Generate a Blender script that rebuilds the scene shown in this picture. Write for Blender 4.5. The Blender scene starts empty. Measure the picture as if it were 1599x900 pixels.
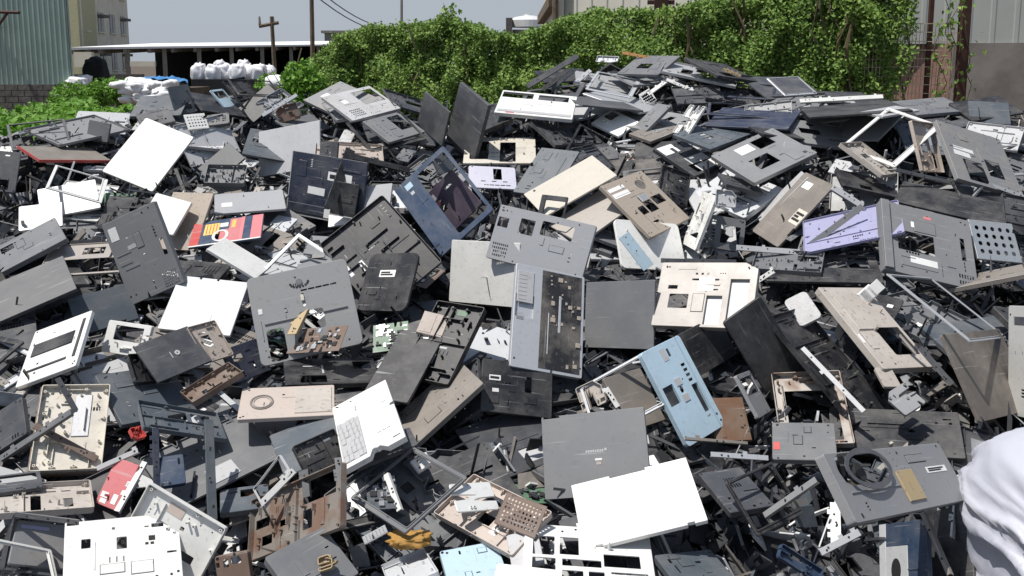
import bpy, bmesh, math, random
from mathutils import Vector, Matrix, Quaternion, noise
from mathutils.geometry import tessellate_polygon
# ---- camera and mound geometry (shared) ----
F_PX, W_PX, H_PX = 1400.0, 1599.0, 900.0
PITCH, PY0, EYE = math.radians(8.0), 297.0, 2.2
CP, SP = math.cos(PITCH), math.sin(PITCH)
def ray(x, y):
    u, v = (x-799.5)/F_PX, (PY0-y)/F_PX
    return (u, CP+SP*v, -SP+CP*v)
def project(X, Y, Z):
    Z -= EYE
    d = Y*CP - Z*SP; v = Y*SP + Z*CP
    return (799.5+F_PX*X/d, PY0-F_PX*v/d, d)
def at(x, y, Y):
    r = ray(x, y); k = Y/r[1]
    return (r[0]*k, Y, EYE+r[2]*k)
CREST = [(-400,215,4.0),(0,204,4.3),(100,192,4.5),(200,172,4.7),(260,150,4.9),(320,138,5.1),(400,134,5.2),(450,142,5.1),(500,150,5.0),(560,146,5.0),(650,165,4.9),(720,172,5.0),
         (780,158,5.0),(850,118,5.3),(920,104,5.6),(1000,94,5.8),(1080,98,5.6),(1180,118,5.1),(1260,134,4.8),(1320,152,4.6),(1420,165,4.5),(1520,167,4.5),(2000,172,4.8)]
def crest(u):
    if u <= CREST[0][0]: return CREST[0][1:]
    for a, b in zip(CREST, CREST[1:]):
        if u <= b[0]:
            t = (u-a[0])/(b[0]-a[0]); return (a[1]+t*(b[1]-a[1]), a[2]+t*(b[2]-a[2]))
    return CREST[-1][1:]
YN, GAM = 1.95, 1.25
def depth_at(u, row):
    """ground distance Y of the heap's surface seen in image column u, row row"""
    cr, yc = crest(u)
    s = max(0.0, min(1.0, (900.0-row)/(900.0-cr)))
    return YN*(yc/YN)**(s**GAM)
def mound_z(X, Y):
    u = 799.5+F_PX*X/max(Y, .8)*0.985
    cr, yc = crest(u)
    if Y < YN:
        z0 = at(u, 900, YN)[2]
        return max(0.0, z0-(YN-Y)*0.55)
    if Y > yc:
        zc = at(u, cr, yc)[2]; e = Y-yc
        return max(0.0, zc-0.42*e*min(1.0, e/1.0))
    s = (math.log(Y/YN)/math.log(yc/YN))**(1/GAM)
    return at(u, 900-s*(900-cr), Y)[2]
# ---- colours (linear base colours) ----
COL = dict(white=(.74,.74,.715), cream=(.62,.58,.50), silver=(.49,.505,.525), palegrey=(.46,.465,.475), grey=(.215,.22,.23), midgrey=(.135,.14,.15),
           charcoal=(.055,.058,.067), black=(.016,.0165,.020), slate=(.07,.085,.102), navy=(.022,.03,.058), blue=(.026,.05,.098), tan=(.40,.34,.28),
           beige=(.41,.375,.34), steel=(.29,.295,.30), umber=(.115,.10,.09), silverdark=(.27,.28,.30), brown=(.15,.10,.075), lilac=(.34,.34,.52), mauve=(.62,.61,.70), skyblue=(.42,.56,.66), red=(.5,.07,.06), pink=(.62,.19,.20), pinktan=(.45,.385,.34),
           rust=(.17,.10,.06), green=(.05,.13,.07), orange=(.45,.23,.06), gold=(.36,.27,.14), taupe=(.19,.17,.15), paper=(.85,.85,.83), yellow=(.80,.52,.12), purple=(.07,.05,.08))

def nt(mat):
    mat.use_nodes = True; t = mat.node_tree; t.nodes.clear(); return t
def node(t, typ, **kw):
    n = t.nodes.new(typ)
    for k, v in kw.items():
        if k.startswith('i_'):
            n.inputs[int(k[2:])].default_value = v
        else: setattr(n, k, v)
    return n
MATS = {}
def plastic(name, metallic=0.0, rough=.42, dirt=.27, rust=0.0, dustcol=(.28,.268,.25,1)):
    """plastic shell whose colour is the object's own colour, with dust, smears and scratches"""
    m = bpy.data.materials.new(name); t = nt(m); L = t.links.new
    oi = node(t, 'ShaderNodeObjectInfo'); tc = node(t, 'ShaderNodeTexCoord')
    off = node(t, 'ShaderNodeVectorMath', operation='SCALE'); off.inputs[0].default_value = (31.7, 17.3, 53.1); L(oi.outputs['Random'], off.inputs['Scale'])
    add = node(t, 'ShaderNodeVectorMath', operation='ADD'); L(tc.outputs['Object'], add.inputs[0]); L(off.outputs[0], add.inputs[1])
    n1 = node(t, 'ShaderNodeTexNoise'); n1.inputs['Scale'].default_value = 9; n1.inputs['Detail'].default_value = 7; n1.inputs['Roughness'].default_value = .68; L(add.outputs[0], n1.inputs['Vector'])
    r1 = node(t, 'ShaderNodeMapRange'); r1.inputs[1].default_value = .42; r1.inputs[2].default_value = .72; r1.inputs[4].default_value = dirt; L(n1.outputs[0], r1.inputs[0])
    n2 = node(t, 'ShaderNodeTexNoise'); n2.inputs['Scale'].default_value = 70; n2.inputs['Detail'].default_value = 4; L(add.outputs[0], n2.inputs['Vector'])
    r2 = node(t, 'ShaderNodeMapRange'); r2.inputs[1].default_value = .60; r2.inputs[2].default_value = .70; r2.inputs[4].default_value = dirt*.9; L(n2.outputs[0], r2.inputs[0])
    # scratches: stretched noise
    mp = node(t, 'ShaderNodeMapping'); mp.inputs['Scale'].default_value = (6, 160, 6); mp.inputs['Rotation'].default_value = (0, 0, .6); L(add.outputs[0], mp.inputs['Vector'])
    n3 = node(t, 'ShaderNodeTexNoise'); n3.inputs['Scale'].default_value = 1; n3.inputs['Detail'].default_value = 2; L(mp.outputs[0], n3.inputs['Vector'])
    r3 = node(t, 'ShaderNodeMapRange'); r3.inputs[1].default_value = .66; r3.inputs[2].default_value = .74; r3.inputs[4].default_value = .35; L(n3.outputs[0], r3.inputs[0])
    # value variation of the whole object
    hv = node(t, 'ShaderNodeHueSaturation'); rv = node(t, 'ShaderNodeMapRange'); rv.inputs[3].default_value = .86; rv.inputs[4].default_value = 1.12
    L(oi.outputs['Random'], rv.inputs[0]); L(rv.outputs[0], hv.inputs['Value']); L(oi.outputs['Color'], hv.inputs['Color'])
    mx = node(t, 'ShaderNodeMix', data_type='RGBA'); L(r1.outputs[0], mx.inputs[0]); L(hv.outputs[0], mx.inputs[6]); mx.inputs[7].default_value = dustcol
    sp = node(t, 'ShaderNodeMix', data_type='RGBA'); L(r2.outputs[0], sp.inputs[0]); L(mx.outputs[2], sp.inputs[6]); sp.inputs[7].default_value = (.14, .12, .10, 1)
    sc = node(t, 'ShaderNodeMix', data_type='RGBA'); L(r3.outputs[0], sc.inputs[0]); L(sp.outputs[2], sc.inputs[6]); sc.inputs[7].default_value = (.5, .5, .5, 1)
    last = sc
    if rust:
        n4 = node(t, 'ShaderNodeTexNoise'); n4.inputs['Scale'].default_value = 14; n4.inputs['Detail'].default_value = 8; L(add.outputs[0], n4.inputs['Vector'])
        r4 = node(t, 'ShaderNodeMapRange'); r4.inputs[1].default_value = .46; r4.inputs[2].default_value = .60; r4.inputs[4].default_value = rust; L(n4.outputs[0], r4.inputs[0])
        ru = node(t, 'ShaderNodeMix', data_type='RGBA'); L(r4.outputs[0], ru.inputs[0]); L(sc.outputs[2], ru.inputs[6]); ru.inputs[7].default_value = (.16, .075, .04, 1)
        last = ru
    b = node(t, 'ShaderNodeBsdfPrincipled'); L(last.outputs[2], b.inputs['Base Color'])
    rr = node(t, 'ShaderNodeMapRange'); rr.inputs[3].default_value = rough-.10; rr.inputs[4].default_value = rough+.28; L(n1.outputs[0], rr.inputs[0]); L(rr.outputs[0], b.inputs['Roughness'])
    b.inputs['Metallic'].default_value = metallic
    bp = node(t, 'ShaderNodeBump'); bp.inputs['Strength'].default_value = .16; bp.inputs['Distance'].default_value = .004; L(n1.outputs[0], bp.inputs['Height']); L(bp.outputs[0], b.inputs['Normal'])
    o = node(t, 'ShaderNodeOutputMaterial'); L(b.outputs[0], o.inputs[0])
    MATS[name] = m; return m
def simple(name, col, rough=.6, metallic=0.0, noise=0.0, nscale=5.0, col2=None, bump=0.0, coord='Object', detail=6, lo=.4, hi=.65):
    m = bpy.data.materials.new(name); t = nt(m); L = t.links.new
    b = node(t, 'ShaderNodeBsdfPrincipled'); b.inputs['Roughness'].default_value = rough; b.inputs['Metallic'].default_value = metallic
    c2 = col2 or tuple(x*(1-noise) for x in col)
    tc = node(t, 'ShaderNodeTexCoord')
    n = node(t, 'ShaderNodeTexNoise'); n.inputs['Scale'].default_value = nscale; n.inputs['Detail'].default_value = detail; n.inputs['Roughness'].default_value = .65; L(tc.outputs[coord], n.inputs['Vector'])
    r = node(t, 'ShaderNodeMapRange'); r.inputs[1].default_value = lo; r.inputs[2].default_value = hi; L(n.outputs[0], r.inputs[0])
    mx = node(t, 'ShaderNodeMix', data_type='RGBA'); L(r.outputs[0], mx.inputs[0]); mx.inputs[6].default_value = (*col, 1); mx.inputs[7].default_value = (*c2, 1)
    L(mx.outputs[2], b.inputs['Base Color'])
    if bump:
        bp = node(t, 'ShaderNodeBump'); bp.inputs['Strength'].default_value = bump; bp.inputs['Distance'].default_value = .02; L(n.outputs[0], bp.inputs['Height']); L(bp.outputs[0], b.inputs['Normal'])
    o = node(t, 'ShaderNodeOutputMaterial'); L(b.outputs[0], o.inputs[0])
    MATS[name] = m; return m
def make_mats():
    plastic('plastic'); plastic('clean_plastic', dirt=.24, rough=.36); plastic('silver_paint', metallic=.35, rough=.36, dirt=.2); plastic('rusty', rust=.7, rough=.55, dirt=.5)
    plastic('sheet_metal', metallic=.8, rough=.36, dirt=.25); plastic('grubby', dirt=.6, rough=.5, dustcol=(.30,.27,.235,1))
    simple('rubber', (.015,.015,.016), rough=.7)

# ---- mesh builder ----
class MB:
    def __init__(s): s.v = []; s.f = []; s.m = []
    def add(s, vs, fs, mi=0):
        o = len(s.v); s.v += vs; s.f += [tuple(i+o for i in f) for f in fs]; s.m += [mi]*len(fs)
    def box(s, x0, x1, y0, y1, z0, z1, mi=0, ch=0):
        if ch:
            c = ch
            vs = [(x0,y0,z0),(x1,y0,z0),(x1,y1,z0),(x0,y1,z0),(x0,y0,z1-c),(x1,y0,z1-c),(x1,y1,z1-c),(x0,y1,z1-c),(x0+c,y0+c,z1),(x1-c,y0+c,z1),(x1-c,y1-c,z1),(x0+c,y1-c,z1)]
            s.add(vs, [(3,2,1,0),(0,1,5,4),(1,2,6,5),(2,3,7,6),(3,0,4,7),(4,5,9,8),(5,6,10,9),(6,7,11,10),(7,4,8,11),(8,9,10,11)], mi); return
        s.add([(x0,y0,z0),(x1,y0,z0),(x1,y1,z0),(x0,y1,z0),(x0,y0,z1),(x1,y0,z1),(x1,y1,z1),(x0,y1,z1)], [(3,2,1,0),(4,5,6,7),(0,1,5,4),(1,2,6,5),(2,3,7,6),(3,0,4,7)], mi)
    def cyl(s, x, y, z0, z1, r, n=8, mi=0, r1=None):
        r1 = r if r1 is None else r1
        vs = [(x+r*math.cos(2*math.pi*k/n), y+r*math.sin(2*math.pi*k/n), z0) for k in range(n)]+[(x+r1*math.cos(2*math.pi*k/n), y+r1*math.sin(2*math.pi*k/n), z1) for k in range(n)]
        s.add(vs, [tuple(range(n-1,-1,-1)), tuple(range(n, 2*n))]+[(k,(k+1)%n,n+(k+1)%n,n+k) for k in range(n)], mi)
    def tube(s, pts, r, n=6, mi=0):
        V = [Vector(p) for p in pts]; rs = r if isinstance(r, (list, tuple)) else [r]*len(V); vs = []; fs = []
        for i, p in enumerate(V):
            d = (V[min(i+1, len(V)-1)]-V[max(i-1, 0)]).normalized(); a = d.orthogonal().normalized()
            if i and abs(a.dot(pa)) < .99:
                a = (pa-d*pa.dot(d)).normalized()
            pa = a; b = d.cross(a)
            for k in range(n):
                w = 2*math.pi*k/n; vs.append(tuple(p+(a*math.cos(w)+b*math.sin(w))*rs[i]))
        for i in range(len(V)-1):
            for k in range(n): fs.append((i*n+k, i*n+(k+1)%n, (i+1)*n+(k+1)%n, (i+1)*n+k))
        fs += [tuple(range(n-1,-1,-1)), tuple(range((len(V)-1)*n, len(V)*n))]; s.add(vs, fs, mi)
    def plate(s, out, holes, ztop, zbot, ch=.0012, mi=0):
        """flat plate with outline OUT (counter-clockwise) and holes, chamfered top rim"""
        ou = offs(out, ch) if ch else out
        loops = [[Vector((x, y, 0)) for x, y in ou]]+[[Vector((x, y, 0)) for x, y in h] for h in holes]
        tri = tessellate_polygon(loops)
        flat = [p for l in loops for p in l]; n = len(flat)
        vs = [(p.x, p.y, ztop) for p in flat]
        fo = [(x, y) for x, y in out]+[(p.x, p.y) for l in loops[1:] for p in l]
        vs += [(x, y, zbot) for x, y in fo]
        fs = []
        for a, b, c in tri:
            A, B, C = flat[a], flat[b], flat[c]
            if (B-A).cross(C-A).z < 0: a, c = c, a
            fs.append((a, b, c)); fs.append((c+n, b+n, a+n))
        k = len(out); o2 = len(vs); vs += [(x, y, ztop-ch) for x, y in out]
        for i in range(k):
            j = (i+1) % k
            fs.append((i+n, j+n, o2+j, o2+i))
            if ch: fs.append((o2+i, o2+j, j, i))
        st = k
        for l in loops[1:]:
            q = len(l)
            for i in range(q):
                j = (i+1) % q; fs.append((st+j, st+i, st+i+n, st+j+n))
            st += q
        s.add(vs, fs, mi)
    def wall(s, out, za, zb, th=.002, mi=0):
        inn = offs(out, th); k = len(out)
        if za > zb: za, zb = zb, za
        vs = [(x,y,za) for x,y in out]+[(x,y,zb) for x,y in out]+[(x,y,za) for x,y in inn]+[(x,y,zb) for x,y in inn]; fs = []
        for i in range(k):
            j = (i+1) % k
            fs += [(i,j,k+j,k+i),(2*k+j,2*k+i,3*k+i,3*k+j),(k+i,k+j,3*k+j,3*k+i),(j,i,2*k+i,2*k+j)]
        s.add(vs, fs, mi)
    def mesh(s, name, mats, smooth=False):
        me = bpy.data.meshes.new(name); me.from_pydata(s.v, [], s.f)
        for m in mats: me.materials.append(MATS[m] if isinstance(m, str) else m)
        if any(s.m): me.polygons.foreach_set('material_index', s.m)
        if smooth: me.polygons.foreach_set('use_smooth', [True]*len(me.polygons))
        me.update(); return me
def offs(poly, d):
    n = len(poly); r = []
    for i in range(n):
        x0, y0 = poly[i-1]; x1, y1 = poly[i]; x2, y2 = poly[(i+1) % n]
        ax, ay = x1-x0, y1-y0; bx, by = x2-x1, y2-y1
        la, lb = math.hypot(ax, ay) or 1e-9, math.hypot(bx, by) or 1e-9
        n1 = (-ay/la, ax/la); n2 = (-by/lb, bx/lb)
        mx, my = n1[0]+n2[0], n1[1]+n2[1]; q = mx*n1[0]+my*n1[1]
        q = max(q, .5); r.append((x1+mx*d/q, y1+my*d/q))
    return r
def rrect(x0, y0, x1, y1, r=.003, seg=3):
    """counter-clockwise rounded rectangle"""
    r = min(r, (x1-x0)*.49, (y1-y0)*.49)
    if r <= 0: return [(x0,y0),(x1,y0),(x1,y1),(x0,y1)]
    p = []
    for cx, cy, a in ((x1-r,y0+r,-90),(x1-r,y1-r,0),(x0+r,y1-r,90),(x0+r,y0+r,180)):
        for k in range(seg+1):
            w = math.radians(a+90*k/seg); p.append((cx+r*math.cos(w), cy+r*math.sin(w)))
    return p
def outline(w, h, o, rng):
    """counter-clockwise outline with notches (edge, u0, u1, depth), corner cuts and broken bites. Edges: 0 top, 1 right, 2 bottom, 3 left, each run clockwise as seen"""
    C = [(-w/2,h/2),(w/2,h/2),(w/2,-h/2),(-w/2,-h/2)]
    r = o.get('r', .006); cc = o.get('cc', {}); nts = list(o.get('nt', ()))
    for k in range(o.get('bite', 0)):
        e = rng.randrange(4); u = rng.uniform(.1, .7); big = rng.random() < .35; nts.append((e, u, u+(rng.uniform(.15, .3) if big else rng.uniform(.04, .14)), rng.uniform(.03, .08) if big else rng.uniform(.006, .03), 1))
    o['_nr'] = [((q[1], 0, q[2], q[3]/h) if q[0] == 0 else (1-q[3]/w, q[1], 1, q[2]) if q[0] == 1 else (1-q[2], 1-q[3]/h, 1-q[1], 1) if q[0] == 2 else (0, 1-q[2], q[3]/w, 1-q[1])) for q in nts]
    pts = []
    for e in range(4):
        A, B = C[e], C[(e+1) % 4]; L = math.dist(A, B); d = ((B[0]-A[0])/L, (B[1]-A[1])/L); nn = (d[1], -d[0])  # inward for clockwise
        prev = C[e-1]; Lp = math.dist(prev, A); dp = ((A[0]-prev[0])/Lp, (A[1]-prev[1])/Lp)
        if e in cc:
            a, b = cc[e]; pts.append((A[0]-dp[0]*a*Lp, A[1]-dp[1]*a*Lp)); pts.append((A[0]+d[0]*b*L, A[1]+d[1]*b*L)); u_min = b
        elif r > 0:
            cx, cy = A[0]-dp[0]*r+d[0]*r, A[1]-dp[1]*r+d[1]*r
            s0 = (A[0]-dp[0]*r-cx, A[1]-dp[1]*r-cy); s1 = (A[0]+d[0]*r-cx, A[1]+d[1]*r-cy)
            for k in range(4):
                t = k/3*math.pi/2; pts.append((cx+s0[0]*math.cos(t)+s1[0]*math.sin(t), cy+s0[1]*math.cos(t)+s1[1]*math.sin(t)))
            u_min = r/L
        else:
            pts.append(A); u_min = 0
        last = u_min+.005
        nx = cc.get((e+1) % 4); lim = 1-(nx[0] if nx else r/L)-.005
        for q in sorted(x for x in nts if x[0] == e):
            u0, u1, dd = max(q[1], last), min(q[2], lim), q[3]
            if u1-u0 < .008: continue
            P = lambda u, k: (A[0]+d[0]*u*L+nn[0]*k, A[1]+d[1]*u*L+nn[1]*k)
            if len(q) > 4:
                pts.append(P(u0, 0)); m = 6 if dd > .03 else 4
                for k in range(1, m): pts.append(P(u0+(u1-u0)*(k+rng.uniform(-.3, .3))/m, dd*rng.uniform(.4, 1)))
                pts.append(P(u1, 0))
            else: pts += [P(u0, 0), P(u0+.0005, dd), P(u1-.0005, dd), P(u1, 0)]
            last = u1+.005
    return pts[::-1]
def overlaps(a, b, m=.01): return a[0] < b[2]+m and b[0] < a[2]+m and a[1] < b[3]+m and b[1] < a[3]+m

def panel(w, h, o, seed=0, mat='plastic', color='grey'):
    """The universal laptop-casing builder. Returns (root mesh, [(child name, mesh, colour name, material)])"""
    rng = random.Random(seed); mb = MB(); kids = []
    t = o.get('t', .0025); d = o.get('d', .010); inn = o.get('inn', False)
    X = lambda u: (u-.5)*w
    Y = lambda v: (.5-v)*h
    out = outline(w, h, o, rng)
    holes = []; used = [tuple(t_) for t_ in o['_nr']]; nr = list(used)
    ring = o.get('ring')
    if ring: holes.append(rrect(X(ring[0]), Y(ring[3]), X(ring[2]), Y(ring[1]), .004)); used.append(ring[:4])
    for q in o.get('ho', ()):
        if any(overlaps(q, s_, .01) for s_ in nr): continue
        x0, x1, y0, y1 = X(q[0]), X(q[2]), Y(q[3]), Y(q[1])
        if len(q) > 4 and q[4] == 'e':
            cx, cy, a, b = (x0+x1)/2, (y0+y1)/2, (x1-x0)/2, (y1-y0)/2
            holes.append([(cx+a*math.cos(2*math.pi*k/18), cy+b*math.sin(2*math.pi*k/18)) for k in range(18)])
        elif len(q) > 4 and q[4] == 'o': holes.append(rrect(x0, y0, x1, y1, .5*min(x1-x0, y1-y0)*.98, 6))
        elif len(q) > 4 and q[4] == 't':   # tapered opening
            holes.append([(x0+.15*(x1-x0), y0), (x1, y0+.1*(y1-y0)), (x1-.2*(x1-x0), y1), (x0, y1-.05*(y1-y0))])
        else: holes.append(rrect(x0, y0, x1, y1, q[4] if len(q) > 4 else .0015, 2))
        used.append(q[:4])
    for q in o.get('rc', ()):
        x0, x1, y0, y1 = X(q[0]), X(q[2]), Y(q[3]), Y(q[1]); dp = q[4]
        holes.append(rrect(x0, y0, x1, y1, 0)); used.append(q[:4])
        m2 = mb
        if len(q) > 5: m2 = MB()
        e = .0012
        m2.box(x0-e, x1+e, y0-e, y1+e, -dp-.0015, -dp)
        for a, b, c, dd in ((x0-e, x0, y0, y1), (x1, x1+e, y0, y1), (x0-e, x1+e, y0-e, y0), (x0-e, x1+e, y1, y1+e)): mb.box(a, b, c, dd, -dp, -.0008)
        if len(q) > 5: kids.append((q[6] if len(q) > 6 else 'metal_plate', m2.mesh('metal_plate', ['clean_plastic']), q[5], None))
    for q in o.get('sl', ()):
        nx, ny = q[4], q[5]; cw, chh = (q[2]-q[0])/nx, (q[3]-q[1])/ny; used.append(q[:4])
        for i in range(nx):
            for j in range(ny):
                x0, x1 = X(q[0]+cw*(i+.18)), X(q[0]+cw*(i+.82)); y1, y0 = Y(q[1]+chh*(j+.2)), Y(q[1]+chh*(j+.8))
                if len(q) > 6 and q[6] == 'e':
                    cx, cy, rr = (x0+x1)/2, (y0+y1)/2, min(x1-x0, y1-y0)/2
                    holes.append([(cx+rr*math.cos(2*math.pi*k/8), cy+rr*math.sin(2*math.pi*k/8)) for k in range(8)])
                else: holes.append([(x0,y0),(x1,y0),(x1,y1),(x0,y1)])
    # random extra openings
    for k in range(o.get('rho', 0)):
        for _ in range(12):
            a = rng.uniform(.06, .75); b = rng.uniform(.06, .75); q = (a, b, min(.95, a+rng.choice((.03,.05,.1,.2,.28))), min(.94, b+rng.choice((.03,.06,.12,.22,.3))))
            if not any(overlaps(q, u, .025) for u in used):
                used.append(q); holes.append(rrect(X(q[0]), Y(q[3]), X(q[2]), Y(q[1]), .0015, 1)); break
    ok = lambda q, m=.010: q[0] > .025 and q[1] > .025 and q[2] < .975 and q[3] < .965 and not any(overlaps(q, s_, m) for s_ in used)
    for k in range(o.get('ti', 0)//3):   # rows of equal sockets, screw holes and clip openings, lined up with the edges
        ww, hh = rng.choice(((.004,.004),(.010,.004),(.005,.012),(.022,.006),(.008,.008),(.003,.016))); n = rng.choice((1,1,2,3,5)); hor = rng.random() < .5; sp = (ww if hor else hh)+rng.choice((.003,.004,.012,.03))
        a, b = round(rng.uniform(.04, .9)*16)/16, round(rng.uniform(.04, .9)*12)/12
        for j in range(n):
            q = (a+(j*sp/w if hor else 0), b+(0 if hor else j*sp/h)); q = (q[0], q[1], q[0]+ww/w, q[1]+hh/h)
            if ok(q, .0045): used.append(q); holes.append([(X(q[0]), Y(q[3])), (X(q[2]), Y(q[3])), (X(q[2]), Y(q[1])), (X(q[0]), Y(q[1]))])
    mb.plate(out, holes, 0, -t)
    if d > 0:
        if inn: mb.wall(out, -t*.5, d, .0022)
        else: mb.wall(offs(out, .0002), -t*.5, -d, .0022)
    if ring:   # raised inner lip of a screen surround
        rr = rrect(X(ring[0])-.004, Y(ring[3])-.004, X(ring[2])+.004, Y(ring[1])+.004, .004); mb.wall(rr, 0, .0025, .0018)
    if o.get('ti'):
        for k in range(max(2, o['ti']//5)):   # moulded seams, steps and pads running parallel to the edges
            a, b = round(rng.uniform(.04, .8)*16)/16, round(rng.uniform(.04, .8)*12)/12; L = rng.uniform(.08, .45); hor = rng.random() < .6; tw = rng.choice((.0016,.003,.008,.014))
            q = (a, b, a+L, b+tw/h) if hor else (a, b, a+tw/w, b+L)
            if ok(q, .006): used.append(q); mb.box(X(q[0]), X(q[2]), Y(q[3]), Y(q[1]), -.0004, rng.uniform(.0012, .003), 0, .0005)
        if o.get('inn') and d > .006:   # screw posts round the rim and an inner web of ribs
            for uu, vv in [(.05,.07),(.35,.05),(.65,.05),(.95,.07),(.96,.4),(.95,.93),(.6,.95),(.3,.95),(.05,.93),(.04,.5)]:
                if rng.random() < .75 and not any(overlaps((uu,vv,uu,vv), s_, .015) for s_ in used):
                    mb.cyl(X(uu), Y(vv), -.0004, d*.7, .0042, 8); mb.cyl(X(uu), Y(vv), d*.7-.0002, d*.7+.0004, .002, 6, 1)
                    mb.box(X(uu)-.009, X(uu)+.009, Y(vv)-.0006, Y(vv)+.0006, -.0004, d*.5)
            px = rng.choice((.25,.33,.5,.66)); py = rng.choice((.3,.5,.7))
            for q in ((px, .03, px+.003, .97), (.03, py, .97, py+.004)):
                if not any(overlaps(q, s_, .001) for s_ in used): mb.box(X(q[0]), X(q[2]), Y(q[3]), Y(q[1]), -.0004, d*.55)
    free = lambda x, y: not any(u[0]-.012 < x < u[2]+.012 and u[1]-.012 < y < u[3]+.012 for u in used)
    for k in range(o.get('rb', 0)):
        for _ in range(10):
            u = rng.uniform(.05, .9); v = rng.uniform(.05, .9); L = rng.uniform(.08, .4); hz = rng.uniform(.3, .9)*max(d, .006)
            if rng.random() < .5: q = (u, v, min(.97, u+L), v+.001)
            else: q = (u, v, u+.001, min(.97, v+L))
            if all(not overlaps(q, s, .006) for s in used):
                x0, x1, y0, y1 = X(q[0]), X(q[2])+.0015, Y(q[3]), Y(q[1])+.0015
                mb.box(x0, x1, y0, y1, -.0004, hz); break
    for k in range(o.get('bo', 0)):
        for _ in range(8):
            x, y = round(rng.uniform(.06, .94)*12)/12, round(rng.uniform(.06, .94)*9)/9
            if free(x, y) and x < .97 and y < .97 and x > .03 and y > .03:
                r = rng.uniform(.0025, .0045); hz = rng.uniform(.4, 1)*max(d, .008)
                mb.cyl(X(x), Y(y), -.0004, hz, r, 8); mb.cyl(X(x), Y(y), hz-.0002, hz+.0004, r*.55, 6, 1); break
    for k in range(o.get('sc', 0)):
        for _ in range(8):
            x, y = rng.choice((rng.uniform(.03, .1), rng.uniform(.9, .97), rng.uniform(.1, .9))), rng.choice((rng.uniform(.03, .1), rng.uniform(.9, .97)))
            if free(x, y): mb.cyl(X(x), Y(y), -.0004, .0006, .0034, 8, 1); break
    for k in range(o.get('rra', 0)):   # shallow hatch covers in the shell's own colour
        for _ in range(10):
            a, b = rng.uniform(.05, .7), rng.uniform(.05, .7); q = (a, b, a+rng.uniform(.1, .25), b+rng.uniform(.1, .28))
            if q[2] < .96 and q[3] < .96 and not any(overlaps(q, s, .01) for s in used):
                used.append(q); mb.box(X(q[0]), X(q[2]), Y(q[3]), Y(q[1]), -.0004, .0018, 0, .0008)
                mb.box(X(q[0])-.0016, X(q[2])+.0016, Y(q[3])-.0016, Y(q[1])+.0016, -.0003, .0002, 1); break
    for q in o.get('ra', ()):
        hz, c = q[4], q[5] if len(q) > 5 else None
        if c is None: mb.box(X(q[0]), X(q[2]), Y(q[3]), Y(q[1]), -.0004, hz, 0, min(.0012, abs(hz)*.4))
        else:
            m2 = MB(); m2.box(X(q[0]), X(q[2]), Y(q[3]), Y(q[1]), .0004, hz, 0, min(.0012, hz*.4)); kids.append((q[6] if len(q) > 6 else 'cover_plate', m2.mesh('cover_plate', [q[7] if len(q) > 7 else 'clean_plastic']), c, None))
    for q in o.get('ky', ()):
        nx, ny = q[4], q[5]; cw, chh = (q[2]-q[0])/nx, (q[3]-q[1])/ny; m2 = MB()
        m2.box(X(q[0]), X(q[2]), Y(q[3]), Y(q[1]), .0004, .0016)
        for j in range(ny):
            for i in range(nx):
                if rng.random() < q[6] if len(q) > 6 else False: continue
                so = (.3*j) % 1
                a0 = q[0]+cw*(i+so*.5); a1 = min(a0+cw, q[2]); m2.box(X(a0)+.0008, X(a1)-.0008, Y(q[1]+chh*(j+1))+.0008, Y(q[1]+chh*j)-.0008, .0016, .0048, 0, .0012)
        kids.append(('keyboard', m2.mesh('keyboard', ['plastic']), q[7] if len(q) > 7 else 'charcoal', None))
    for q in o.get('st', ()):
        m2 = MB(); a = rng.uniform(-.03, .03); zz = rng.uniform(.0006, .0010)
        cx, cy = (X(q[0])+X(q[2]))/2, (Y(q[1])+Y(q[3]))/2; ww, hh = X(q[2])-X(q[0]), Y(q[1])-Y(q[3])
        m2.box(-ww/2, ww/2, -hh/2, hh/2, -zz*.8, 0)
        m2.v = [(cx+x*math.cos(a)-y*math.sin(a), cy+x*math.sin(a)+y*math.cos(a), z+zz+.0002) for x, y, z in m2.v]
        # printed lines on the sticker
        if len(q) > 5:
            for k in range(q[5]):
                yy = cy+hh*(.32-.64*(k+.5)/q[5]); m2.box(cx-ww*.42, cx+ww*rng.uniform(.05, .42), yy-hh*.12/q[5]*2, yy+hh*.12/q[5]*2, zz+.0002, zz+.0005, 1)
        kids.append(('sticker', m2.mesh('sticker', ['clean_plastic', 'rubber']), q[4], None))
    if o.get('ft'):
        for u, v in ((.08,.1),(.92,.1),(.08,.9),(.92,.9)):
            if free(u, v):
                m2 = MB(); m2.cyl(X(u), Y(v), .0002, .003, .007, 10); kids.append(('rubber_foot', m2.mesh('rubber_foot', ['rubber']), 'black', None))
    # printing or logo made of small bars
    for q in o.get('mk', ()):
        m2 = MB()
        for (a, b, c, e) in q[1]: m2.box(X(a), X(c), Y(e), Y(b), .0003, .0008)
        kids.append(('logo', m2.mesh('logo', ['clean_plastic']), q[0], None))
    for q in o.get('tx', ()):
        kids.append(('lettering', text_mesh(q[0], q[3], X(q[1]), Y(q[2]), q[5] if len(q) > 5 else 0), q[4], None))
    return mb.mesh('casing', [mat, 'rubber']), kids
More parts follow.
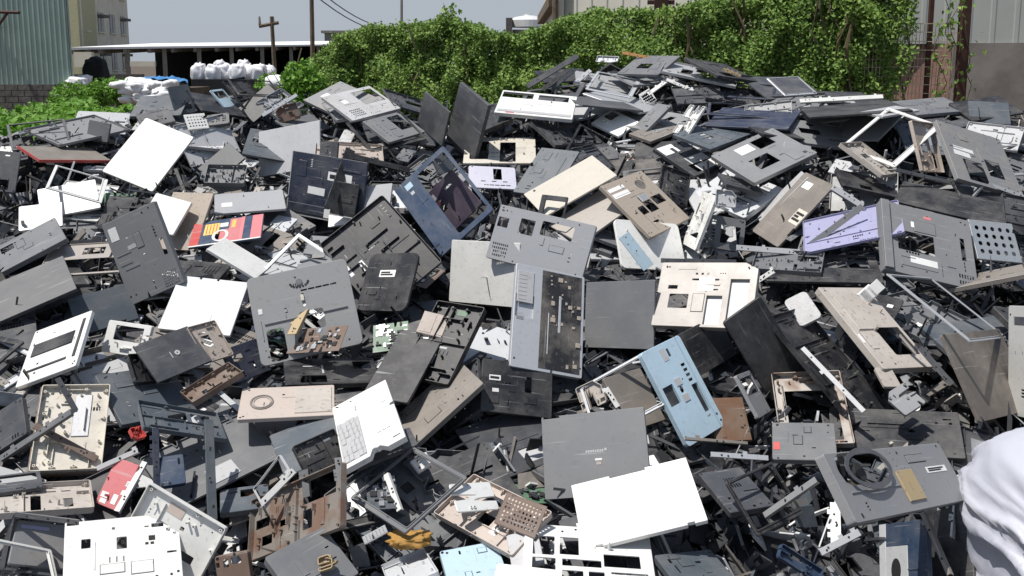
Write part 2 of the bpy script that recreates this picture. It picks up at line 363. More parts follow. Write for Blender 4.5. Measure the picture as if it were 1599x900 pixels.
def text_mesh(s, size, x, y, rot=0):
    c = bpy.data.curves.new('txt', 'FONT'); c.body = s; c.size = size; c.extrude = .0003; c.align_x = 'CENTER'; c.align_y = 'CENTER'; c.resolution_u = 2
    o = bpy.data.objects.new('txt', c); bpy.context.scene.collection.objects.link(o)
    me = bpy.data.meshes.new_from_object(o.evaluated_get(bpy.context.evaluated_depsgraph_get()))
    bpy.data.objects.remove(o); bpy.data.curves.remove(c)
    me.transform(Matrix.Translation((x, y, .0008)) @ Matrix.Rotation(rot, 4, 'Z')); me.materials.clear(); me.materials.append(MATS['clean_plastic']); return me

def bar(w, h, seed=0, mat='plastic', color='grey'):
    """a long L-shaped strip with slots and lugs"""
    rng = random.Random(seed); mb = MB()
    mb.box(-w/2, w/2, -h/2, h/2, -.002, 0, 0, .0006); mb.box(-w/2, w/2, -h/2, -h/2+.002, -.012, -.0018)
    if rng.random() < .5: mb.box(-w/2, w/2, h/2-.002, h/2, -.007, -.0018)
    for k in range(rng.randint(2, 6)):
        x = rng.uniform(-.46, .46)*w; mb.cyl(x, rng.uniform(-.2, .2)*h, -.0002, .0008, .003, 6, 1)
    for k in range(rng.randint(1, 3)):
        x = rng.uniform(-.45, .4)*w; mb.box(x, x+.012, h/2-.0005, h/2+.007, -.002, -.0004)
    return mb.mesh('bar', [mat, 'rubber']), []
def block(w, h, t, o=None, seed=0, mat='plastic', color='charcoal'):
    """battery, drive or caddy: a solid box with ridges"""
    rng = random.Random(seed); mb = MB(); o = o or {}; kids = []
    mb.box(-w/2, w/2, -h/2, h/2, -t, 0, 0, .002)
    for k in range(rng.randint(1, 3)):
        x = rng.uniform(-.4, .3)*w; mb.box(x, x+rng.uniform(.01, .05), -h*.42, h*.42, -.0003, .0014, 0, .0006)
    for k in range(4): mb.cyl(rng.uniform(-.45, .45)*w, rng.uniform(-.4, .4)*h, -.0002, .0006, .003, 6, 1)
    for q in o.get('st', ()):
        m2 = MB(); m2.box((q[0]-.5)*w, (q[2]-.5)*w, (.5-q[3])*h, (.5-q[1])*h, .0016, .0021); kids.append(('sticker', m2.mesh('sticker', ['clean_plastic']), q[4], None))
    return mb.mesh('block', [mat, 'rubber']), kids
def board(w, h, seed=0, mat='plastic', color='green'):
    rng = random.Random(seed); mb = MB(); o = dict(r=.001, bite=3)
    mb.plate(outline(w, h, o, rng), [], 0, -.0016, 0)
    m2 = MB(); m3 = MB()
    for k in range(44):
        x, y, a, b = rng.uniform(-.44,.38)*w, rng.uniform(-.44,.38)*h, rng.uniform(.003,.022), rng.uniform(.003,.018)
        (m2 if rng.random() < .6 else m3).box(x, min(x+a, w*.47), y, min(y+b, h*.47), .0001, rng.uniform(.0012,.006))
    return mb.mesh('board', [mat]), [('chips', m2.mesh('chips', ['rubber']), 'black', None), ('connector', m3.mesh('connector', ['sheet_metal']), 'silver', None)]
def vented(w, h, nx, ny, seed=0, mat='sheet_metal', color='silver', fold=.012):
    rng = random.Random(seed); o = dict(t=.0012, d=0, r=.001, sl=[(.06,.1,.94,.9,nx,ny,'e')], bite=1)
    me, k = panel(w, h, o, seed, mat, color); mb = MB(); mb.box(-w/2, w/2, -h/2-.001, -h/2+.0004, -fold, -.0003); mb.box(-w/2-.001, -w/2+.0004, -h/2, h/2, -fold*.7, -.0003)
    bm = bmesh.new(); bm.from_mesh(me); tmp = mb.mesh('x', [mat]); bm.from_mesh(tmp); bm.to_mesh(me); bm.free(); bpy.data.meshes.remove(tmp); return me, k

C = None
def link(name, me, parent=None, color=None, loc=None):
    o = bpy.data.objects.new(name, me); bpy.context.scene.collection.objects.link(o)
    if parent is not None: o.parent = parent
    if color is not None: o.color = (*(COL[color] if isinstance(color, str) else color), 1)
    if loc is not None: o.location = loc
    return o
def tag(o, label, cat=None, group=None, kind=None):
    if label: o['label'] = label
    if cat: o['category'] = cat
    if group: o['group'] = group
    if kind: o['kind'] = kind
    return o
def assemble(name, built, color, loc=(0,0,0), quat=(1,0,0,0)):
    me, kids = built; o = link(name, me, None, color); o.rotation_mode = 'QUATERNION'; o.location = loc; o.rotation_quaternion = quat
    for kn, km, kc, _ in kids: link(kn, km, o, kc)
    return o
def copy_tree(src, color=None):
    o = src.copy(); bpy.context.scene.collection.objects.link(o)
    if color is not None: o.color = (*(COL[color] if isinstance(color, str) else color), 1)
    for ch in src.children:
        c = ch.copy(); c.parent = o; bpy.context.scene.collection.objects.link(c)
    return o
# ---- filler kinds: (name, category, noun, weight, colours) and how one prototype of it is made ----
KINDS = {
 'cover':   ('screen_cover', 'screen cover', 'screen cover', 22, ['charcoal','charcoal','black','grey','silver','slate','midgrey','white','navy','palegrey']),
 'inner':   ('screen_cover_shell', 'cover shell', 'cover shell showing its inside', 12, ['charcoal','black','midgrey','silver','grey','taupe','white']),
 'bottom':  ('laptop_bottom_case', 'bottom case', 'laptop bottom case', 26, ['charcoal','black','midgrey','grey','silver','slate','taupe','palegrey']),
 'tray':    ('laptop_chassis_tray', 'chassis tray', 'ribbed chassis tray', 21, ['black','black','charcoal','midgrey','beige','taupe','silver','navy','tan']),
 'deck':    ('palm_rest_deck', 'palm rest', 'palm rest deck', 14, ['silver','charcoal','midgrey','black','palegrey','slate','white','grey']),
 'ring':    ('screen_surround', 'screen surround', 'screen surround', 18, ['black','silver','midgrey','charcoal','white','palegrey','slate']),
 'strip':   ('plastic_strip', 'plastic strip', 'narrow plastic strip', 29, ['black','silver','charcoal','midgrey','palegrey','navy','white']),
 'shield':  ('shielding_plate', 'metal plate', 'perforated metal plate', 6, ['silver','palegrey','beige','silver']),
 'block':   ('drive_bay_cover', 'bay cover', 'drive bay cover', 12, ['charcoal','palegrey','silver','midgrey','beige','black']),
 'board':   ('circuit_board', 'circuit board', 'circuit board scrap', 4, ['green','brown','slate']),
 'small':   ('broken_casing_piece', 'broken casing piece', 'broken casing piece', 32, ['black','silver','charcoal','palegrey','midgrey','white','slate','beige']),
}
def proto(kind, v):
    rng = random.Random(hash((sum(map(ord, kind)), v))); R = rng.uniform; s = rng.randrange(9999)
    mat = rng.choice(['plastic','plastic','plastic','grubby','silver_paint'])
    if kind == 'cover':
        w, h = R(.29,.36), R(.22,.26); o = dict(d=R(.007,.012), r=R(.004,.012), nt=[(2,.12,.2,.012),(2,.8,.88,.012)] if v % 2 else [(2,.35,.65,.006)], bite=v % 2, sc=2)
        if v % 3 == 1: o['mk'] = [('palegrey', [(.45,.47,.55,.53)])]
        return (w, h), panel(w, h, o, s, mat)
    if kind == 'inner':
        w, h = R(.29,.35), R(.22,.26); o = dict(inn=True, d=R(.006,.010), r=R(.004,.01), nt=[(2,.12,.2,.012),(2,.8,.88,.012)], rb=8, bo=10, bite=2, ra=[(.3,.25,.8,.8,.0012,'silver','foil_sheet','sheet_metal')] if v % 2 else [], st=[(.1,.1,.25,.2,'paper',2)])
        return (w, h), panel(w, h, o, s, mat)
    if kind == 'bottom':
        w, h = R(.30,.36), R(.23,.27); o = dict(ti=16, d=R(.014,.024), r=R(.005,.012), rho=R(2,6).__int__(), sl=[(.78,.1,.93,.35,4,8)] if v % 2 else [(.1,.65,.3,.9,8,3)], rra=3, sc=7, ft=v % 2, st=[(.35,.4,.6,.52,'paper',3)]+([(.2,.15,.32,.2,'palegrey')] if v % 3 else []), bite=1+v % 3, nt=[(0,.3,.5,.01)])
        return (w, h), panel(w, h, o, s, mat)
    if kind == 'tray':
        w, h = R(.29,.35), R(.22,.27); o = dict(ti=16, inn=True, d=R(.010,.02), r=R(.004,.01), rho=R(3,7).__int__(), rb=14, bo=16, bite=1+v % 3, nt=[(0,.2,.45,.02)] if v % 2 else [], st=[(.5,.6,.62,.68,'paper')] if v % 2 else [])
        if v % 3 == 0: o['ra'] = [(.05,.55,.35,.92,.004,'silver','metal_plate','sheet_metal')]
        return (w, h), panel(w, h, o, s, mat)
    if kind == 'deck':
        w, h = R(.29,.35), R(.22,.26); o = dict(ti=8, d=R(.006,.012), r=R(.006,.014), ho=[(.07,.08,.93,.52,.003),(.12,.045,.2,.065,'o')], rc=[(.38,.66,.62,.9,.003,'palegrey','touchpad')] if v % 2 else [], st=[(.07,.75,.13,.82,'paper')], sc=3, bite=v % 2)
        if not v % 2: o['ho'].append((.38,.66,.62,.88,.002))
        return (w, h), panel(w, h, o, s, mat)
    if kind == 'ring':
        w, h = R(.29,.35), R(.22,.26); return (w, h), panel(w, h, dict(d=R(.004,.007), r=R(.004,.01), ring=(.05,.06,.95,.88), sc=8), s, mat)
    if kind == 'strip':
        w, h = R(.12,.34), R(.012,.035); return (w, h), bar(w, h, s, mat)
    if kind == 'shield':
        w, h = R(.09,.2), R(.06,.14); return (w, h), vented(w, h, int(R(5,9)), int(R(3,6)), s)
    if kind == 'block':
        w, h = R(.07,.2), R(.05,.1); return (w, h), block(w, h, R(.007,.018), dict(st=[(.15,.2,.6,.75,'paper')] if v % 2 else []), s, mat)
    if kind == 'board':
        w, h = R(.08,.2), R(.06,.14); return (w, h), board(w, h, s)
    w, h = R(.05,.17), R(.03,.12); o = dict(d=R(.003,.012), inn=v % 2 == 0, r=.002, rho=v % 3, bo=3, rb=3, bite=2, cc={v % 4: (R(.1,.4), R(.1,.5))})
    return (w, h), panel(w, h, o, s, mat)
NPROTO = {'cover': 6, 'inner': 6, 'bottom': 8, 'tray': 9, 'deck': 6, 'ring': 5, 'strip': 8, 'shield': 4, 'block': 5, 'board': 3, 'small': 10}
# ================= surroundings =================
def prop_box(name, x0,x1,y0,y1,z0,z1, mat, parent=None, ch=0):
    mb = MB(); mb.box(x0,x1,y0,y1,z0,z1,0,ch); return link(name, mb.mesh(name, [mat]), parent)
def env_mats():
    simple('soil', (.11,.085,.06), rough=.95, noise=.5, nscale=3, bump=.6)
    simple('green_siding', (.36,.47,.41), rough=.5, noise=.18, nscale=.8)
    simple('beige_wall', (.80,.75,.62), rough=.85, noise=.16, nscale=1.2)
    simple('cream_strip', (.50,.48,.30), rough=.7, noise=.12)
    simple('brickwork', (.16,.15,.135), rough=.9, noise=.5, nscale=6, bump=.5)
    simple('window_glass', (.05,.06,.07), rough=.15)
    simple('roof_white', (.85,.85,.84), rough=.5, noise=.08)
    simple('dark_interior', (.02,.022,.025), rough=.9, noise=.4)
    simple('siding', (.43,.44,.41), rough=.45, noise=.10, nscale=.7, metallic=.1)
    simple('siding_sunlit', (.62,.60,.52), rough=.5, noise=.12, nscale=.7)  # paler, warmer siding for the left stretch: sunlight put into the colour
    simple('concrete', (.24,.215,.195), rough=.9, noise=.35, nscale=1.6, bump=.3)
    simple('render_pink', (.30,.175,.135), rough=.9, noise=.4, nscale=3, bump=.3)
    simple('rust_steel', (.075,.030,.02), rough=.8, noise=.4, nscale=12)
    simple('wire', (.60,.48,.38), rough=.6, noise=.3)
    simple('timber', (.16,.12,.085), rough=.9, noise=.4, nscale=9)
    simple('concrete_pole', (.30,.29,.26), rough=.9, noise=.25)
    simple('woven_white', (.78,.78,.80), rough=.6, noise=.08, nscale=30, bump=.2)
    simple('tarp_blue', (.05,.22,.50), rough=.5, noise=.25, nscale=5)
    simple('tank_steel', (.80,.80,.79), rough=.3, metallic=.25)
    simple('cable', (.02,.02,.02), rough=.6)
    simple('stem', (.10,.08,.04), rough=.8)
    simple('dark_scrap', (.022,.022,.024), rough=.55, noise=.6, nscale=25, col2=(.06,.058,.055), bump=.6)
    leaf_mat('vine_leaf', (.085,.175,.035), (.25,.37,.085)); leaf_mat('weed_leaf', (.09,.22,.02), (.17,.33,.045))
    simple('orange_cloth', (.38,.21,.05), rough=.8, noise=.2)
    woven()
def leaf_mat(name, a, b):
    m = bpy.data.materials.new(name); t = nt(m); L = t.links.new
    g = node(t, 'ShaderNodeNewGeometry'); n = node(t, 'ShaderNodeTexNoise'); tc = node(t, 'ShaderNodeTexCoord'); n.inputs['Scale'].default_value = 1.6; L(tc.outputs['Object'], n.inputs['Vector'])
    ad = node(t, 'ShaderNodeMath', operation='ADD'); L(g.outputs['Random Per Island'], ad.inputs[0]); L(n.outputs[0], ad.inputs[1])
    r = node(t, 'ShaderNodeMapRange'); r.inputs[1].default_value = .35; r.inputs[2].default_value = 1.35; L(ad.outputs[0], r.inputs[0])
    mx = node(t, 'ShaderNodeMix', data_type='RGBA'); L(r.outputs[0], mx.inputs[0]); mx.inputs[6].default_value = (*a, 1); mx.inputs[7].default_value = (*b, 1)
    bs = node(t, 'ShaderNodeBsdfPrincipled'); bs.inputs['Roughness'].default_value = .6; bs.inputs['Specular IOR Level'].default_value = .3; L(mx.outputs[2], bs.inputs['Base Color'])
    tr = node(t, 'ShaderNodeBsdfTranslucent'); L(mx.outputs[2], tr.inputs[0]); ms = node(t, 'ShaderNodeMixShader'); ms.inputs[0].default_value = .28
    L(bs.outputs[0], ms.inputs[1]); L(tr.outputs[0], ms.inputs[2]); o = node(t, 'ShaderNodeOutputMaterial'); L(ms.outputs[0], o.inputs[0]); MATS[name] = m
def woven():
    m = bpy.data.materials.new('sack_weave'); t = nt(m); L = t.links.new; tc = node(t, 'ShaderNodeTexCoord')
    ck = node(t, 'ShaderNodeTexChecker'); ck.inputs['Scale'].default_value = 240; L(tc.outputs['Object'], ck.inputs[0])
    b = node(t, 'ShaderNodeBsdfPrincipled'); b.inputs['Roughness'].default_value = .42
    n = node(t, 'ShaderNodeTexNoise'); n.inputs['Scale'].default_value = 6; n.inputs['Detail'].default_value = 8; L(tc.outputs['Object'], n.inputs[0])
    mx = node(t, 'ShaderNodeMix', data_type='RGBA'); L(n.outputs[0], mx.inputs[0]); mx.inputs[6].default_value = (.40,.415,.49,1); mx.inputs[7].default_value = (.52,.53,.58,1); L(mx.outputs[2], b.inputs['Base Color'])
    bp = node(t, 'ShaderNodeBump'); bp.inputs['Strength'].default_value = .15; bp.inputs['Distance'].default_value = .002; L(ck.outputs[1], bp.inputs['Height']); L(bp.outputs[0], b.inputs['Normal'])
    o = node(t, 'ShaderNodeOutputMaterial'); L(b.outputs[0], o.inputs[0]); MATS['sack_weave'] = m
def leaves(mb, pts, rng, smin, smax, up=.5, aim=None):
    for p in pts:
        s = rng.uniform(smin, smax); n = Vector((rng.gauss(0,.6), rng.gauss(0,.6)-.45, rng.gauss(0,.5)+up)).normalized(); a = n.orthogonal().normalized(); a.rotate(Quaternion(n, rng.uniform(0, 6.28))); b = n.cross(a)
        P = Vector(p); c = n*s*.12
        mb.add([tuple(P-a*s*.5), tuple(P-b*s*.36+c*.3-a*s*.08), tuple(P+a*s*.55-c), tuple(P+b*s*.36+c*.3-a*s*.08)], [(0,1,2,3)])
def siding_wall(name, x0, x1, y0, y1, z0, z1, pitch, mat, parent, depth=.03, th=.08):
    """vertical-ribbed sheet wall running from (x0,y0) to (x1,y1)"""
    L = math.hypot(x1-x0, y1-y0); d = ((x1-x0)/L, (y1-y0)/L); n = (d[1], -d[0]); mb = MB(); prof = []; s = 0
    while s < L:
        prof += [(s, 0), (s+pitch*.72, 0), (s+pitch*.78, depth), (s+pitch*.94, depth)]; s += pitch
    prof.append((L, 0)); k = len(prof); vs = []
    for z in (z0, z1):
        for s, q in prof: s = min(s, L); vs.append((x0+d[0]*s+n[0]*q, y0+d[1]*s+n[1]*q, z))
    for z in (z0, z1):
        for s, q in prof: s = min(s, L); vs.append((x0+d[0]*s-n[0]*th, y0+d[1]*s-n[1]*th, z))
    fs = [(i, i+1, k+i+1, k+i) for i in range(k-1)]+[(2*k+i+1, 2*k+i, 3*k+i, 3*k+i+1) for i in range(k-1)]+[(k+i, k+i+1, 3*k+i+1, 3*k+i) for i in range(k-1)]+[(0, k, 3*k, 2*k), (k-1, 3*k-1, 4*k-1, 2*k-1)]
    mb.add(vs, fs); return link(name, mb.mesh(name, [mat]), parent)
def empty(name, loc=(0,0,0)):
    o = bpy.data.objects.new(name, None); bpy.context.scene.collection.objects.link(o); o.location = loc; return o
def lump(name, c, sx, sy, sz, mat, seed, amp=.25, freq=2.0, parent=None, sub=4, fold=0):
    bm = bmesh.new(); bmesh.ops.create_icosphere(bm, subdivisions=sub, radius=1)
    for v in bm.verts:
        p = v.co.copy(); q = Vector((abs(p.x)**.7*(1 if p.x > 0 else -1), abs(p.y)**.7*(1 if p.y > 0 else -1), abs(p.z)**.75*(1 if p.z > 0 else -1)))
        n = noise.noise(p*freq+Vector((seed, seed*2, 0)))
        f = noise.ridged_multi_fractal(p*freq*1.3+Vector((seed, 0, 3)), .9, 2.1, 4, 1.0, 2.0)*fold if fold else 0
        v.co = Vector((q.x*sx, q.y*sy, q.z*sz))*(1+amp*n+f)
    me = bpy.data.meshes.new(name); bm.to_mesh(me); bm.free(); me.materials.append(MATS[mat]); me.polygons.foreach_set('use_smooth', [True]*len(me.polygons))
    o = link(name, me, parent); o.location = c; return o

def build_env():
    rng = random.Random(5)
    # ground
    mb = MB(); n = 60
    vs = []; fs = []
    for j in range(n+1):
        for i in range(n+1):
            x = (i/n-.5); y = j/n; X = x*abs(x)*4*400+x*20; Yy = -20+y*y*900
            vs.append((X, Yy, .0 if Yy < 8 else .04*noise.noise(Vector((X*.2, Yy*.2, 0)))))
    for j in range(n):
        for i in range(n): a = j*(n+1)+i; fs.append((a, a+1, a+n+2, a+n+1))
    mb.add(vs, fs); tag(link('ground', mb.mesh('ground', ['soil'])), 'bare earth ground', kind='structure')
    # --- green corrugated building, left
    b = empty('corrugated_building', at(40, 131, 30)); bl = b.location.copy()
    tag(b, 'green corrugated building on a grey brick base behind the weeds', 'building')
    xl, xr = at(-320, 0, 30)[0], at(104, 0, 30)[0]
    zb = at(0, 132, 30)[2]
    def ch(o): o.location = o.location-bl; return o
    ch(siding_wall('siding_wall', xl, xr, 30, 30, zb, 7.5, .17, 'green_siding', b))
    s = ch(siding_wall('siding_wall', xr-.02, at(100,0,44)[0], 30.08, 44, zb, 7.5, .3, 'green_siding', b))
    mb = MB(); mb.box(xl, xr+.03, 29.93, 30.2, -.2, zb)
    for r in range(8):
        z = zb-.2*r-.2
        for k in range(60):
            x = xl+k*.42+(r % 2)*.21
            if x+.4 < xr: mb.box(x+.01, x+.40, 29.905, 29.94, z+.012, z+.19)
    ch(link('brick_base', mb.mesh('brick_base', ['brickwork']), b))
    # bracket arm at the top left
    br = MB(); p0 = at(-30, 18, 28.5); p1 = at(30, 20, 28.0); p2 = at(-4, 42, 29.9)
    br.tube([p0, p1], .05, 6); br.tube([at(11, 21, 28.2), p2], .045, 6); br.tube([p2, at(-30, 60, 29.9)], .05, 6)
    tag(link('lamp_bracket', br.mesh('lamp_bracket', ['rust_steel'])), 'dark metal bracket arm sticking out of the green corrugated building', 'bracket')
    # --- beige block with windows
    D = 78; xa, xb, xc = at(100,0,D)[0], at(124,0,D)[0], at(198,0,D+14)[0]
    ap = empty('apartment_block', ((xa+xb)/2, D, 0)); al = ap.location.copy(); tag(ap, 'beige block with dark windows behind the long white roofed shed', 'building')
    def part(name, mb, mat, par=ap):
        o = link(name, mb.mesh(name, [mat]), par)
        if par is ap: o.location = -al
        return o
    mb = MB(); dx, dy = xc-xb, 14.0
    th = 10
    mb.add([(xb,D,0),(xc,D+dy,0),(xc-8,D+dy+8,0),(xb-8,D+8,0),(xb,D,17),(xc,D+dy,17),(xc-8,D+dy+8,17),(xb-8,D+8,17)], [(0,1,5,4),(1,2,6,5),(2,3,7,6),(3,0,4,7),(4,5,6,7)])
    part('wall', mb, 'beige_wall')
    mb = MB(); mb.box(xa-3, xb-.05, D-.3, D+3, 0, 17.2); mb.box(xb-.25, xb+.02, D-.45, D-.05, 0, 17.3); part('end_wall', mb, 'cream_strip')
    nl = math.hypot(dx, dy); ux, uy = dx/nl, dy/nl
    for r, zz in enumerate([at(0,70,D)[2]-2.2, at(0,70,D)[2]+1.25, at(0,70,D)[2]+4.65, at(0,70,D)[2]+8.0]):
        for k in range(4):
            s0 = nl*(.08+.245*k); s1 = s0+nl*.115
            mb = MB(); X0, Y0, X1, Y1 = xb+ux*s0+.02, D+uy*s0-.05, xb+ux*s1+.02, D+uy*s1-.05
            def qb(m, X0, Y0, X1, Y1, z0, z1, q):
                ox, oy = -uy*-q, -ux*q
                ox, oy = uy*q, -ux*q
                m.add([(X0,Y0,z0),(X1,Y1,z0),(X1+ox,Y1+oy,z0),(X0+ox,Y0+oy,z0),(X0,Y0,z1),(X1,Y1,z1),(X1+ox,Y1+oy,z1),(X0+ox,Y0+oy,z1)], [(3,2,1,0),(4,5,6,7),(0,1,5,4),(1,2,6,5),(2,3,7,6),(3,0,4,7)][::1])
            qb(mb, X0, Y0, X1, Y1, zz, zz+1.75, .04); w = part('window', mb, 'window_glass')
            m2 = MB(); xm, ym = (X0+X1)/2, (Y0+Y1)/2; qb(m2, xm-ux*.04, ym-uy*.04, xm+ux*.04, ym+uy*.04, zz, zz+1.75, .08); qb(m2, X0-ux*.1, Y0-uy*.1, X1+ux*.1, Y1+uy*.1, zz-.12, zz, .2)
            f = link('frame', m2.mesh('frame', ['beige_wall']), w)
            if k % 2: 
                m3 = MB(); qb(m3, X0, Y0, X1, Y1, zz+1.3, zz+1.55, .55); link('awning', m3.mesh('awning', ['brickwork']), w)
    # --- long shed
    D = 60; sh = empty('open_shed', (at(300,0,D)[0], D, 0)); sl = sh.location.copy(); tag(sh, 'long open shed with a white roof edge and a dark inside', 'shed')
    def part(name, mb, mat): o = link(name, mb.mesh(name, [mat]), sh); o.location = -sl; return o
    x0, x1 = at(104,0,50)[0], at(560,0,66)[0]; zr0, zr1 = at(104,78,50)[2], at(560,71,66)[2]
    mb = MB(); A, Bq = (x0, 50), (x1, 66)
    e0, e1 = .13, .10
    mb.add([(x0,50,zr0),(x1,66,zr1),(x1-1,84,zr1+.72),(x0-4,72,zr0+.72),(x0,50,zr0+e0),(x1,66,zr1+e1),(x1-1,84,zr1+.72+e1),(x0-4,72,zr0+.72+e0)], [(3,2,1,0),(4,5,6,7),(0,1,5,4),(1,2,6,5),(2,3,7,6),(3,0,4,7)])
    part('roof', mb, 'roof_white')
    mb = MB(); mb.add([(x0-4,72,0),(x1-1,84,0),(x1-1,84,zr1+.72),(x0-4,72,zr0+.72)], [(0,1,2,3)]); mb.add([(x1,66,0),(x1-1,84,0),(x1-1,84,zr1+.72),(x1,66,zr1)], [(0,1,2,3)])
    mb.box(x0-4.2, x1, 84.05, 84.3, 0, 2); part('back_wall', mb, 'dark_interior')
    for k in range(9):
        t = (k+.3)/9; m = MB(); X, Yy = x0+(x1-x0)*t, 50+16*t+.6; m.box(X-.1, X+.1, Yy-.1, Yy+.1, 0, zr0+(zr1-zr0)*t-.003); part('post', m, 'concrete_pole')
    mb = MB()
    for k in range(14):
        t = k/14; X, Yy, z = x0+(x1-x0)*t, 50+16*t, zr0+(zr1-zr0)*t; mb.add([(X,Yy+.1,z-.25),(X+.15,Yy+.1,z-.25),(X-3.2,Yy+20,z+.3),(X-3.35,Yy+20,z+.3),(X,Yy+.1,z-.02),(X+.15,Yy+.1,z-.02),(X-3.2,Yy+20,z+.5),(X-3.35,Yy+20,z+.5)], [(3,2,1,0),(4,5,6,7),(0,1,5,4),(1,2,6,5),(2,3,7,6),(3,0,4,7)])
    part('rafters', mb, 'concrete')
    # pale low wall and gap under the shed's near end
    p = at(112,0,49.2)[0]; q = at(204,0,49.2)[0]
    w = MB(); w.box(p, at(140,0,49.2)[0], 49, 49.3, at(0,105,49)[2], at(0,80,49)[2]-.05); w.box(at(160,0,49)[0], q, 52, 52.2, at(0,104,52)[2], at(0,96,52)[2])
    tag(link('low_wall', w.mesh('low_wall', ['beige_wall'])), 'pale wall pieces under the near end of the shed roof', 'wall')
    # grey lean-to wall below
    w = MB(); w.box(at(108,0,45)[0], at(215,0,45)[0], 45, 45.3, 0, at(0,116,45)[2]); tag(link('block_wall', w.mesh('block_wall', ['brickwork'])), 'low grey block wall between the green building and the soil heap', 'wall')
    tag(lump('net_heap', (at(148,105,44)[0], 44, 1.4), .55, .5, 1.15, 'dark_interior', 4), 'pointed dark netting bundle beside the green building', 'netting')
    # soil heap
    tag(lump('soil_mound', (at(150,0,26)[0], 26, .35), 1.3, 1.2, 1.1, 'dark_scrap', 9, .5), 'dark mound of earth behind the weeds', 'mound')
    # white bags heap, sacks, tarp
    sc = []
    rb = random.Random(31)
    for k in range(26):
        x, y, z = at(rb.uniform(180, 268), rb.uniform(130, 158), 18.4); s_ = rb.uniform(.06, .13); o = lump('paper_scrap', (x, y, z), s_*1.2, s_, s_*.6, 'woven_white', k*2.3+.5, .6, 2.6, sub=2, fold=.12)
        tag(o, 'small crumpled white scrap in the heap of bags below the blue tarp', 'scrap', 'small crumpled white scraps by the bags')
    bagpos = [(198,140,20,.30),(212,133,20.5,.26),(226,138,20,.30),(240,143,19.6,.3),(232,150,19,.3),(250,150,19,.26),(214,150,19.2,.3),(120,130,30,.3),(132,124,30.5,.22)]
    for i, (px, py, Y, s) in enumerate(bagpos):
        x, y, z = at(px, py, Y); o = lump('plastic_bag', (x, y, z), s*1.05, s*.8, s*.62, 'woven_white', i*3.1, .35, 1.8, sub=3, fold=.05)
        lab = ['crumpled white bag nearest the earth mound in the heap before the blue tarp','topmost crumpled white bag touching the blue tarp','crumpled white bag in the middle row of the heap below the tarp','crumpled white bag under the end of the blue tarp','lowest crumpled white bag behind the weeds','crumpled white bag next to the upright silver blue palm rest','crumpled white bag low beside the weeds and the earth mound','white bag lying at the foot of the green building','small white bag above the one at the green building'][i]
        tag(o, lab, 'plastic bag', 'crumpled white bags beyond the heap')
        m = MB(); m.box(x-s*.7, x+s*.7, y-s*.4, y+s*.6, 0, z-s*.5); sc.append(m)
    mb = MB()
    for m in sc: mb.add(m.v, m.f)
    tag(link('rubble_bank', mb.mesh('rubble_bank', ['soil'])), 'earth bank carrying the white bags and the sacks', kind='structure')
    # blue tarp: a draped sheet
    mb = MB(); n = 22; vs = []; fs = []
    for j in range(9):
        for i in range(n+1):
            u = i/n; x, y, z = at(205+88*u, 122, 21+j*.28); sag = .10*noise.noise(Vector((u*9, j*.7, 2)))-.05*(j-3)**2*.12-.25*abs(u-.5)**3*8*.4
            vs.append((x, y, z+sag+.02-.0*j))
    for j in range(8):
        for i in range(n): a = j*(n+1)+i; fs.append((a, a+1, a+n+2, a+n+1))
    N = len(vs); vs += [(x, y, z-.012) for x, y, z in vs]; fs += [tuple(N+k for k in f[::-1]) for f in fs]
    mb.add(vs, fs); me = mb.mesh('tarp', ['tarp_blue'], True); tag(link('blue_tarp', me), 'blue tarpaulin sheet thrown over bags beside the dark shed', 'tarpaulin')
    m = MB(); x, y, z = at(206, 130, 21.3); x2 = at(290, 130, 21.3)[0]; m.box(x, x2, 21.3, 23, 0, z-.12); tag(link('tarp_bank', m.mesh('tarp_bank', ['soil'])), 'earth bank under the blue tarpaulin', kind='structure')
    # woven sacks in a row
    row = [(311,113,25,'first sack of the row at the blue tarp end'),(333,115,25,'second white sack of the row from the blue tarp'),(352,114,25.3,'third white sack of the row from the blue tarp'),(371,114,25,'fourth white sack of the row from the blue tarp'),(389,115,25.4,'fifth white sack of the row from the blue tarp'),(405,115,25,'sixth white sack of the row from the blue tarp'),(345,107,26.1,'white sack behind the second and third of the row'),(381,107,26.2,'white sack behind the fourth and fifth of the row'),(419,116,25.6,'last white sack of the row next to the leaning utility pole')]
    for i, (px, py, Y, lab) in enumerate(row):
        x, y, z = at(px, py, Y); s = .20+.02*rng.random(); o = lump('woven_sack', (x, y, z-.02), s*.92, s*.9, s*1.15, 'woven_white', i*5.7, .22, 1.9, sub=4, fold=.05)
        m = MB(); r = s*.32; m.tube([(.0,0,s*1.02), (.02,.01,s*1.18), (.05,0,s*1.3)], [s*.22, s*.1, s*.16], 8); nk = link('tied_neck', m.mesh('tied_neck', ['woven_white'], True), o)
        tag(o, lab+', tied white woven sack' if len(lab.split()) < 11 else lab, 'sack', 'white sacks standing in a row')
    m = MB(); a = at(300, 125, 24.6); c = at(432, 125, 24.6); m.box(a[0], c[0], 24.5, 27, 0, at(0,123,25)[2]-.01); tag(link('sack_platform', m.mesh('sack_platform', ['dark_interior'])), 'dark platform under the row of white sacks', 'platform')
    # small white scraps right of the sacks
    for i, (px, py, s) in enumerate([(434,128,.16),(446,133,.14),(458,137,.12)]):
        x, y, z = at(px, py, 13); o = lump('foam_scrap', (x, y, z), s, s*.8, s*.55, 'woven_white', i+40, .5, 2.4, sub=2, fold=.1)
        tag(o, ['largest white foam scrap between the sacks and the small shrub','middle white foam scrap beside the small shrub','smallest white foam scrap at the foot of the small shrub'][i], 'foam scrap', 'white foam scraps')
        m = MB(); m.box(x-.1, x+.1, 13, 13.3, 0, z-.05)
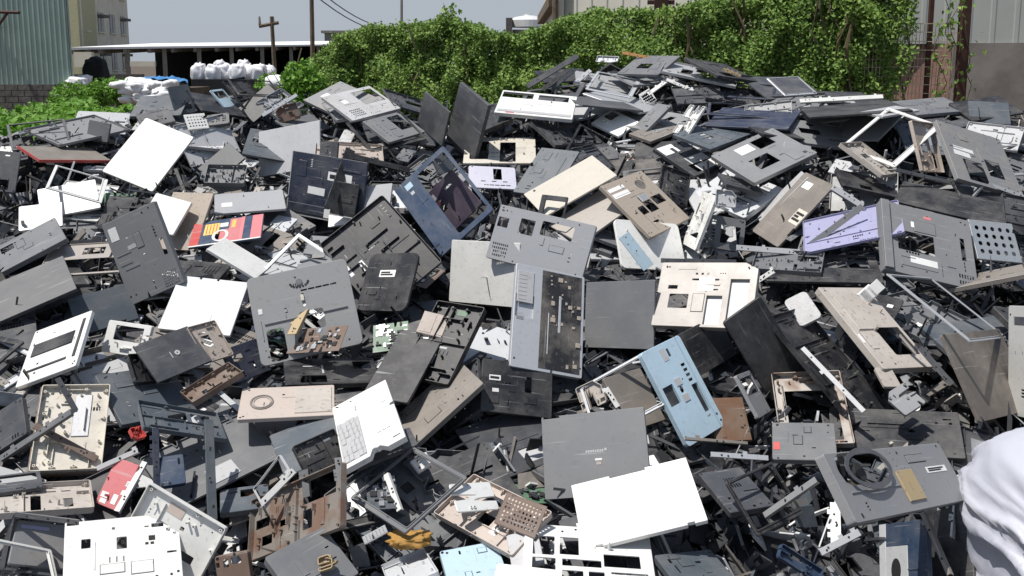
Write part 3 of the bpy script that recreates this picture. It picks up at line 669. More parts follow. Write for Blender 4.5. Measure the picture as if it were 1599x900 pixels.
    # --- utility poles
    def pole(px0, py0, px1, py1, Y, r0, r1, lab, arm=True, mat='timber'):
        a = Vector(at(px0, py0, Y)); bb = Vector(at(px1, py1, Y)); d = (bb-a); k = (a.z+.05)/max(-d.z, .1) if d.z < 0 else 0
        foot = a+d*((a.z+.2)/-d.z); o = empty('utility_pole', (foot.x, foot.y, 0)); tag(o, lab, 'utility pole')
        m = MB(); m.tube([foot, a], [r1, r0], 8); q = link('pole_shaft', m.mesh('pole_shaft', [mat]), o); q.location = -o.location
        if arm:
            m = MB(); m.tube([a+Vector((-.42,0,-.32)), a+Vector((.22,0,-.2))], .06, 6); q = link('cross_arm', m.mesh('cross_arm', ['timber']), o); q.location = -o.location
            for dx in (-.40, .05):
                m = MB(); m.cyl(a.x+dx, a.y, a.z-.26, a.z-.0, .05, 8, 0, .03); q = link('insulator', m.mesh('insulator', ['concrete_pole']), o); q.location = -o.location
        return a
    pole(424, 26, 429, 112, 30, .06, .09, 'leaning timber utility pole with a short cross arm beside the white sacks')
    a = pole(486, -30, 489, 130, 24, .055, .07, 'thin straight pole standing at the end of the vines', False, 'timber')
    pole(627, 0, 627, 60, 40, .06, .07, 'thin distant pole rising behind the vine hedge', False, 'concrete_pole')
    for i, dz in enumerate((0, .22)):
        m = MB(); P0 = Vector(at(486, -12, 24))+Vector((0,0,dz)); P1 = Vector(at(640, 44, 38))+Vector((0,0,dz*.5)); pts = []
        for k in range(13): t = k/12; p = P0.lerp(P1, t); p.z -= 1.1*4*t*(1-t)*.45; pts.append(p)
        m.tube(pts, .016, 4); tag(link('overhead_cable', m.mesh('overhead_cable', ['cable'])), ['lower of the two cables sagging from the thin straight pole','upper of the two cables sagging from the thin straight pole'][i], 'cable', 'overhead cables')
    # distant hut on shed roof line
    m = MB(); p = at(507, 66, 90); q = at(538, 66, 90); m.box(p[0], q[0], 90, 94, 0, at(0,52,90)[2]); m.box(p[0]-.3, q[0]+.3, 89.8, 94.2, at(0,52,90)[2]+.002, at(0,48,90)[2]); tag(link('distant_hut', m.mesh('distant_hut', ['concrete_pole'])), 'small grey flat roofed building far beyond the white shed roof', 'building')
    m = MB(); p = at(790, 40, 55); q = at(800, 40, 55); m.box(p[0], q[0], 55, 57, 0, at(0,28,55)[2]); m.box(at(800,0,55)[0]+.01, at(850,0,55)[0], 55.4, 59, 0, at(0,46,55)[2]); tag(link('rooftop_building', m.mesh('rooftop_building', ['brickwork'])), 'grey building carrying the steel water tank behind the vines', 'building')
    # water tank
    x, y, z = at(825, 43, 56.5); tk = empty('water_tank', (x, y, z)); tag(tk, 'stainless steel water tank with a domed lid behind the vines', 'water tank')
    m = MB(); m.cyl(0, 0, .003, .42, 1.2, 28); link('drum', m.mesh('drum', ['tank_steel']), tk)
    m = MB(); m.cyl(0, 0, .42, .62, 1.2, 28, 0, .85); m.cyl(0, 0, .62, .72, .85, 28, 0, .3); m.cyl(0, 0, .72, .8, .25, 16); link('dome', m.mesh('dome', ['tank_steel']), tk)
    # --- factory on the right
    fa = empty('factory_building', (at(1400,0,16)[0], 16, 0)); fl = fa.location.copy(); tag(fa, 'pale sheet clad factory on a concrete base behind the vines', 'building')
    def part(name, mb, mat): o = link(name, mb.mesh(name, [mat]), fa); o.location = -fl; return o
    yl, yr = 21.0, 15.0; X0, X1 = at(880,0,yl)[0], at(1720,0,yr)[0]; zc = at(0,66,yr)[2]
    xm, ym = at(1380,0,16.2)[0], 16.2
    o = siding_wall('siding_wall', X0, xm, yl, ym, zc, 7.5, .42, 'siding_sunlit', fa); o.location = -fl
    o = siding_wall('siding_wall', xm, X1, ym, yr, zc, 7.5, .36, 'siding', fa, .012); o.location = -fl
    Xo, Yo = xm, ym; xm = at(1503,0,15.5)[0]; ym = Yo+(yr-Yo)*(xm-Xo)/(X1-Xo)
    mb = MB(); mb.add([(xm,ym-.05,-.2),(X1,yr-.05,-.2),(X1,yr+.3,-.2),(xm,ym+.3,-.2),(xm,ym-.05,zc-.003),(X1,yr-.05,zc-.003),(X1,yr+.3,zc-.003),(xm,ym+.3,zc-.003)], [(3,2,1,0),(4,5,6,7),(0,1,5,4),(1,2,6,5),(2,3,7,6),(3,0,4,7)]); part('concrete_base', mb, 'concrete')
    mb = MB(); mb.add([(X0,yl-.05,-.2),(xm-.01,ym-.05,-.2),(xm-.01,ym+.3,-.2),(X0,yl+.3,-.2),(X0,yl-.05,zc-.003),(xm-.01,ym-.05,zc-.003),(xm-.01,ym+.3,zc-.003),(X0,yl+.3,zc-.003)], [(3,2,1,0),(4,5,6,7),(0,1,5,4),(1,2,6,5),(2,3,7,6),(3,0,4,7)]); part('plaster_base', mb, 'render_pink')
    mb = MB(); mb.box(X0-.15, X0, yl-.15, yl+9, 0, 7.5); part('end_wall', mb, 'siding_sunlit')
    mb = MB(); mb.box(X0-.35, X0-.152, yl-.2, yl+9, at(0,4,yl)[2]-.1, at(0,4,yl)[2]+.15); mb.tube([(X0-.2, yl-.25, .1), (X0-.2, yl-.25, 7)], .07, 8); part('gutter_pipe', mb, 'timber')
    # --- fence with posts and wire
    fe = empty('wire_fence', (at(1400,0,12.6)[0], 12.6, 0)); tag(fe, 'rusty wire mesh fence with steel posts beside the concrete wall', 'fence'); el = fe.location.copy()
    def part(name, mb, mat): o = link(name, mb.mesh(name, [mat]), fe); o.location = -el; return o
    for px, Y, r, top, m_ in ((1503, 12.3, .058, 5.2, 'rust_steel'), (1450, 12.45, .028, 4.4, 'rust_steel'), (1365, 12.7, .03, 3.3, 'rust_steel')):
        x = at(px, 80, Y)[0]; m = MB(); m.box(x-r, x+r, Y-r, Y+r, 0, top); part('post', m, m_)
    m = MB(); xs0, xs1 = at(1370,0,12.4)[0], at(1497,0,12.4)[0]
    for k in range(11):
        z = 1.55+k*.118+.01*rng.random(); m.tube([(xs0-.1, 12.52, z), (xs0+.4, 12.45, z+.015), (xs1, 12.36, z+.01*rng.random())], .0075, 4)
    k = xs0-.1
    while k < xs1: m.tube([(k, 12.5, .9), (k+.01, 12.46, 2.75)], .0045, 4); k += .052
    part('wire_mesh', m, 'wire')
    # rusty cross post behind the hedge
    x, y, z = at(1030, 18, 17); m = MB(); m.box(x-.05, x+.05, y-.05, y+.05, 0, z+.6); m.box(x-.24, x+.26, y-.09, y-.051, z+.12, z+.2); m.box(x-.12,x+.14,y-.13,y-.091,z-.12,z+.3); tag(link('cross_post', m.mesh('cross_post', ['rust_steel'])), 'rusty post with a cross bar sticking out of the vine hedge', 'post')
    # --- vine hedge
    def hedge_line(u):  # px -> Y
        return 16.5+(12.6-16.5)*(u-480)/(1420-480)
    TOP = [(478,132),(490,95),(520,72),(550,52),(585,42),(640,44),(700,30),(730,42),(775,54),(800,60),(845,50),(865,38),(920,20),(1000,20),(1060,14),(1130,4),(1200,-8),(1300,-25),(1400,-30),(1425,-20)]
    def top(u):
        for a, b in zip(TOP, TOP[1:]):
            if a[0] <= u <= b[0]: return a[1]+(b[1]-a[1])*(u-a[0])/(b[0]-a[0])
        return 0
    def hedge(name, u0, u1, n, lab, seed):
        rr = random.Random(seed); mb = MB(); pts = []
        while len(pts) < n:
            u = rr.uniform(u0, u1); Y = hedge_line(u); tp = top(u)-6*abs(noise.noise(Vector((u*.05, 3, seed))))*3; zt = at(u, tp, Y)[2]
            zb = max(0.3, zt-3.2); z = zt-(zt-zb)*rr.random()**1.15
            # bulging face: clumps
            cl = noise.noise(Vector((u*.022, z*1.5, seed)))*.55+noise.noise(Vector((u*.06, z*3.4, 9)))*.22; thick = .55+.35*min(1, (zt-z)*1.2)
            depth = cl-rr.random()**1.5*.55
            if cl < -.30 and rr.random() < .6: continue
            if u > 1310 and rr.random() < (u-1310)/95+.25*noise.noise(Vector((u*.03, z*2, 1)))-.35*(z > 2.6): continue
            y = Y-thick*.5-depth*.9; x = at(u, 50, Y)[0]+rr.gauss(0, .05); pts.append((x, y, z+rr.gauss(0, .03)))
        leaves(mb, pts, rr, .03, .08)
        o = empty(name, (at((u0+u1)/2, 0, hedge_line((u0+u1)/2))[0], hedge_line((u0+u1)/2), 0)); tag(o, lab, 'vine')
        q = link('foliage', mb.mesh('foliage', ['vine_leaf']), o); q.location = -o.location
        m = MB()
        for k in range(int((u1-u0)/9)):
            u = rr.uniform(u0, u1); Y = hedge_line(u); zt = at(u, top(u), Y)[2]-.25; p = Vector((at(u,50,Y)[0], Y, 0)); pp = [p.copy()]
            while p.z < zt: p = p+Vector((rr.gauss(0,.1), rr.gauss(-.01,.06), rr.uniform(.2,.4))); pp.append(p.copy())
            m.tube(pp, rr.uniform(.008, .02), 4)
        q = link('stem', m.mesh('stem', ['stem']), o); q.location = -o.location
        return o
    hedge('climbing_vine', 478, 760, 62000, 'rounded vine hedge end between the thin pole and the tall upright cover', 3)
    hedge('climbing_vine', 740, 1330, 110000, 'long vine hedge running along the fence in front of the factory', 7)
    hedge('climbing_vine', 1300, 1405, 24000, 'tall vine climbing the posts beside the bare wire mesh', 12)
    # dense dark inner mass of dead stems and shaded leaves: real leaves further back
    # sprig standing up
    rr = random.Random(8); mb = MB(); x, y, z = at(703, 30, 15.5); mb2 = MB(); mb2.tube([(x, y, z-.6), (x+.03, y, z-.1), (x, y, z+.22)], .008, 4)
    leaves(mb, [(x+rr.gauss(0,.07), y+rr.gauss(0,.05), z+rr.uniform(-.25,.25)) for k in range(60)], rr, .07, .13)
    o = link('vine_shoot', mb.mesh('vine_shoot', ['vine_leaf'])); link('stem', mb2.mesh('stem', ['stem']), o); tag(o, 'leafy shoot standing up out of the rounded vine hedge end', 'vine shoot')
    # leaves hanging round the thick post
    mb = MB(); mb2 = MB(); pts = []
    for a0, zz in ((1500, 4.2), (1512, 3.2), (1470, 3.4), (1488, 2.9)):
        p = Vector((at(a0,0,12.2)[0], 12.2, zz)); path = [p.copy()]
        for k in range(11): p = p+Vector((rr.gauss(0,.06), rr.gauss(0,.02), -.16)); path.append(p.copy()); pts += [(p.x+rr.gauss(0,.08), p.y+rr.gauss(0,.05), p.z+rr.gauss(0,.06)) for _ in range(4)]
        mb2.tube(path, .006, 4)
    leaves(mb, pts, rr, .06, .10); o = link('hanging_vine', mb.mesh('hanging_vine', ['vine_leaf'])); link('stem', mb2.mesh('stem', ['stem']), o); tag(o, 'sparse vine strands hanging around the thick rusty post', 'vine')
    # small shrub below thin pole
    mb = MB(); x, y, z = at(472, 132, 12); mb2 = MB()
    pts = []
    for k in range(1500):
        v = Vector((rr.gauss(0,1), rr.gauss(0,1), rr.gauss(0,1))).normalized()*rr.random()**.4; pts.append((x+v.x*.33, y+v.y*.3, z-.1+v.z*.42+.05*noise.noise(v*3)))
    leaves(mb, pts, rr, .05, .1); mb2.tube([(x, y, 0), (x+.05, y, z*.5), (x, y, z)], [.03, .02, .01], 5)
    for k in range(5): mb2.tube([(x+.02, y, z*.5+.1*k), (x+rr.gauss(0,.2), y+rr.gauss(0,.2), z+.2)], [.012, .004], 4)
    o = link('foliage', mb.mesh('foliage', ['weed_leaf'])); s = empty('small_shrub', (x, y, 0)); o.parent = s; o.location = -s.location; q = link('stem', mb2.mesh('stem', ['stem']), s); q.location = -s.location
    tag(s, 'small bright green shrub at the foot of the thin straight pole', 'shrub')
    # low bushes between the sacks, the pole and the thin pole
    for i, (px, py, r0, lab) in enumerate([(455,126,.24,'low green bush between the leaning utility pole and the small shrub'),(425,126,.3,'low green bush at the foot of the leaning utility pole'),(118,140,.45,'low green bush in front of the green building'),(172,132,.4,'low green bush beside the dark mound of earth')]):
        x, y, z = at(px, py, 19); mb = MB(); pts = []
        for k in range(1300):
            v = Vector((rr.gauss(0,1), rr.gauss(0,1), rr.gauss(0,1))).normalized()*rr.random()**.4; pts.append((x+v.x*r0*1.3, y+v.y*r0, z-r0*.4+v.z*r0*.7+.12*noise.noise(v*3)))
        leaves(mb, pts, rr, .05, .11); s_ = empty('low_bush', (x, y, 0)); o = link('foliage', mb.mesh('foliage', ['weed_leaf']), s_); o.location = -s_.location; mb2 = MB()
        for k in range(5): mb2.tube([(x+rr.gauss(0,.05), y, 0), (x+rr.gauss(0,.15), y, z*.6), (x+rr.gauss(0,.25), y, z-.1)], [.025,.015,.006], 4)
        q = link('stem', mb2.mesh('stem', ['stem']), s_); q.location = -s_.location; tag(s_, lab, 'bush')
    # weeds on the left
    mb = MB(); rr = random.Random(21); pts = []
    while len(pts) < 26000:
        u = rr.uniform(-240, 235); Y = rr.uniform(6.2, 12.5); tp = 168-14*noise.noise(Vector((u*.013, 0, 4)))-24*(u > 120)*0+ (0 if u < 175 else (u-175)*.35)
        zt = at(u, tp, 12)[2]*1.0+.32*(noise.noise(Vector((u*.02, Y*.9, 1)))+.25*noise.noise(Vector((u*.08, Y*3, 1)))); x = (u-799.5)/F_PX*Y
        g = 1.35 if Y > 9 else 1.35; zt = min(zt, 1.75)
        pts.append((x, Y, max(.02, zt-rr.random()**1.6*.7)))
    leaves(mb, pts, rr, .05, .11, .9)
    tag(link('weeds', mb.mesh('weeds', ['weed_leaf'])), 'bright green weeds growing beyond the left end of the heap', kind='stuff')
    m = MB(); vs = []; fs = []
    for j in range(14):
        for i in range(30):
            u = -260+i*17.5; Y = 6.6+j*.45; vs.append(((u-799.5)/F_PX*Y, Y, .95+.15*noise.noise(Vector((u*.02, Y, 1))) if 0 < j < 13 and i < 29 else 0))
    for j in range(13):
        for i in range(29): a = j*30+i; fs.append((a, a+1, a+31, a+30))
    m.add(vs, fs); tag(link('earth_bank', m.mesh('earth_bank', ['soil'])), 'earth bank the weeds grow on', kind='structure')

def build_sack():
    """big white woven sack at the right front"""
    me_o = None
    bm = bmesh.new(); bmesh.ops.create_icosphere(bm, subdivisions=6, radius=1)
    for v in bm.verts:
        p = v.co.copy(); q = Vector([math.copysign(abs(t)**.66, t) for t in p])
        ex, ez = p.x-.35, p.z+.05; ang = math.atan2(ez, -ex)*4.2+.8*noise.noise(p*1.7); dist = math.hypot(ex, ez)
        c1 = (1-min(1, abs(noise.noise(Vector((ang*1.0, dist*.5, 3+p.y*.6)))*2.6)))**1.3; c2 = (1-min(1, abs(noise.noise(Vector((ang*2.6+5, dist*.9, 8+p.y)))*3)))**1.3
        low = max(.10, min(1, 1.25-p.z*1.5))
        r = 1+.07*noise.noise(p*1.1+Vector((5,1,2)))+low*(.10*c1+.05*c2-.06)+.010*noise.noise(p*6)+low*.012*noise.noise(Vector((p.x*14, p.y*14, p.z*22)))
        v.co = Vector((q.x*.25, q.y*.25, q.z*.265))*r
    me = bpy.data.meshes.new('sack'); bm.to_mesh(me); bm.free(); me.materials.append(MATS['sack_weave']); me.polygons.foreach_set('use_smooth', [True]*len(me.polygons))
    o = link('woven_sack', me); x, y, z = at(1702, 868, 1.9); o.location = (x, y, z); tag(o, 'big white woven sack bulging in at the lower right corner', 'sack')
    # the loose flap on its top
    m = MB(); vs = []; fs = []; n = 14
    for j in range(n):
        for i in range(n):
            u, v = i/(n-1)-.5, j/(n-1)-.5; vs.append((u*.34+.02, v*.3, .27+.05*noise.noise(Vector((u*5, v*5, 3)))-.5*(u*u+v*v)))
    for j in range(n-1):
        for i in range(n-1): a = j*n+i; fs.append((a, a+1, a+n+1, a+n))
    N = len(vs); vs += [(a, b, c-.004) for a, b, c in vs]; fs += [tuple(N+k for k in f[::-1]) for f in fs]; m.add(vs, fs)
    link('flap', m.mesh('flap', ['sack_weave'], True), o)
# each placed casing: kind, colour, finish, width, height, location, rotation, label, details, landmark name
HERO = [
('cover', 'charcoal', 'plastic', 0.388, 0.35, (1.5633, 5.1935, 2.0658), (0.9762, 0.1712, 0.0304, 0.1294), 'charcoal cover under the silver keyboard bay frame on the crest', {}, ''),
('cover', 'black', 'plastic', 0.292, 0.238, (1.8095, 4.8919, 2.0224), (0.9922, 0.1127, 0.0189, 0.049), 'black cover at the right shoulder of the crest', {}, ''),
('bottom', 'midgrey', 'plastic', 0.289, 0.238, (2.1218, 4.5581, 1.9912), (0.9894, 0.1233, -0.0275, 0.0724), 'grey case lying behind the large white metal surround', {}, ''),
('cover', 'black', 'plastic', 0.278, 0.199, (2.357, 4.4725, 1.9848), (0.9727, 0.2085, -0.0509, 0.0883), 'black cover lying at the foot of the concrete wall', {}, ''),
('tray', 'silver', 'silver_paint', 0.22, 0.166, (-1.2744, 4.9361, 1.9763), (0.7706, 0.3368, 0.0294, 0.5402), 'silver shredded chassis on the crest beside the white foam scraps', {'inn': True, 'bite': 4, 'rb': 12, 'bo': 14}, ''),
('inner', 'black', 'plastic', 0.168, 0.213, (-1.5097, 5.0822, 2.035), (0.7741, 0.3666, 0.1556, 0.4922), 'black cover shell sliding down below the white sacks', {}, ''),
('ring', 'black', 'plastic', 0.256, 0.185, (-1.4173, 4.9782, 2.0709), (0.914, 0.2162, 0.112, 0.3246), 'black screen surround just below the white sacks', {}, ''),
('cover', 'black', 'plastic', 0.211, 0.156, (-1.3934, 4.9892, 1.987), (0.8488, 0.3644, -0.2384, 0.3001), 'black cover leaning below the white sacks', {}, ''),
('small', 'brown', 'rusty', 0.121, 0.09, (-1.2136, 4.8593, 1.9369), (0.7853, 0.5649, 0.0485, 0.2488), 'brown rusty piece on the crest below the small shrub', {}, ''),
('strip', 'silver', 'silver_paint', 0.218, 0.019, (-1.2541, 4.856, 1.9813), (0.7899, 0.5131, -0.1072, 0.3183), 'silver strip across the shredded chassis on the crest', {}, ''),
('bottom', 'charcoal', 'plastic', 0.166, 0.127, (-1.8417, 4.6393, 1.9244), (0.9147, 0.2817, -0.0135, 0.2895), 'charcoal case behind the bright white cover', {}, ''),
('cover', 'midgrey', 'plastic', 0.249, 0.188, (-1.1341, 4.8827, 1.8771), (0.8537, 0.2127, 0.0516, 0.4725), 'dark grey cover lying behind the plain pale grey cover', {}, ''),
('bottom', 'midgrey', 'plastic', 0.257, 0.302, (0.8256, 5.4819, 2.196), (0.8954, 0.0932, -0.2003, 0.3865), 'dark grey bottom case topping the crest of the heap under the vines', {'ho': [(0.3, 0.3, 0.55, 0.6)], 'sc': 4, 'd': 0.015}, 'crest-top bottom case'),
('tray', 'palegrey', 'silver_paint', 0.442, 0.328, (1.1102, 5.3422, 2.1385), (0.9804, 0.1119, 0.0867, -0.137), 'long pale grey chassis with square openings high on the crest', {'ho': [(0.25, 0.3, 0.4, 0.7), (0.5, 0.25, 0.7, 0.7)], 'inn': True, 'd': 0.012, 'bo': 6, 'rb': 5}, 'pale crest chassis'),
('ring', 'silver', 'silver_paint', 0.341, 0.272, (0.6019, 5.3254, 2.0828), (0.787, 0.1629, -0.0603, 0.5919), 'silver screen surround lying on the crest beside the white bracket', {}, ''),
('shield', 'white', 'clean_plastic', 0.071, 0.082, (0.7839, 5.2072, 2.0103), (0.7957, 0.5429, -0.2194, 0.155), 'small white square bracket with a hole on the crest', {}, 'white crest bracket'),
('cover', 'silver', 'silver_paint', 0.327, 0.391, (0.6502, 5.1815, 1.9906), (0.8936, 0.1247, 0.0404, 0.4292), 'thin silver cover wedged under the white bracket on the crest', {}, ''),
('strip', 'white', 'clean_plastic', 0.155, 0.022, (0.8486, 5.2312, 2.0705), (0.8394, 0.4406, -0.1866, 0.2579), 'white strip leaning up to a point on the crest', {}, ''),
('strip', 'white', 'clean_plastic', 0.171, 0.017, (0.9654, 5.1849, 2.0808), (0.7628, 0.5818, 0.0323, -0.2804), 'white strip sloping down from the point on the crest', {}, ''),
('bottom', 'black', 'plastic', 0.361, 0.299, (1.2255, 5.2762, 2.1683), (0.9398, 0.1497, 0.1027, 0.2896), 'black bottom case sliding off the crest towards the dark cables', {}, ''),
('strip', 'orange', 'plastic', 0.176, 0.018, (0.7684, 5.6249, 2.2551), (0.7621, 0.6206, -0.0356, -0.1813), 'orange strip sticking up behind the crest against the vines', {}, ''),
('strip', 'gold', 'plastic', 0.11, 0.02, (1.272, 5.2288, 2.1496), (0.7095, 0.6625, 0.034, -0.2378), 'rust yellow strip beside the pale crest chassis', {}, ''),
('small', 'silver', 'silver_paint', 0.157, 0.045, (0.6, 5.6731, 2.2258), (0.8216, 0.4684, -0.1417, -0.2924), 'crumpled silver shard at the top of the heap', {}, ''),
('strip', 'silver', 'silver_paint', 0.129, 0.024, (0.4142, 5.2998, 2.1266), (0.8134, 0.4529, -0.2024, 0.3038), 'bright silver strip standing among dark strips on the crest', {}, ''),
('strip', 'charcoal', 'plastic', 0.378, 0.032, (0.2403, 5.3536, 2.1606), (0.8205, 0.4787, -0.121, 0.2881), 'long charcoal strip climbing the crest in front of the vines', {}, ''),
('strip', 'black', 'plastic', 0.216, 0.025, (0.2607, 5.3027, 2.1146), (0.7993, 0.486, -0.188, 0.2992), 'black strip among the bundle of strips on the crest', {}, ''),
('strip', 'slate', 'plastic', 0.187, 0.022, (0.2967, 5.2865, 2.1106), (0.737, 0.5693, -0.3406, 0.1292), 'slate strip among the bundle of strips on the crest', {}, ''),
('ring', 'navy', 'plastic', 0.327, 0.284, (1.1885, 4.6981, 1.9631), (0.989, 0.0895, 0.0147, -0.1166), 'navy screen surround lying flat below the crest', {}, ''),
('ring', 'silver', 'silver_paint', 0.224, 0.173, (1.5048, 4.8512, 2.0847), (0.9367, 0.2714, 0.0399, 0.2175), 'silver frame of a keyboard bay curving over the crest edge', {}, ''),
('strip', 'white', 'clean_plastic', 0.423, 0.023, (1.6708, 4.5667, 2.0271), (0.8924, 0.4505, -0.022, 0.0157), 'long white hinge bar lying flat along the crest', {}, 'long white hinge bar'),
('cover', 'black', 'plastic', 0.459, 0.629, (1.7059, 4.5315, 1.9819), (0.9933, 0.015, -0.0431, -0.1064), 'black cover lying flat under the long white hinge bar', {}, ''),
('deck', 'white', 'clean_plastic', 0.414, 0.3, (0.1325, 4.8535, 1.9853), (0.9794, 0.1864, 0.0301, -0.0709), 'white keyboard deck split by a bar near the crest', {'d': 0.02, 'ho': [(0.02, 0.06, 0.43, 0.3), (0.5, 0.08, 0.9, 0.3)], 'ra': [(0.03, 0.84, 0.97, 0.93, 0.003, 'palegrey', 'hinge_rail')], 'st': [(0.14, 0.9, 0.25, 0.97, 'pink')], 'sc': 3}, 'white keyboard deck by the crest'),
('cover', 'charcoal', 'plastic', 0.366, 0.327, (0.496, 4.9869, 1.9898), (0.9836, 0.0601, 0.0627, 0.1579), 'dark flat cover behind the white drive tray', {}, ''),
('inner', 'white', 'clean_plastic', 0.168, 0.204, (0.5616, 4.8919, 1.8844), (0.9022, 0.228, -0.1545, 0.332), 'white drive tray with a broken corner lying below the crest', {'ho': [(0.5, 0.06, 0.93, 0.36)], 'd': 0.014, 'inn': False, 'sc': 2, 'ra': []}, 'white drive tray'),
('bottom', 'grey', 'plastic', 0.196, 0.142, (0.7472, 4.8081, 1.9202), (0.9174, 0.0921, -0.3505, 0.1641), 'narrow grey case lid beside the white drive tray', {'sc': 3, 'rho': 1}, ''),
('bottom', 'taupe', 'plastic', 0.244, 0.166, (0.76, 4.7186, 1.8509), (0.9411, 0.1272, -0.0844, 0.3017), 'taupe casing slab below the narrow grey case lid', {}, ''),
('tray', 'white', 'clean_plastic', 0.129, 0.17, (0.8921, 4.5033, 1.9202), (0.7509, 0.3901, -0.2294, -0.481), 'white comb-like chassis strip with ragged slots', {'inn': True, 'd': 0.008, 'ho': [(0.2, 0.1, 0.5, 0.25), (0.5, 0.4, 0.85, 0.6), (0.2, 0.7, 0.5, 0.85)], 'bite': 4, 'bo': 4}, ''),
('bottom', 'charcoal', 'plastic', 0.209, 0.278, (0.8707, 4.4293, 1.7452), (0.9085, 0.2364, -0.014, 0.3444), 'charcoal case with two white stickers jutting over a dark hollow', {'d': 0.02, 'st': [(0.05, 0.05, 0.55, 0.3, 'paper'), (0.35, 0.52, 0.98, 0.72, 'paper'), (0.35, 0.76, 0.98, 0.95, 'paper')]}, 'charcoal case with white stickers'),
('cover', 'navy', 'plastic', 0.41, 0.34, (1.2279, 4.5661, 1.9299), (0.9639, 0.1116, -0.0218, -0.2409), 'navy blue screen cover lying flat below the crest', {}, 'flat navy screen cover'),
('bottom', 'slate', 'plastic', 0.325, 0.245, (0.9965, 4.4303, 1.8603), (0.9343, 0.1419, -0.0577, 0.3218), 'slate blue bottom case between the stickers and the flat navy cover', {'rho': 3, 'sc': 4}, ''),
('cover', 'black', 'plastic', 0.229, 0.151, (1.2779, 4.328, 1.8724), (0.9851, 0.0841, 0.0738, 0.1308), 'black cover edge poking out above the silver case', {}, ''),
('bottom', 'steel', 'silver_paint', 0.394, 0.28, (1.1616, 4.1174, 1.7889), (0.9352, 0.2159, -0.0982, 0.2628), 'large silver bottom case with two square openings', {'ho': [(0.55, 0.1, 0.8, 0.36), (0.25, 0.5, 0.55, 0.8)], 'd': 0.02, 'st': [(0.28, 0.12, 0.5, 0.32, 'paper')], 'sc': 5}, 'silver case with two openings'),
('bottom', 'charcoal', 'plastic', 0.184, 0.131, (1.0334, 4.0117, 1.6679), (0.98, 0.1275, 0.1416, 0.0584), 'charcoal curved casing corner tucked under the silver case', {}, ''),
('cover', 'palegrey', 'silver_paint', 0.128, 0.089, (1.3256, 4.1517, 1.7918), (0.8356, 0.5422, 0.065, -0.0594), 'pale grey cover corner under the silver case', {}, ''),
('ring', 'white', 'silver_paint', 0.386, 0.261, (1.7102, 4.0363, 1.8791), (0.908, 0.2151, -0.1601, 0.3219), 'large white metal screen surround tilted up at the right of the crest', {'ring': (0.06, 0.07, 0.94, 0.9), 'd': 0.006}, 'large white metal surround'),
('tray', 'pinktan', 'grubby', 0.175, 0.233, (1.8379, 3.9727, 1.8328), (0.7945, 0.5272, 0.2114, 0.215), 'narrow pinkish tan chassis standing inside the white metal surround', {'inn': True, 'd': 0.014, 'ho': [(0.3, 0.42, 0.6, 0.6), (0.72, 0.1, 0.88, 0.9)], 'bo': 4}, 'narrow pinkish tan chassis'),
('bottom', 'grey', 'grubby', 0.367, 0.323, (2.018, 3.8488, 1.7983), (0.9047, 0.3799, 0.1753, 0.0798), 'grey bottom case with dark openings leaning at the top right', {'ho': [(0.2, 0.6, 0.5, 0.95), (0.56, 0.5, 0.8, 0.78)], 'st': [(0.12, 0.4, 0.42, 0.46, 'paper'), (0.1, 0.48, 0.34, 0.56, 'paper')], 'd': 0.02, 'sc': 6, 'rra': 1}, 'grey case with dark openings'),
('tray', 'beige', 'grubby', 0.205, 0.232, (1.5544, 3.8747, 1.7845), (0.8934, 0.2488, 0.1168, 0.3553), 'beige curved chassis sliver under the white metal surround', {'inn': True, 'd': 0.016, 'rb': 4, 'bo': 3}, ''),
('cover', 'slate', 'plastic', 0.185, 0.136, (2.3383, 4.4037, 1.965), (0.9023, 0.413, -0.0251, -0.1207), 'slate cover standing against the concrete wall side of the heap', {}, ''),
('cover', 'palegrey', 'silver_paint', 0.21, 0.163, (1.7847, 4.2522, 1.9805), (0.9856, 0.0493, -0.058, 0.1507), 'pale thin cover lying flat behind the white metal surround', {}, ''),
('cover', 'black', 'plastic', 0.418, 0.172, (1.8071, 3.6397, 1.6355), (0.9325, 0.2187, 0.0229, -0.2864), 'long black cover in the dark overhang below the tan chassis', {}, 'long black overhang cover'),
('bottom', 'black', 'plastic', 0.262, 0.178, (1.527, 3.7994, 1.6952), (0.982, 0.1506, 0.1026, -0.0502), 'black case in the shadow below the beige curved chassis', {}, ''),
('inner', 'charcoal', 'plastic', 0.194, 0.133, (2.0587, 3.5419, 1.6108), (0.8896, 0.4459, 0.0767, -0.0629), 'charcoal shell at the edge of the overhang beside the perforated panel', {}, ''),
('strip', 'silver', 'silver_paint', 0.147, 0.014, (2.0829, 3.7397, 1.6732), (0.792, 0.5726, 0.0662, -0.2014), 'thin silver strip under the grey case with dark openings', {}, ''),
('strip', 'charcoal', 'plastic', 0.265, 0.015, (1.7524, 3.7465, 1.7287), (0.7885, 0.6, 0.0434, -0.1281), 'charcoal strip running under the pinkish tan chassis', {}, ''),
('cover', 'taupe', 'grubby', 0.235, 0.339, (1.171, 3.7063, 1.6005), (0.6876, 0.3531, -0.2219, -0.5944), 'worn taupe screen cover half with a yellowed sticker', {'st': [(0.25, 0.1, 0.5, 0.2, 'paper'), (0.68, 0.45, 0.98, 0.66, 'cream', 3)], 'nt': [(1, 0.7, 0.82, 0.01)], 'r': 0.012}, 'worn taupe cover half'),
('cover', 'palegrey', 'grubby', 0.279, 0.207, (1.1816, 3.8909, 1.6237), (0.9122, -0.0292, -0.4005, -0.0809), 'pale cover peeking out above the worn taupe cover half', {}, ''),
('inner', 'lilac', 'clean_plastic', 0.366, 0.246, (1.314, 3.4137, 1.573), (0.9578, 0.1526, -0.1811, -0.1632), 'lilac screen cover showing its inside', {'inn': True, 'd': 0.008, 'bo': 9, 'rb': 2, 'r': 0.01}, 'lilac screen cover'),
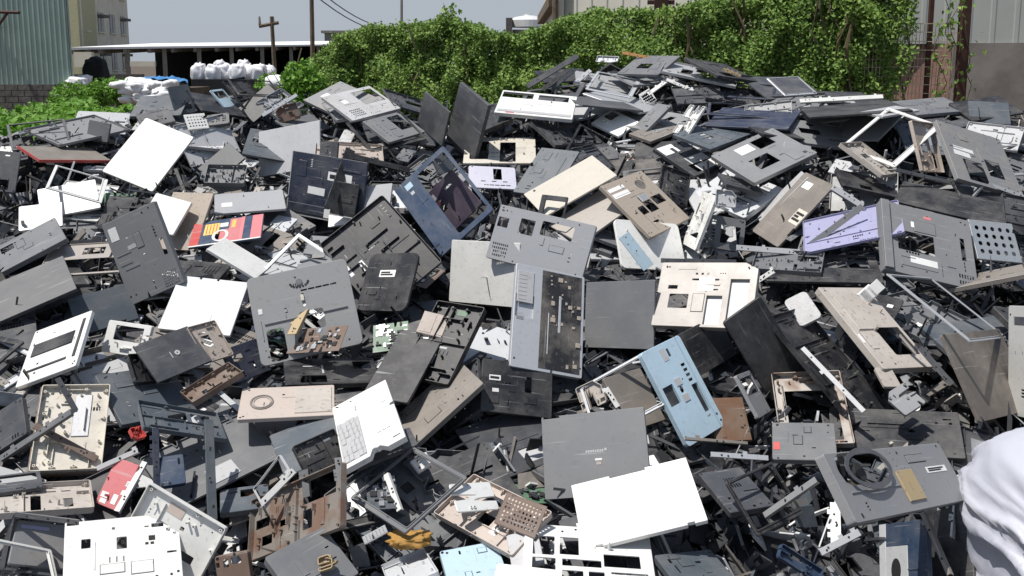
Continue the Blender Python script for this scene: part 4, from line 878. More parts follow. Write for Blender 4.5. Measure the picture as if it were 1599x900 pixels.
('strip', 'grey', 'plastic', 0.284, 0.024, (1.2428, 3.4235, 1.5678), (0.7564, 0.56, -0.2889, 0.1753), 'grey bar crossing the lilac cover', {}, ''),
('strip', 'palegrey', 'plastic', 0.145, 0.027, (1.3595, 3.5899, 1.6687), (0.8285, 0.4825, 0.2069, -0.1947), 'pale bar meeting the grey bar above the lilac cover', {}, ''),
('strip', 'palegrey', 'plastic', 0.248, 0.021, (0.9889, 3.3909, 1.4909), (0.8359, 0.5476, 0.0303, -0.0224), 'pale bar lying flat between the beige case and the lilac cover', {}, ''),
('bottom', 'grey', 'plastic', 0.355, 0.308, (1.5417, 3.2618, 1.5389), (0.9089, 0.4005, 0.1054, -0.0493), 'grey bottom case with a large square opening beside the perforated panel', {'ho': [(0.17, 0.38, 0.57, 0.66, 0.004), (0.86, 0.3, 0.91, 0.62)], 'd': 0.03, 'st': [(0.33, 0.22, 0.58, 0.3, 'paper'), (0.29, 0.73, 0.58, 0.82, 'paper')], 'sl': [(0.8, 0.8, 0.97, 0.98, 6, 2)], 'ra': [(0.0, 0.0, 0.09, 0.98, 0.012)], 'sc': 8, 'mk': [('pink', [(0.48, 0.1, 0.56, 0.14)])]}, 'grey case with a large square opening'),
('shield', 'white', 'sheet_metal', 0.204, 0.162, (1.8591, 3.3882, 1.5267), (0.8722, 0.4711, 0.1125, 0.0691), 'white perforated metal panel with rows of round holes', {'nx': 5, 'ny': 4}, 'white perforated panel'),
('ring', 'silver', 'silver_paint', 0.487, 0.308, (1.4129, 2.8201, 1.4228), (0.8808, 0.2068, 0.2044, 0.3737), 'thin silver surround corner hanging over the brown cover', {'ring': (0.03, 0.04, 0.97, 0.96), 'd': 0.004}, ''),
('bottom', 'taupe', 'plastic', 0.267, 0.171, (1.7238, 3.1991, 1.4302), (0.965, -0.037, -0.1559, -0.2077), 'taupe slab poking out below the perforated panel', {}, ''),
('deck', 'black', 'plastic', 0.404, 0.229, (1.1552, 3.2715, 1.4482), (0.9858, 0.1161, -0.034, -0.1163), 'black deck in the shadow under the lilac cover', {}, ''),
('tray', 'midgrey', 'plastic', 0.25, 0.173, (1.0451, 3.3227, 1.453), (0.9728, 0.1208, -0.036, -0.1944), 'grey chassis stack under the lilac cover', {}, ''),
('cover', 'palegrey', 'grubby', 0.082, 0.111, (0.9688, 2.9046, 1.3929), (0.9044, 0.353, -0.2237, 0.086), 'small pale beige lid with rounded corners in the dark hollow', {'r': 0.015, 'd': 0.014}, 'small pale beige lid'),
('bottom', 'beige', 'grubby', 0.229, 0.361, (1.1889, 2.8483, 1.3503), (0.9403, 0.2487, 0.116, 0.2011), 'long tan laptop case with a dark bay leaning in the shade', {'ho': [(0.45, 0.52, 0.95, 0.85, 0.006)], 'ra': [(0.12, 0.08, 0.5, 0.55, 0.005)], 'st': [(0.02, 0.6, 0.06, 0.7, 'paper')], 'sl': [(0.12, 0.1, 0.3, 0.5, 6, 7)], 'd': 0.025, 'bo': 3}, 'long tan laptop case'),
('block', 'paper', 'clean_plastic', 0.054, 0.047, (1.2114, 2.9699, 1.4236), (0.7659, 0.5376, -0.2587, 0.2397), 'cream cardboard tab on the long tan laptop case', {}, ''),
('cover', 'umber', 'grubby', 0.406, 0.268, (1.4871, 2.6809, 1.2504), (0.8354, 0.4339, 0.2181, 0.2574), 'large brownish grey cover leaning at the right edge', {'r': 0.008, 'sc': 3}, 'large brownish cover'),
('deck', 'white', 'silver_paint', 0.252, 0.34, (1.5824, 2.6163, 1.3042), (0.5965, 0.4304, -0.5206, -0.4334), 'scratched white deck at the right edge standing upright', {'ho': [(0.1, 0.1, 0.5, 0.18)], 'sc': 6, 'd': 0.02}, 'scratched white deck'),
('small', 'grey', 'plastic', 0.084, 0.083, (1.1413, 2.4962, 1.2368), (0.9278, 0.2646, -0.1138, 0.2373), 'small grey square hatch with white edging in the shade', {'inn': False, 'rho': 0, 'd': 0.01}, ''),
('cover', 'beige', 'grubby', 0.057, 0.075, (1.1536, 2.6439, 1.2494), (0.9596, 0.2665, 0.0514, 0.0737), 'beige scrap above the small grey square hatch', {}, ''),
('strip', 'charcoal', 'plastic', 0.14, 0.018, (1.2989, 2.6466, 1.2837), (0.6246, 0.5758, 0.0125, -0.5274), 'charcoal bar pointing down to the brownish cover', {}, ''),
('cover', 'black', 'plastic', 0.306, 0.151, (0.8078, 2.7519, 1.3028), (0.6853, 0.5436, 0.3774, -0.304), 'big black screen cover leaning beside the light blue deck', {'r': 0.01}, 'big black leaning cover'),
('cover', 'black', 'plastic', 0.258, 0.147, (0.6416, 2.8574, 1.2799), (0.7886, 0.4817, 0.1513, 0.351), 'black cover behind the light blue deck', {}, ''),
('tray', 'black', 'plastic', 0.246, 0.408, (1.0012, 2.7606, 1.2514), (0.8702, 0.3111, 0.1544, 0.3495), 'long black chassis sliding down beside the tan laptop case', {'inn': True, 'd': 0.012, 'rb': 8, 'bo': 10}, ''),
('strip', 'palegrey', 'plastic', 0.26, 0.015, (0.9627, 2.5903, 1.2639), (0.5013, 0.0787, -0.3878, 0.7695), 'pale thin bar sliding down in the dark hollow', {}, ''),
('deck', 'grey', 'plastic', 0.186, 0.134, (0.7217, 2.5614, 1.228), (0.7768, 0.3455, 0.3267, 0.4129), 'pale grey strip-like deck end beside the black leaning cover', {}, ''),
('inner', 'beige', 'rusty', 0.208, 0.27, (0.9159, 2.6241, 1.1499), (0.9577, 0.2638, -0.0817, -0.0805), 'rust stained shell framing a dark opening', {'inn': True, 'd': 0.02, 'ho': [(0.16, 0.22, 0.88, 0.9)], 'bo': 6}, 'rust stained shell'),
('bottom', 'midgrey', 'plastic', 0.166, 0.139, (0.7983, 2.3344, 1.1789), (0.9692, 0.1855, -0.085, -0.1381), 'grey slab with a red mark below the rust stained shell', {'st': [(0.02, 0.55, 0.12, 0.75, 'red')], 'rho': 0}, ''),
('cover', 'charcoal', 'plastic', 0.301, 0.328, (-0.2348, 4.6226, 1.9011), (0.5671, 0.6589, -0.2006, -0.4516), 'tall dark grey cover standing upright on the crest', {'d': 0.02, 'r': 0.003}, 'tall upright dark cover'),
('cover', 'charcoal', 'plastic', 0.313, 0.188, (-0.4139, 4.6968, 1.9196), (0.5846, 0.6322, -0.2266, -0.4552), 'grey cover leaning just behind the tall upright cover', {}, ''),
('bottom', 'grey', 'grubby', 0.268, 0.371, (-0.9077, 4.8896, 2.0022), (0.8774, 0.2155, -0.1073, 0.4151), 'grey bottom case lying near the crest beside the small shrub', {'ho': [(0.44, 0.35, 0.56, 0.52)], 'st': [(0.3, 0.12, 0.48, 0.4, 'paper'), (0.2, 0.5, 0.28, 0.62, 'paper')], 'sc': 4}, 'grey crest case by the shrub'),
('bottom', 'palegrey', 'grubby', 0.329, 0.269, (-0.803, 4.8036, 1.9968), (0.8801, 0.238, 0.0199, 0.4103), 'pale grey case with a large window opening near the crest', {'ho': [(0.52, 0.1, 0.95, 0.6, 0.004)], 'st': [(0.2, 0.3, 0.3, 0.42, 'paper')], 'sl': [(0.12, 0.65, 0.35, 0.92, 6, 4)]}, 'pale crest case with a window'),
('inner', 'charcoal', 'plastic', 0.262, 0.176, (-0.5839, 5.0004, 1.9824), (0.9079, 0.2042, 0.2149, 0.2963), 'charcoal case edge lying behind the pale crest case', {'ho': [(0.5, 0.3, 0.95, 0.5)]}, ''),
('bottom', 'grey', 'plastic', 0.282, 0.194, (-0.6013, 4.589, 1.8837), (0.8408, 0.2664, 0.071, 0.4659), 'grey case with a notch opening below the pale crest case', {'ho': [(0.56, 0.1, 0.88, 0.7, 0.003)], 'd': 0.014}, 'grey notched case'),
('ring', 'black', 'plastic', 0.335, 0.256, (-0.6388, 4.5698, 1.863), (0.893, 0.2861, 0.0281, 0.3464), 'black screen surround around the grey notched case', {}, ''),
('cover', 'palegrey', 'clean_plastic', 0.36, 0.237, (-1.1057, 4.425, 1.7842), (0.8093, 0.5567, -0.1693, -0.0806), 'large plain pale grey screen cover standing on its side', {'r': 0.004}, 'plain pale grey cover'),
('small', 'slate', 'plastic', 0.114, 0.157, (-1.7624, 4.8128, 2.012), (0.7447, 0.553, 0.1745, 0.3304), 'upright silver blue palm rest with a dark touchpad window', {'inn': False, 'rho': 0, 'cc': {}, 'bite': 0, 'ho': [(0.4, 0.62, 0.85, 0.86)], 'd': 0.012}, 'upright silver blue palm rest'),
('deck', 'skyblue', 'clean_plastic', 0.131, 0.127, (-1.5998, 5.0015, 2.0134), (0.705, 0.3294, 0.2463, 0.5778), 'light blue deck corner standing near the white sacks', {'rho': 0}, ''),
('bottom', 'charcoal', 'plastic', 0.112, 0.085, (-1.523, 4.6517, 1.9176), (0.9373, 0.322, -0.018, 0.1318), 'charcoal drive case with slots near the white sacks', {'sl': [(0.1, 0.2, 0.9, 0.8, 3, 3)], 'd': 0.02}, ''),
('inner', 'palegrey', 'silver_paint', 0.264, 0.247, (-1.5554, 4.568, 1.8126), (0.8193, 0.4747, 0.0595, 0.3159), 'pale plate lying flat behind the bright white cover', {}, ''),
('shield', 'white', 'clean_plastic', 0.105, 0.091, (-1.6125, 4.589, 1.9107), (0.8403, 0.4304, 0.125, 0.3048), 'white crumpled plate above the bright white cover', {}, ''),
('cover', 'white', 'clean_plastic', 0.261, 0.358, (-1.73, 4.2558, 1.777), (0.9035, 0.3833, 0.1446, -0.1257), 'large bright white screen cover tilted near the left crest', {'r': 0.008, 'd': 0.012}, 'bright white tilted cover'),
('cover', 'midgrey', 'plastic', 0.128, 0.095, (-2.0409, 4.42, 1.8731), (0.7442, 0.6465, -0.0471, -0.161), 'small grey cover standing left of the bright white cover', {}, ''),
('cover', 'taupe', 'grubby', 0.35, 0.189, (-2.0964, 4.1969, 1.7845), (0.8728, 0.1025, 0.1091, 0.4646), 'taupe flat slab with a red front edge', {'d': 0.012, 'edge': 'red'}, 'slab with a red edge'),
('bottom', 'midgrey', 'grubby', 0.136, 0.183, (-2.2588, 3.9343, 1.7318), (0.8065, 0.5647, 0.1517, 0.0875), 'grey case cut by the left edge with a square opening', {'ho': [(0.45, 0.7, 0.78, 0.95)]}, ''),
('ring', 'white', 'clean_plastic', 0.288, 0.224, (-1.8972, 3.8875, 1.6832), (0.556, 0.1996, 0.0811, 0.8028), 'white screen surround partly under the bright white cover', {}, ''),
('cover', 'palegrey', 'silver_paint', 0.234, 0.184, (-1.9178, 3.8372, 1.6241), (0.9217, 0.3136, 0.0013, 0.2282), 'dull silver white cover below the white screen surround', {}, ''),
('cover', 'palegrey', 'silver_paint', 0.162, 0.123, (-1.9305, 3.6214, 1.583), (0.9045, 0.387, 0.0351, 0.1758), 'dirty silver panel stained with dark smears', {}, ''),
('bottom', 'midgrey', 'plastic', 0.249, 0.226, (-1.8653, 3.3997, 1.5125), (0.9269, 0.1756, -0.1797, 0.2788), 'dark grey slab with sockets pointing to the left border', {'rho': 2, 'd': 0.02}, ''),
('cover', 'charcoal', 'plastic', 0.281, 0.213, (-1.7116, 3.0981, 1.4112), (0.9222, 0.2488, -0.1078, 0.2759), 'long charcoal cover at the left border below the dark grey slab', {'r': 0.003, 'd': 0.014}, 'long charcoal cover'),
('bottom', 'grey', 'plastic', 0.238, 0.317, (-1.3531, 3.218, 1.5128), (0.7395, 0.6337, -0.2162, 0.0698), 'grey bottom case with vents standing beside the white cover corner', {'ho': [(0.12, 0.62, 0.46, 0.98, 0.004), (0.85, 0.42, 0.92, 0.62)], 'st': [(0.3, 0.35, 0.45, 0.4, 'palegrey'), (0.07, 0.08, 0.22, 0.24, 'paper')], 'sl': [(0.68, 0.8, 0.95, 0.98, 8, 6)], 'd': 0.02, 'sc': 6, 'bite': 1, 'r': 0.003}, 'vented grey bottom case'),
('cover', 'tan', 'grubby', 0.209, 0.265, (-1.3865, 3.7249, 1.5461), (0.8729, 0.4586, -0.085, -0.1431), 'tan cover lying behind the football coloured deck', {'r': 0.003}, 'tan cover'),
('cover', 'white', 'clean_plastic', 0.232, 0.156, (-1.4655, 3.7272, 1.5762), (0.8475, 0.449, -0.0839, -0.2703), 'bright white cover corner beside the tan cover', {'bite': 2}, ''),
('deck', 'blue', 'clean_plastic', 0.285, 0.228, (-1.169, 3.6225, 1.5245), (0.9844, 0.1438, -0.045, 0.0908), 'football striped palm rest in blue and red with a yellow striped flag', {'fcb': True, 'ho': [], 'd': 0.008}, 'football striped palm rest'),
('inner', 'palegrey', 'silver_paint', 0.298, 0.235, (-1.1607, 3.9231, 1.5984), (0.9819, 0.1137, 0.0008, 0.1514), 'pale grey slab lying above the football striped palm rest', {'inn': False, 'd': 0.01, 'st': [(0.1, 0.5, 0.25, 0.7, 'paper')]}, ''),
('tray', 'midgrey', 'plastic', 0.178, 0.136, (-1.3296, 4.1382, 1.6806), (0.9581, 0.2754, 0.0384, 0.0682), 'open grey box tray full of broken clips', {'inn': True, 'd': 0.02, 'rb': 10, 'bo': 16}, ''),
('cover', 'charcoal', 'plastic', 0.195, 0.147, (-1.3925, 4.2657, 1.7288), (0.8541, 0.3491, -0.2387, 0.3026), 'charcoal shell behind the open grey box tray', {}, ''),
('cover', 'white', 'clean_plastic', 0.166, 0.214, (-1.0404, 3.3608, 1.4672), (0.7093, 0.2219, 0.1548, 0.651), 'white cover sliver pointing at the silver surround', {'r': 0.003}, ''),
('ring', 'silver', 'silver_paint', 0.325, 0.241, (-0.7817, 3.3772, 1.3933), (0.8777, 0.377, 0.1385, -0.2615), 'silver screen surround rising to a corner behind the big grey deck', {'ring': (0.05, 0.06, 0.95, 0.92)}, 'silver corner surround'),
('deck', 'steel', 'plastic', 0.341, 0.304, (-0.7049, 2.9616, 1.3679), (0.8358, 0.5281, -0.002, 0.1505), 'big grey palm rest deck with a ring emblem and torn openings', {'big': True, 'd': 0.02, 'r': 0.018, 'ho': [(0.1, 0.62, 0.27, 0.98, 0.01), (0.44, 0.5, 0.68, 0.72, 0.008)], 'st': [(0.06, 0.37, 0.1, 0.43, 'paper')]}, 'big grey palm rest deck'),
('cover', 'silver', 'clean_plastic', 0.254, 0.235, (-1.0996, 3.1149, 1.3482), (0.9431, 0.3284, 0.0459, -0.0237), 'silver screen cover with round swirl marks', {'r': 0.003, 'nt': [(0, 0.3, 0.33, 0.008), (0, 0.55, 0.58, 0.008)], 'ra': [(0.53, 0.68, 0.66, 0.9, 0.0012)]}, 'silver swirl cover'),
('cover', 'slate', 'plastic', 0.206, 0.143, (-1.4792, 3.1556, 1.3218), (0.8242, 0.4739, 0.0824, 0.2988), 'slate blue cover beside the vented grey bottom case', {'r': 0.003}, 'slate blue cover'),
('deck', 'white', 'silver_paint', 0.217, 0.234, (-1.4635, 2.7703, 1.3002), (0.9418, 0.2792, -0.1866, 0.0159), 'white blue laptop cover crossed by black bars', {'d': 0.014, 'ra': [(0.1, 0.3, 0.8, 0.52, 0.004, 'black', 'display_bar'), (0.88, 0.12, 0.93, 0.8, 0.003, 'black', 'side_bar'), (0.1, 0.76, 0.78, 0.8, 0.003, 'black', 'thin_bar')], 'bars': 1, 'ho': []}, 'white blue cover with black bars'),
('small', 'white', 'clean_plastic', 0.199, 0.105, (-1.2666, 2.8467, 1.3072), (0.8178, 0.5287, -0.1339, -0.1838), 'white optical drive frame with a round fan inside', {'inn': False, 'cc': {}, 'bite': 1, 'rho': 0, 'ho': [(0.2, 0.12, 0.85, 0.58)], 'd': 0.012}, 'white optical drive frame'),
('cover', 'charcoal', 'plastic', 0.192, 0.148, (-1.0594, 2.7066, 1.304), (0.8276, 0.3286, 0.1204, 0.4389), 'charcoal screen cover with a small pale emblem', {'r': 0.002, 'd': 0.008, 'logo': 1, 'nt': [(0, 0.02, 0.1, 0.004)]}, 'charcoal cover with an emblem'),
('tray', 'pinktan', 'grubby', 0.106, 0.138, (-0.9836, 2.8186, 1.3044), (0.8195, 0.3501, 0.1797, 0.4165), 'pinkish grey chassis corner behind the emblem cover', {'inn': True, 'd': 0.008, 'bo': 7, 'rb': 3, 'ho': [(0.3, 0.3, 0.6, 0.65)]}, ''),
('tray', 'black', 'plastic', 0.119, 0.101, (-1.1303, 2.6774, 1.2623), (0.842, 0.3064, 0.2528, 0.3649), 'black tray corner under the emblem cover', {}, ''),
('tray', 'brown', 'grubby', 0.166, 0.116, (-0.9109, 2.6236, 1.229), (0.9278, 0.0561, -0.1805, 0.3217), 'yellowed brass coloured tray under the emblem cover', {'inn': True, 'd': 0.016, 'bo': 6, 'rb': 4}, 'yellowed tray'),
('bottom', 'navy', 'plastic', 0.163, 0.12, (-0.8819, 2.8841, 1.2223), (0.7448, 0.3954, 0.2705, 0.4644), 'navy casing piece beside the yellowed tray', {}, ''),
('bottom', 'slate', 'plastic', 0.243, 0.202, (-1.1088, 2.6117, 1.2102), (0.868, 0.2237, 0.18, 0.4052), 'slate teal slab below the white optical drive frame', {'rho': 1}, ''),
('tray', 'cream', 'grubby', 0.179, 0.265, (-1.244, 2.4139, 1.1809), (0.9275, 0.3252, 0.1122, 0.1462), 'cream chassis tray crossed by grey bars', {'inn': True, 'd': 0.016, 'bo': 14, 'rb': 8, 'ra': [(0.5, 0.1, 0.75, 0.6, 0.003, 'palegrey', 'metal_plate', 'sheet_metal')], 'edge': 'brown'}, 'cream chassis tray'),
('strip', 'charcoal', 'plastic', 0.137, 0.016, (-1.2714, 2.4647, 1.2498), (0.2681, 0.3899, -0.2374, 0.8484), 'charcoal bar lying on the cream chassis tray', {}, ''),
('strip', 'brown', 'plastic', 0.193, 0.019, (-1.2332, 2.3564, 1.1656), (0.0924, 0.2433, -0.3072, 0.9154), 'brown bar crossing the cream chassis tray', {}, ''),
('strip', 'midgrey', 'plastic', 0.232, 0.018, (-1.3102, 2.3461, 1.1906), (0.8702, 0.399, -0.2419, 0.1582), 'long grey bar at the left border touching the cream tray', {}, ''),
('bottom', 'charcoal', 'plastic', 0.131, 0.118, (-1.4142, 2.3872, 1.1974), (0.8638, 0.419, -0.2568, 0.1113), 'charcoal case wedged at the left border', {}, ''),
('inner', 'slate', 'plastic', 0.235, 0.152, (-0.9435, 2.4387, 1.1886), (0.9454, 0.0343, 0.2029, 0.2526), 'dark slate lattice frame below the slate teal slab', {'inn': True, 'd': 0.01, 'ho': [(0.05, 0.1, 0.3, 0.45), (0.35, 0.1, 0.6, 0.45), (0.65, 0.1, 0.9, 0.45)], 'rb': 6}, ''),
('strip', 'navy', 'plastic', 0.168, 0.017, (-0.9466, 2.263, 1.1607), (0.4489, 0.4391, -0.1094, 0.7705), 'navy upright bar beside the pink panel', {}, ''),
('strip', 'slate', 'plastic', 0.275, 0.024, (-0.7983, 2.2517, 1.1394), (0.4787, 0.3964, -0.092, 0.7779), 'long slate upright bar in the lower left', {}, 'long slate upright bar'),
('bottom', 'blue', 'plastic', 0.063, 0.086, (-0.9057, 2.2624, 1.1284), (0.9195, 0.3224, 0.0907, 0.2058), 'royal blue casing behind the navy upright bar', {}, ''),
('bottom', 'slate', 'plastic', 0.127, 0.093, (-0.7232, 2.2856, 1.0371), (0.9796, 0.1298, 0.0247, 0.1512), 'slate grey slab beside the long slate upright bar', {}, ''),
('deck', 'pinktan', 'clean_plastic', 0.275, 0.187, (-0.6708, 2.566, 1.2016), (0.9928, 0.0642, 0.021, 0.0993), 'pinkish beige palm rest with an oval touchpad recess', {'d': 0.012, 'r': 0.006, 'ho': [], 'ovalpad': 1, 'ra': [(0.58, 0.1, 0.97, 0.9, 0.003, 'beige', 'cover_plate', 'grubby')]}, 'pinkish beige palm rest'),
('board', 'brown', 'plastic', 0.23, 0.094, (-0.6459, 2.872, 1.2959), (0.9024, 0.339, -0.1835, -0.1923), 'reddish brown circuit board lying over the torn grey deck', {}, 'reddish brown circuit board'),
('strip', 'gold', 'plastic', 0.115, 0.036, (-0.7215, 2.9301, 1.3432), (0.7686, 0.1033, -0.2864, 0.5627), 'yellowish metal tongue poking through the torn grey deck', {}, ''),
('board', 'green', 'plastic', 0.119, 0.11, (-0.4056, 2.8991, 1.2977), (0.9441, 0.3223, -0.0633, 0.0272), 'greenish board beside the pinkish drive bay', {}, ''),
('bottom', 'black', 'plastic', 0.299, 0.194, (-0.5953, 2.8409, 1.2005), (0.988, 0.0462, 0.0454, 0.1402), 'black slab with worn marks below the brown circuit board', {'sc': 5, 'mk': [('palegrey', [(0.2, 0.3, 0.35, 0.34), (0.4, 0.25, 0.42, 0.6)])]}, 'black slab with worn marks'),
('inner', 'black', 'plastic', 0.397, 0.315, (-0.5087, 3.4029, 1.4719), (0.79, 0.4412, 0.1346, -0.404), 'big black cover shell showing ribs and a white sticker', {'inn': True, 'd': 0.014, 'rb': 14, 'bo': 14, 'st': [(0.42, 0.72, 0.6, 0.78, 'paper', 1), (0.35, 0.9, 0.5, 0.95, 'paper')], 'r': 0.012}, 'big black cover shell'),
('deck', 'black', 'plastic', 0.247, 0.227, (-0.4619, 3.2462, 1.4009), (0.8413, 0.4479, -0.2052, -0.2227), 'black curved deck under the big black cover shell', {'ho': [], 'st': [(0.3, 0.3, 0.62, 0.42, 'paper', 2)], 'r': 0.03}, ''),
('deck', 'blue', 'clean_plastic', 0.429, 0.302, (-0.3051, 3.8754, 1.6132), (0.7097, 0.5172, 0.0629, -0.4741), 'dark blue palm rest deck with an empty keyboard bay', {'d': 0.01, 'r': 0.01, 'ho': [(0.06, 0.05, 0.94, 0.6, 0.012)], 'st': [(0.06, 0.72, 0.13, 0.84, 'skyblue'), (0.17, 0.76, 0.21, 0.82, 'palegrey')]}, 'dark blue palm rest deck'),
('inner', 'purple', 'plastic', 0.211, 0.181, (-0.2662, 4.0063, 1.5924), (0.6361, 0.6519, 0.1537, -0.3831), 'purplish black plate with a red sticker inside the blue deck', {'inn': False, 'd': 0.006, 'st': [(0.1, 0.8, 0.25, 0.9, 'palegrey'), (0.28, 0.8, 0.38, 0.92, 'pink')], 'rho': 2}, ''),
('bottom', 'slate', 'plastic', 0.097, 0.073, (-0.3058, 4.0188, 1.7512), (0.7479, 0.5041, 0.1584, 0.4017), 'small slate box inside the blue deck bay', {'d': 0.014, 'rho': 0, 'sc': 0}, ''),
('bottom', 'navy', 'plastic', 0.387, 0.286, (-0.8444, 4.0466, 1.6416), (0.7202, 0.6692, -0.079, -0.165), 'navy black bottom case with white stickers and pale edges', {'d': 0.012, 'st': [(0.1, 0.12, 0.13, 0.3, 'pink'), (0.16, 0.14, 0.19, 0.32, 'palegrey'), (0.5, 0.24, 0.82, 0.38, 'paper', 1), (0.25, 0.52, 0.48, 0.64, 'paper'), (0.5, 0.84, 0.68, 0.98, 'paper')], 'ho': [], 'ra': [(0, 0.82, 0.5, 0.97, 0.002)], 'edge': 'palegrey'}, 'navy case with white stickers'),
('bottom', 'charcoal', 'plastic', 0.101, 0.077, (-0.8366, 4.0725, 1.8105), (0.7645, 0.6045, -0.1548, -0.1615), 'small grey square hatch above the navy case', {'rho': 0, 'ra': [], 'd': 0.01}, ''),
('strip', 'black', 'plastic', 0.303, 0.046, (-0.7726, 4.0006, 1.6906), (0.5369, 0.5798, -0.1194, 0.6011), 'black bar leaning across the navy case', {}, ''),
('strip', 'black', 'plastic', 0.324, 0.028, (-0.6294, 4.248, 1.734), (0.8239, 0.4818, 0.257, 0.1517), 'black bar reaching towards the blue deck', {}, ''),
('bottom', 'black', 'plastic', 0.112, 0.149, (-0.7499, 3.9735, 1.5995), (0.7412, 0.6634, 0.0177, -0.1006), 'black casing with a white border beside the navy case', {'edge': 'white', 'd': 0.012}, ''),
('cover', 'white', 'clean_plastic', 0.169, 0.214, (-0.7552, 4.048, 1.5644), (0.9107, 0.397, -0.1129, -0.0148), 'white cover showing around the black casing', {}, ''),
('cover', 'palegrey', 'plastic', 0.204, 0.169, (-0.6263, 3.9688, 1.5832), (0.8137, 0.516, -0.2026, -0.1747), 'grey cover beneath the big black shell', {}, ''),
('tray', 'pinktan', 'grubby', 0.324, 0.219, (-0.7905, 4.3382, 1.7741), (0.9852, 0.1325, 0.0587, 0.0918), 'pale tan tray behind the navy case', {'inn': True, 'd': 0.012, 'bo': 8}, ''),
('tray', 'cream', 'grubby', 0.369, 0.291, (-0.0621, 4.622, 1.7597), (0.9823, 0.1874, -0.0012, -0.0023), 'cream chassis with a round cornered opening behind the blue deck', {'inn': False, 'ho': [(0.08, 0.15, 0.34, 0.85, 0.012), (0.5, 0.2, 0.72, 0.95)], 'd': 0.012}, 'cream chassis with openings'),
('deck', 'mauve', 'silver_paint', 0.225, 0.143, (-0.0923, 4.219, 1.6682), (0.9407, 0.3318, 0.0508, 0.0491), 'pale lilac deck with a square hole beside the blue deck', {'ho': [(0.52, 0.1, 0.7, 0.6)], 'r': 0.012, 'd': 0.008, 'pale': 1}, ''),
('bottom', 'slate', 'plastic', 0.212, 0.312, (0.1627, 4.2042, 1.6978), (0.9071, 0.313, -0.0705, -0.2724), 'slate cover leaning behind the cream screen cover', {'rho': 0, 'd': 0.01}, 'slate leaning cover'),
('inner', 'charcoal', 'plastic', 0.248, 0.182, (0.366, 4.4012, 1.726), (0.8803, 0.3179, 0.0633, 0.3464), 'charcoal shell behind the cream screen cover', {}, ''),
('cover', 'cream', 'clean_plastic', 0.374, 0.267, (0.2597, 4.0352, 1.6569), (0.952, 0.1585, -0.222, 0.1391), 'cream white screen cover in the middle of the heap', {'r': 0.003, 'd': 0.008, 'pale': 1}, 'cream white screen cover'),
('cover', 'beige', 'clean_plastic', 0.301, 0.234, (0.3426, 3.8641, 1.5444), (0.9313, 0.1571, -0.2085, 0.2541), 'beige cover overlapped by the cream one', {'r': 0.003}, ''),
('ring', 'charcoal', 'plastic', 0.152, 0.113, (0.1747, 3.8648, 1.5766), (0.7575, 0.5323, -0.2265, -0.3026), 'charcoal surround corner resting on the cream cover', {'ring': (0.2, 0.2, 0.95, 0.95)}, ''),
('tray', 'tan', 'clean_plastic', 0.339, 0.317, (0.5905, 3.9055, 1.5962), (0.8423, 0.3264, 0.0952, 0.4183), 'tan chassis with a round hole and white stickers', {'inn': False, 'd': 0.016, 'ho': [(0.62, 0.12, 0.82, 0.3, 'e'), (0.25, 0.52, 0.4, 0.66), (0.66, 0.45, 0.9, 0.6), (0.3, 0.8, 0.42, 0.84)], 'st': [(0.04, 0.1, 0.4, 0.16, 'paper'), (0.04, 0.2, 0.4, 0.28, 'paper')], 'sc': 8, 'bo': 6, 'ra': [(0.44, 0.36, 0.6, 0.48, 0.006, 'white', 'metal_plate', 'sheet_metal')]}, 'tan chassis with a round hole'),
('tray', 'black', 'plastic', 0.146, 0.187, (0.7521, 4.1381, 1.6321), (0.8889, 0.4244, 0.1687, -0.0356), 'black casing hanging in the hollow beside the tan chassis', {}, ''),
('inner', 'white', 'clean_plastic', 0.325, 0.221, (0.5897, 3.738, 1.4375), (0.8634, 0.4557, 0.159, 0.1469), 'white curved cover under the tan chassis', {'inn': False, 'd': 0.012, 'r': 0.02}, 'white curved cover'),
('strip', 'skyblue', 'plastic', 0.167, 0.05, (0.5071, 3.5909, 1.4435), (0.3827, 0.2492, -0.4978, 0.7373), 'blue strip lying on the white curved cover', {}, ''),
('tray', 'white', 'grubby', 0.184, 0.248, (0.8068, 3.8163, 1.5318), (0.6197, 0.4138, -0.3867, -0.5433), 'white narrow casing bar standing right of the tan chassis', {'inn': False, 'd': 0.014, 'ho': [(0.3, 0.7, 0.8, 0.8)]}, ''),
('bottom', 'midgrey', 'plastic', 0.191, 0.143, (0.8998, 3.7627, 1.4866), (0.8186, 0.5666, 0.0874, -0.0353), 'dark grey case with a deep opening below the silver case', {'ho': [(0.45, 0.25, 0.9, 0.8)], 'd': 0.02, 'sl': [(0.05, 0.1, 0.35, 0.9, 2, 8)]}, ''),
('small', 'palegrey', 'plastic', 0.085, 0.071, (0.8982, 3.729, 1.6386), (0.8216, 0.5656, 0.0101, -0.0706), 'pale bracket above the deep opening', {}, ''),
('bottom', 'silverdark', 'plastic', 0.411, 0.226, (0.1126, 3.5117, 1.4985), (0.8123, 0.5471, -0.0402, -0.1983), 'light grey bottom case with several cut bays in the centre', {'ho': [(0.2, 0.15, 0.4, 0.45), (0.48, 0.12, 0.78, 0.4, 0.008), (0.02, 0.2, 0.12, 0.4)], 'sl': [(0.03, 0.68, 0.2, 0.95, 8, 4)], 'sc': 9, 'rra': 2, 'd': 0.02, 'dk': 1}, 'light grey case with cut bays'),
('cover', 'white', 'clean_plastic', 0.335, 0.258, (-0.1161, 3.5878, 1.3533), (0.7452, 0.6091, -0.1949, -0.1886), 'plain off white cover left of the silver laptop body', {'r': 0.007, 'pale': 1, 'd': 0.008}, 'plain off white cover'),
